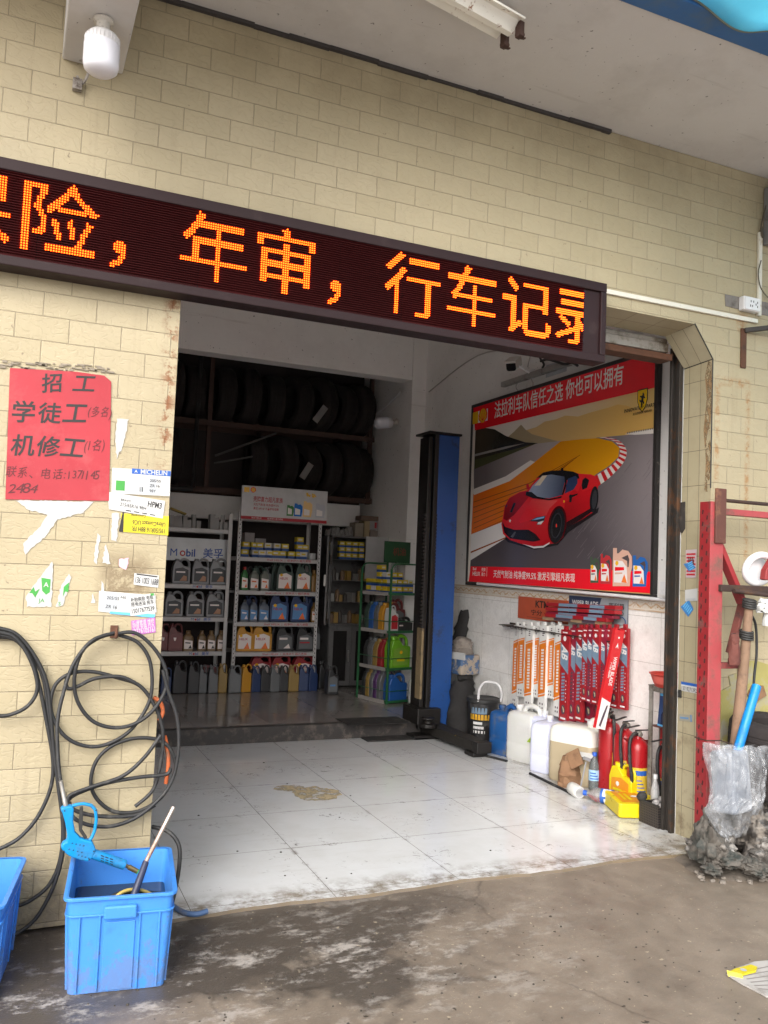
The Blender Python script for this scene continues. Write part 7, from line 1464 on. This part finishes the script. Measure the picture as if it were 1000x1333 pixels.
for i, (x, y, l) in enumerate(gb_):
    rr = random.Random(90 + i); filter_box('filter box on the green rack, %s layer, %s spot from near corner' % (ORD[l], ORD[sorted(set(q[:2] for q in gb_), key=lambda q: q[0] + 3 * q[1]).index((x, y))]), MG @ T(x, y + .01, lv[3] + .001 + l * .0682) @ RZ(rr.uniform(-3, 3)), .066, .067, i % 5 == 2, 'filter boxes on the green rack')
o = bottle('red_cap_bottle', 'clear bottle with a red cap among the yellow boxes of the green rack', MG @ T(.19, .2, lv[3] + .001), [(.03, 0), (.032, .004), (.032, .28), (.02, .32), (.013, .34)], PET, .016, .022, RDT)
M, L = floorM((523, 908), (537, 912), ZS); jerrycan('white jerrycan on the floor between the green rack and the lift post', T(3.47, 3.62, ZS) @ RZ(-20), .17, .13, .30, MILK, WCAP, .25)

# ---- tyre rack high at the back
BRN = mat('rust_brown_angle', (.06, .030, .022), .7, .1, .3, 8); TYR = mat('tyre_rubber', (.017, .0125, .0115), .85, 0, .3, 10, bump=.2, bs=30)
tr_ = thing('tyre_rack', 'rust brown steel tyre rack high against the back wall', 'rack', (2.7, 5.3, 2.1)); tri = Matrix.Translation((-2.7, -5.3, -2.1))
zb1, zb2 = P(400, 564, 1, 5.2).z, P(400, 640, 1, 5.2).z - .06
for xx in (1.0, 1.80, 3.62):
    b = MB(); b.bx(xx - .022, xx + .022, 5.19, 5.23, 2.116, 3.70); spart(tr_, tri, 'upright', b, BRN)
for z in (zb1, zb2):
    for yy in (5.17, 5.56):
        b = MB(); b.bx(.9, 3.66, yy, yy + .018, z - .028, z + .028); spart(tr_, tri, 'beam', b, BRN)
for xx in (1.4, 2.4, 3.3):
    for z in (zb1, zb2): b = MB(); b.bx(xx, xx + .03, 5.189, 5.559, z - .02, z + .01); spart(tr_, tri, 'cross_bar', b, BRN)
def tyre(label, M, ro=.30, w_=.2, group='tyres on the high rack'):
    o = thing('tyre', label, 'tyre', M=M, group=group); b = MB(); h = w_ / 2
    prof = [(ro * .60, -h * .75), (ro * .66, -h * .95), (ro * .82, -h), (ro * .94, -h * .9), (ro * .99, -h * .7), (ro, -h * .35), (ro * .985, -h * .33), (ro * .985, -h * .27), (ro, -h * .25), (ro, -h * .04), (ro * .985, -h * .03), (ro * .985, h * .03), (ro, h * .04), (ro, h * .25), (ro * .985, h * .27), (ro * .985, h * .33), (ro, h * .35), (ro * .99, h * .7), (ro * .94, h * .9), (ro * .82, h), (ro * .66, h * .95), (ro * .60, h * .75)]
    b.lathe(prof + [prof[0]], 44, None, caps=False); b.build('carcass', TYR, o, smooth=35); return o
x = 1.05; i = 0
for z, xs_ in ((zb1 + .03, [(1.18, 0), (1.42, 0), (1.64, 0), (1.95, 4), (2.22, 2), (2.50, 0), (2.76, 14), (3.02, 18), (3.27, 20), (3.50, 12)]), (zb2 + .03, [(1.2, 0), (1.45, 0), (2.35, -4), (2.62, 12), (2.88, 18), (3.13, 14), (3.36, 10), (3.54, 3)])):
    for xx, tl in xs_:
        i += 1; ro = .29 + .012 * (i % 3); tyre('black tyre in the %s row of the high rack, %s from the left' % ('upper' if z > 2.6 else 'lower', ORD[[q[0] for q in xs_].index(xx)]), T(xx, 5.37, z + ro + .004) @ RY(90 + tl * .5) @ RZ(0) if 0 else T(xx, 5.37, z + ro + .004) @ RZ(tl) @ RY(90), ro, .19)
def sticker_on(px, py, yy, w_, h_, a, lab): p = P(px, py, 1, yy); b = MB(); b.bx(-w_ / 2, w_ / 2, -.003, .0, -h_ / 2, h_ / 2, T(*p) @ RY(a)); ob = b.build('tyre_sticker', mat('faded_sticker', (.22, .20, .19), .6)); tag(ob, lab, 'sticker'); b = MB(); b.bx(-w_ * .3, w_ * .3, -.0045, -.0035, -h_ * .3, h_ * .1, T(*p) @ RY(a)); b.build('sticker_print', mat('junk_grey', (.22, .21, .20), .6), ob)
sticker_on(417, 539, 5.055, .07, .21, 34, 'faded label sticker on a tyre of the upper row'); sticker_on(399, 613, 5.06, .07, .19, 30, 'faded label sticker on a tyre of the lower row')
b = MB(); b.tube([(1.65, 5.12, 2.15), (1.66, 5.12, 3.69)], .022, 8); b.tube([(.9, 5.13, 2.14), (1.65, 5.13, 2.14)], .03, 8); tag(b.build('exhaust_pipe', mat('black_pipe', (.02, .018, .018), .5, .4)), 'black pipes beside the rust brown upright of the tyre rack', 'pipe')
b = MB(); b.tube([(1.85, 5.1, 2.42), (2.35, 5.1, 2.55)], .010, 6); b.tube([(1.86, 5.12, 2.50), (2.5, 5.12, 2.80)], .012, 6); tag(b.build('steel_rod', mat('dull_rod', (.09, .085, .08), .5, .5)), 'thin dull rods lying across the lower tyre row', 'rod')
# ------------------------------------------------------------------ red rack and clutter right of the doorway
REDP = mat('scratched_red_paint', (.27, .018, .022), .5, .1, .35, 6, dirt=(.10, .05, .04), ds=12, dth=(.52, .66)); PINKR = mat('pale_red_paint', (.36, .055, .06), .5, .1, .35, 5, dirt=(.15, .075, .06), ds=9, dth=(.48, .66))  # deeper red on the slotted side, paler red on post front and beams
DBAR = mat('rusty_dark_bar', (.055, .032, .026), .7, .3, .4, 9, dirt=(.12, .06, .03), ds=14); HOLE2 = mat('slot_dark', (.05, .008, .008), .8)
rk = thing('red_rack', 'red slotted steel rack frame with dark cross bars right of the doorway', 'rack frame', (3.6, -.19, 0)); rki = Matrix.Translation((-3.6, .19, 0))
px0, px1, py0, py1 = 3.318, 3.408, -.225, -.150
b = MB(); b.bx(px0, px1, py0, py1, .10, 1.85)
spart(rk, rki, 'upright', b, PINKR, bevel=.003)
b = MB(); b.bx(px0 - .0025, px0 - .0005, py0 + .001, py1 - .001, .10, 1.848)
b.m = 1; z = .14
while z < 1.80:
    for yy, dz in ((py0 + .022, 0), (py0 + .053, .03)):
        b.prism([(yy - .006, z + dz + .022), (yy + .002, z + dz + .026), (yy + .006, z + dz + .004), (yy - .002, z + dz)], px0 - .0038, px0 - .003, Matrix(((0, 0, 1, 0), (1, 0, 0, 0), (0, 1, 0, 0), (0, 0, 0, 1))))
    z += .062
spart(rk, rki, 'slotted_face', b, [REDP, HOLE2])
b = MB(); a, c = P(913, 706, 1, -.228), P(928, 640, 1, -.228); b.bx(px0 + .022, px1 + .004, -.240, -.2265, a.z, c.z + .02); spart(rk, rki, 'bracket', b, mat('brown_bracket', (.10, .035, .025), .7, .1, .3, 10, dirt=(.2, .09, .05), ds=14), bevel=.004)
def bar(name, q0, q1, yy, r0, r1, m): 
    p, q = P(*q0, 1, yy), P(*q1, 1, yy); L = (q - p).length; b = MB(); b.box((0, 0, L / 2), (r0, r1, L), T(*p) @ axis_to(q - p)); return spart(rk, rki, name, b, m, bevel=.003)
ztop = P(930, 665, 1, -.19).z; b = MB(); b.bx(px1 + .001, 4.7, -.21, -.17, ztop - .018, ztop + .016); spart(rk, rki, 'top_beam', b, PINKR, bevel=.003)
b = MB(); b.tube([(px1 + .01, -.19, ztop + .06), (4.7, -.19, ztop + .06)], .010, 8); spart(rk, rki, 'top_rod', b, DBAR, smooth=60)
bar('diagonal_brace', (927, 690), (966, 785), -.185, .05, .03, REDP); bar('diagonal_brace', (968, 778), (950, 850), -.18, .045, .02, mat('burnt_red_paint', (.16, .045, .035), .7, dirt=(.04, .03, .03), ds=14))
zb_ = P(930, 765, 1, -.20).z; b = MB(); b.bx(px1 - .03, 4.7, -.245, -.205, zb_ - .018, zb_ + .018); spart(rk, rki, 'cross_bar', b, DBAR, bevel=.004)
b = MB(); b.tube([(px1 + .04, -.262, zb_ - .012), (4.0, -.275, zb_ - .05), (4.7, -.28, zb_ - .07)], .012, 8); spart(rk, rki, 'bar_rod', b, DBAR, smooth=60)
zl = P(940, 866, 1, -.18).z; b = MB(); b.bx(px1 + .001, P(961, 866, 1, -.18).x, -.20, -.17, zl - .016, zl + .016); spart(rk, rki, 'rung', b, PINKR, bevel=.003)
b = MB(); b.tube([(px0 - .006, py0 - .004, .62), (px1 + .004, py0 - .004, .615), (px1 + .004, py1, .62), (px0 - .006, py1 + .002, .62)], .0025, 6, closed=True); b.tube([(px1, py0 - .006, .615), (px1 + .05, py0 - .03, .60)], .0025, 6); spart(rk, rki, 'tie_wire', b, DBAR)
WOOD = mat('weathered_wood', (.22, .135, .085), .8, 0, .35, 12, dirt=(.10, .065, .045), ds=18)
o = thing('wooden_handle', 'weathered wooden tool handle leaning on the red rack, bound with black tape', 'tool handle', (3.6, -.25, .5)); oi = Matrix.Translation((-3.6, .25, -.5))
p, q = P(957, 985, 1, -.23), P(976, 782, 1, -.27); b = MB(); b.tube([p, p + (q - p) * .5, q], [.034, .028, .022], 10); spart(o, oi, 'shaft', b, WOOD, smooth=60)
for f in (.78, .98):
    b = MB(); c = p + (q - p) * f
    for k in range(4): b.tube([c + Vector((.032 * math.cos(a), .032 * math.sin(a), -.018 + .012 * k + .006 * math.sin(a))) for a in [i * .5236 for i in range(12)]], .006, 6, closed=True)
    spart(o, oi, 'tape_wrap', b, BLACKTRIM, smooth=60)
b = MB(); e = P(962, 830, 1, -.262); crumple(b, .07, .16, .05, 31, T(e.x - .03, e.y, e.z - .14)); tag(b.build('burnt_rag', mat('burnt_red_rag', (.13, .04, .03), .85, 0, .5, 22), smooth=30), 'burnt reddish rag tied to the wooden handle', 'rag')
b = MB(); b.tube(spline([P(x, y, 1, -.15) for x, y in ((978, 800), (984, 815), (985, 850), (982, 880), (980, 915), (978, 945))], 6), .007, 8); tag(b.build('black_cable', BLACKR, smooth=60), 'black cable hanging behind the wooden handle', 'cable')
BTUBE = mat('bright_blue_tube', (.0, .19, .52), .35, 0, .1, 8, dirt=(.02, .12, .33), ds=10); p, q = P(958, 985, 1, -.32), P(985, 893, 1, -.26); b = MB(); b.tube([p, q], .024, 14); b.tube([q, q + (q - p).normalized() * .004], .018, 12); tag(b.build('blue_tube', BTUBE, smooth=40), 'bright blue plastic tube leaning beside the wooden handle', 'tube')
b = MB(); rr = random.Random(8); pts = [(940, 900), (952, 893), (950, 880), (962, 876), (960, 862), (985, 860), (1010, 868), (1030, 900), (1020, 1000), (960, 1005), (940, 985)]
b.prism([XZ(x, y, -.012) for x, y in pts], .001, .008, frame((0, 0, 0), (1, 0, 0), (0, 0, 1))); tag(b.build('yellow_sheet', mat('stained_yellow_sheet', (.34, .30, .10), .75, 0, .3, 6, dirt=(.30, .28, .22), ds=6, dth=(.5, .62), bump=.3)), 'stained yellow sheet torn along its top, behind the wooden handle', 'sheet')
b = MB(); pts = [(982, 893), (996, 893), (1000, 906), (985, 915), (976, 905)]; b.prism([XZ(x, y, -.03) for x, y in pts], .001, .02, frame((0, 0, 0), (1, 0, 0), (0, 0, 1))); tag(b.build('carton_scrap', KRAFT), 'brown carton scrap against the yellow sheet at the right edge', 'carton')
tp = P(1000, 975, 1, -.30); tyre('old grey tyre stacked at the right edge behind the plastic bag', T(tp.x + .10, -.28, .62) @ RX(4), .25, .19, None); tyre('old tyre lying under the other one at the right edge', T(tp.x + .12, -.28, .42), .26, .19, None)
b = MB(); b.bx(3.62, 4.2, -.5, -.05, -.015, .32); tag(b.build('concrete_block', mat('dirty_block', (.13, .115, .10), .9, 0, .3, 6, dirt=(.05, .042, .036), ds=8, bump=.6), bevel=.03), 'dirty concrete block under the old tyres', 'block')
# white moulded ring, white knot of cloth
c = P(986, 742, 1, -.24); b = MB(); b.tube([(c.x + .095 * math.cos(a) + .012, c.y - .02 * math.sin(a), c.z + .075 * math.sin(a) + .005) for a in [2 * math.pi * k / 28 for k in range(28)]], .019, 10, closed=True); b.lathe([(.0, 0), (.078, .002), (.07, .01), (0, .012)], 20, T(c.x + .03, c.y + .03, c.z) @ RX(90))
tag(b.build('white_ring', WHITEPL, smooth=60), 'white moulded plastic ring resting on the dark cross bar', 'plastic ring')
b = MB(); b.prism([(0, 0), (.03, -.01), (.11, .09), (.09, .11), (.02, .05)], -.02, .02, frame((c.x - .02, c.y - .05, c.z - .05), (1, 0, .2), (0, 0, 1))); tag(b.build('red_clip', mat('dark_red_plastic', (.25, .03, .03), .45), bevel=.006), 'dark red plastic piece in front of the white ring', 'plastic piece')
c = P(995, 790, 1, -.26); b = MB(); crumple(b, .10, .07, .06, 41, T(c.x, c.y, c.z - .03)); crumple(b, .05, .08, .04, 42, T(c.x + .02, c.y, c.z - .1)); tag(b.build('white_cloth', mat('white_knot', (.5, .5, .48), .9, 0, .3, 20), smooth=40), 'white knotted cloth hanging under the dark cross bar at the right edge', 'cloth')
# plastic bag
t = NT('clear_plastic_film'); t.set(Base_Color=(.42, .43, .45), Roughness=.07); tp_ = t.n('BsdfTransparent'); mx = t.n('MixShader'); gm = t.ramp(t.noise(9, 6, .7), .38, .72, (.14, .14, .14, 1), (.60, .60, .60, 1)); t.l(gm, mx.inputs[0]); t.l(tp_.outputs[0], mx.inputs[1]); t.l(t.b.outputs[0], mx.inputs[2]); t.l(mx.outputs[0], t.t.nodes['Material Output'].inputs[0]); t.bump(t.noise(22, 3, .5, t.mapping(rot=(0, .3, 0), scale=(1, 1, .25)), dist=.8), .35, .012); FILM = t.mat
from mathutils import noise as mnz
rows = [((916, 968), (1010, 972)), ((920, 985), (1008, 985)), ((924, 1010), (1004, 1010)), ((927, 1035), (1000, 1035)), ((918, 1056), (992, 1055)), ((930, 1078), (990, 1078)), ((944, 1094), (975, 1088))]
def bagpt(u, v, back):
    k = v * (len(rows) - 1); i = min(int(k), len(rows) - 2); f = k - i
    ax = rows[i][0][0] * (1 - f) + rows[i + 1][0][0] * f; ay = rows[i][0][1] * (1 - f) + rows[i + 1][0][1] * f; bx_ = rows[i][1][0] * (1 - f) + rows[i + 1][1][0] * f; by = rows[i][1][1] * (1 - f) + rows[i + 1][1][1] * f
    p = P(ax + (bx_ - ax) * u, ay + (by - ay) * u, 1, -.38); bulge = math.sin(math.pi * u) * math.sin(math.pi * min(1, v * .9 + .12)) * .09
    n1 = mnz.noise(Vector((u * 5, v * 3, 3 + back))) * .035 + abs(mnz.noise(Vector((u * 13 + v * 3, v * 2.2, 9 + back)))) * .045 + abs(mnz.noise(Vector((u * 24 - v * 5, v * 3.5, back)))) * .018
    return (p.x + n1 * .4, p.y + (bulge if back else -bulge) + n1, p.z + mnz.noise(Vector((u * 8, v * 8, 6))) * .012)
b = MB(); b.grid(56, 64, lambda u, v: bagpt(u, v, 0)); b.grid(30, 30, lambda u, v: bagpt(u, v, 1)); tag(b.build('plastic_bag', FILM, smooth=80), 'big crumpled clear plastic bag at the foot of the red rack', 'plastic bag')
q = P(960, 1000, 1, -.36); b = MB(); b.prism(rrect(.17, .13, .03), 0, .30, T(q.x, -.34, q.z - .22) @ RZ(12) @ RX(-6)); tag(b.build('bagged_part', mat('pale_blue_grey_part', (.20, .225, .27), .4, 0, .3, 6), bevel=.02, seg=3), 'pale blue grey part wrapped inside the clear plastic bag', 'spare part')
# rubble and junk at the foot of the rack
JM = [mat('greasy_junk', (.035, .03, .027), .45, 0, .5, 12, dirt=(.19, .165, .14), ds=14, dth=(.46, .62)), mat('dusty_junk', (.10, .088, .075), .8, 0, .5, 10, dirt=(.03, .034, .03), ds=11, dth=(.45, .6)), mat('film_junk', (.09, .082, .074), .22, 0, .5, 9, dirt=(.27, .245, .22), ds=14, dth=(.5, .68))]
def wad(b, w_, h_, d_, seed, M, n=44, m=28):
    """a crumpled wad of film or rag: a rounded form folded by ridged noise"""
    def f(u, v):
        a, e = 2 * math.pi * u, math.pi * v; d = Vector((math.cos(a) * math.sin(e), math.sin(a) * math.sin(e), -math.cos(e))); o_ = Vector((seed * 3.1, seed * 1.7, seed))
        r1 = .62 + .6 * abs(mnz.noise(d * 1.5 + o_)) + .38 * abs(mnz.noise(d * 2.8 + o_)) + .07 * abs(mnz.noise(d * 7 + o_))
        return (d.x * r1 * w_ * .62, d.y * r1 * d_ * .62, max(0, h_ * .42 + d.z * r1 * h_ * .62))
    return b.grid(n, m, f, M)
rr = random.Random(77)
for i, (x, y, yy, w_, h_, m_, wd) in enumerate([(912, 1118, -.18, .13, .13, 2, 'crumpled film'), (922, 1122, -.30, .15, .22, 1, 'dusty'), (938, 1124, -.34, .13, .15, 2, 'shiny film'), (950, 1128, -.40, .12, .08, 1, 'flat dusty'), (985, 1112, -.36, .20, .26, 0, 'tall greasy'), (1000, 1132, -.44, .18, .16, 2, 'folded film'), (968, 1100, -.26, .2, .24, 0, 'dark greasy'), (942, 1098, -.24, .18, .24, 1, 'broad dusty'), (926, 1136, -.36, .09, .05, 1, 'small dusty'), (982, 1138, -.46, .12, .07, 1, 'low dusty'), (1010, 1112, -.36, .2, .22, 1, 'outermost dusty')]):
    q = P(x, y, 1, yy); b = MB(); wad(b, w_ * 1.15, h_, w_ * .95, 100 + i, T(q.x, q.y, max(-.015, q.z)) @ RZ(i * 50)); tag(b.build('junk_lump', JM[m_], smooth=50), '%s lump of junk at the foot of the red rack, %s in the pile' % (wd, ORD[i]), 'junk', 'junk lumps under the red rack')
q = P(962, 1118, 2, 0); b = MB(); b.prism(rrect(.13, .10, .025), 0, .10, T(q.x, q.y - .12, .02) @ RZ(-12) @ RX(-35)); tag(b.build('grimy_casing', mat('grimy_casing', (.075, .068, .06), .5, .2, .4, 9, dirt=(.25, .22, .19), ds=9, dth=(.5, .62)), bevel=.012), 'grimy rounded casing lying in the junk under the plastic bag', 'casing')
b = MB(); N = 26
for k in range(60):
    px, py = rr.uniform(905, 1000), rr.uniform(1100, 1150); q = P(px, py, 2, -.012); s_ = rr.uniform(.006, .022); b.lathe([(0, -s_ * .4), (s_, -s_ * .2), (s_ * .8, s_ * .4), (0, s_ * .6)], 6, T(q.x, q.y, -.010) @ RZ(rr.uniform(0, 90)) @ RX(rr.uniform(-20, 20)))
tag(b.build('rubble_crumbs', mat('pale_rubble', (.19, .165, .14), .95, 0, .4, 30, bump=.6)), kind='stuff')
b = MB(); ring = []; 
for k in range(40):
    a = 2 * math.pi * k / 40; r1 = 1 + .18 * mnz.noise(Vector((math.cos(a) * 2, math.sin(a) * 2, 5))); ring.append((3.62 + .42 * r1 * math.cos(a), -.22 + .26 * r1 * math.sin(a)))
ringA = [(x, y, -.0148) for x, y in ring]; ringB = [(3.62 + (x - 3.62) * .8, -.22 + (y + .22) * .8, .004) for x, y in ring]; ringC = [(3.62 + (x - 3.62) * .4, -.22 + (y + .22) * .4, .02) for x, y in ring]
b.loft([ringA, ringB, ringC], caps=False); b.add(ringC, [tuple(range(40))]); tag(b.build('dirt_heap', mat('trodden_dirt', (.15, .125, .10), .95, 0, .5, 14, dirt=(.05, .042, .036), ds=9, bump=.9, bs=40), smooth=60), kind='structure')
b = MB(); b.tube(spline([P(x, y, 2, .004) for x, y in ((978, 1108), (984, 1118), (992, 1130), (1002, 1140), (1020, 1150))], 6), .006, 8); tag(b.build('pale_cable', mat('pale_blue_cable', (.50, .56, .62), .5), smooth=60), 'pale bluish cable end lying by the junk at the right edge', 'cable')
# stickers on the jamb (plane x = 3.535)
def jamb_sticker(q4, m, lab, e=.003, name='sticker'):
    pts = [P(x, y, 0, 3.535 - e) for x, y in q4]; M = frame(pts[3], pts[2] - pts[3], pts[0] - pts[3]); Mi_ = M.inverted(); lo_ = [Mi_ @ p for p in pts]; b = MB(); b.prism([(p.x, p.y) for p in lo_], 0, .0007); o = b.build(name, m, M=M); tag(o, lab, 'sticker'); return o, max(p.x for p in lo_), max(p.y for p in lo_)
def lines(o, W, H, m, n, x0=.08, x1=.92, y0=.08, y1=.92, name='small_print', fill=.55):
    b = MB(); r2 = random.Random(n)
    for k in range(n):
        y = y0 + (y1 - y0) * k / n; b.bx(W * x0, W * (x1 - r2.uniform(0, .25) * (x1 - x0)), H * y, H * (y + (y1 - y0) / n * fill), .0012, .0016)
    b.build(name, m, o)
PKS = mat('pink_white_sticker', (.50, .40, .42), .6); BLS = mat('blue_sticker', (.05, .20, .48), .5)
o, W, H = jamb_sticker([(893, 716), (907, 715), (906, 752), (893, 752)], PKS, 'pink and white handbill sticker on the door jamb'); lines(o, W, H, LETR, 7); b = MB()
for k in range(9): b.bx(W * (.25 + .06 * k), W * (.285 + .06 * k), H * .45, H * (.75 - .05 * (k % 3)), .0018, .0021)
b.build('barcode', INK, o)
o, W, H = jamb_sticker([(890, 734), (900, 732), (906, 739), (897, 744)], BLS, 'small tilted blue sticker over the pink handbill', .0045); lines(o, W, H, LBLUE, 4, .15, .85)
o, W, H = jamb_sticker([(886, 790), (897, 781), (903, 793), (896, 803)], BLS, 'larger tilted blue diamond sticker lower on the door jamb'); lines(o, W, H, LBLUE, 5, .2, .85)
o, W, H = jamb_sticker([(892, 768), (908, 766), (908, 782), (892, 783)], WPAP, 'small white paper square on the door jamb above the blue diamond'); lines(o, W, H, GREYPAP, 3, .1, .9, .05, .25)
o, W, H = jamb_sticker([(887, 887), (908, 892), (908, 903), (887, 899)], WPAP, 'worn white phone number sticker with a blue band on the door jamb'); b = MB(); b.bx(0, W, H * .7, H, .001, .0014); b.build('blue_band', BLUEINK, o); b = MB(); b.text('13719271392', H * .62, None, W * .5, H * .08, .0014, 'C', .012, width=W * .92); b.build('lettering', INK, o)
o, W, H = jamb_sticker([(884, 929), (902, 931), (902, 940), (884, 938)], mat('ghost_sticker', (.30, .28, .22), .8), 'faded sticker ghost low on the door jamb'); b = MB(); b.bx(W * .82, W * .92, 0, H, .001, .0014); b.bx(W * .1, W * .7, H * .3, H * .6, .001, .0014); b.build('faded_print', mat('faded_blue', (.12, .22, .36), .7), o)
b = MB(); pts = [(881, 655), (892, 653), (892, 688), (888, 694), (881, 690)]; b.prism([(-(P(x, y, 0, 3.532).y), P(x, y, 0, 3.532).z) for x, y in pts], 0, .003, frame((3.534, 0, 0), (0, -1, 0), (0, 0, 1))); tag(b.build('lock_plate', mat('dark_rust_plate', (.05, .042, .038), .7, .3, .3, 12, dirt=(.12, .10, .08), ds=12)), 'broken dark metal lock plate on the door jamb', 'lock plate')
b = MB(); p = P(885, 903, 0, 3.53); b.bx(3.526, 3.534, p.y - .012, p.y + .012, p.z - .022, p.z + .022); tag(b.build('keyhole_plate', BLACKTRIM, bevel=.002), 'small black plate beside the worn phone sticker on the jamb', 'plate')
# rust flake and stain running down the jamb edge
b = MB(); pts = [(922, 470), (926, 472), (927, 520), (924, 560), (926, 600), (922, 640), (917, 640), (919, 600), (916, 560), (920, 520), (918, 490)]
b.prism([(-(P(x, y, 0, 3.533).y), P(x, y, 0, 3.533).z) for x, y in pts], 0, .0012, frame((3.5342, 0, 0), (0, -1, 0), (0, 0, 1)))
t = NT('rust_run'); t.set(Base_Color=t.mix(t.noise(20, 6, .7), (.20, .11, .05), (.33, .23, .12)), Roughness=.9); al_ = t.ramp(t.noise(26, 8, .8, t.mapping(scale=(1, 1, .4))), .44, .56); t.l(al_, t.b.inputs['Alpha']); tag(b.build('rust_stain', t.mat), 'orange rust stain running down the outer edge of the door jamb', 'stain')
# paper and yellow card on the ground, bottom right
cd_ = thing('flattened_carton', 'flattened grey white carton on the wet ground at bottom right', 'carton', M=T(0, 0, 0))
pts = [P(x, y, 2, -.008) for x, y in ((946, 1268), (955, 1262), (982, 1252), (1004, 1250), (1030, 1262), (1030, 1296), (998, 1297), (985, 1290), (965, 1280))]; b = MB(); b.prism([(p.x, p.y) for p in pts], -.0125, -.007); b.build('sheet', mat('wet_grey_carton', (.40, .38, .36), .7, 0, .2, 9, dirt=(.24, .22, .20), ds=10), cd_)
b = MB()
for k in range(6):
    p, q = P(962 + k * 5, 1266 + k * 4.2, 2, -.006), P(1010, 1256 + k * 6.5, 2, -.006); d = (q - p).normalized() * .003; n_ = Vector((-d.y, d.x, 0)); b.add([tuple(p - n_), tuple(q - n_), tuple(q + n_), tuple(p + n_)], [(0, 1, 2, 3)])
b.build('fold_line', mat('fold_shadow', (.22, .20, .19), .8), cd_)
ye = thing('yellow_card', 'bent bright yellow card lying on the flattened carton', 'card', M=T(0, 0, 0)); pts = [P(x, y, 2, .006) for x, y in ((947, 1264), (958, 1259), (978, 1254), (986, 1257), (984, 1262), (965, 1267))]; b = MB(); b.prism([(p.x, p.y) for p in pts], -.0045, .002); p, q = P(946, 1263, 2, .006), P(966, 1268, 2, .004); b.add([tuple(p), tuple(q), (q.x - .004, q.y - .012, -.010), (p.x - .004, p.y - .012, -.010)], [(0, 1, 2, 3)]); b.build('card', YPAP, ye)
b = MB(); p = P(968, 1260, 2, .009); b.poly(circ(.012, 10, p.x, p.y), .0026); b.build('printed_spot', GREYPAP, ye)
# mud stain and crumbs on the white floor
def blob(cx, cy, rx, ry, z, seed, n=60):
    o_ = []
    for k in range(n):
        a = 2 * math.pi * k / n; r1 = 1 + .28 * mnz.noise(Vector((math.cos(a) * 2.2, math.sin(a) * 2.2, seed))) + .10 * mnz.noise(Vector((math.cos(a) * 9, math.sin(a) * 9, seed))); o_.append((cx + rx * r1 * math.cos(a), cy + ry * r1 * math.sin(a)))
    return o_
t = NT('dried_mud'); n_ = t.noise(28, 7, .75); t.set(Base_Color=t.mix(n_, (.28, .215, .11), (.46, .38, .24)), Roughness=.9); t.l(t.ramp(t.noise(13, 9, .78), .38, .56), t.b.inputs['Alpha']); t.bump(n_, .5, .01); MUD = t.mat
q = P(408, 1034, 2, 0); b = MB(); b.poly(blob(q.x + .02, q.y, .15, .16, 0, 3), .003); q2 = P(378, 1028, 2, 0); b.poly(blob(q2.x, q2.y + .03, .10, .07, 0, 8), .0034); tag(b.build('dried_mud', MUD), kind='stuff')
t = NT('black_scuff'); t.set(Base_Color=(.11, .088, .066), Roughness=.85); t.l(t.ramp(t.noise(22, 9, .82), .56, .64, (0, 0, 0, 1), (.7, .7, .7, 1)), t.b.inputs['Alpha']); SCUF = t.mat
b = MB()
for i, (x, y, rx, ry) in enumerate(((372, 1094, .05, .13), (385, 1100, .03, .06), (262, 1020, .10, .05), (280, 1160, .06, .03), (700, 1075, .14, .08), (690, 1055, .10, .04), (560, 985, .20, .05), (760, 1062, .20, .12), (835, 1090, .25, .14), (300, 1005, .12, .05), (275, 1075, .12, .08), (905, 1108, .16, .10))):
    q = P(x, y, 2, 0); b.poly(blob(q.x, q.y, rx, ry, 0, i * 3.1), .0022 + i * .0003)
tag(b.build('grime_patches', SCUF), kind='stuff')
b = MB(); r3 = random.Random(5)
for k in range(30):
    px, py = r3.uniform(240, 880), r3.uniform(985, 1150)
    q = P(px, py, 2, 0)
    if q.y < .02 or q.x > 3.5: continue
    s_ = r3.uniform(.002, .007); b.lathe([(s_, 0), (s_ * .8, s_ * .5), (0, s_ * .7)], 5, T(q.x, q.y, .0005) @ RZ(r3.uniform(0, 90)))
for k in range(120):
    q = P(r3.uniform(0, 1000), r3.uniform(1180, 1333), 2, -.015); s_ = r3.uniform(.002, .006); b.lathe([(s_, 0), (s_ * .8, s_ * .5), (0, s_ * .8)], 5, T(q.x, q.y, -.0148))
tag(b.build('grit', mat('dark_grit', (.06, .05, .04), .9, 0, .6, 40)), kind='stuff')
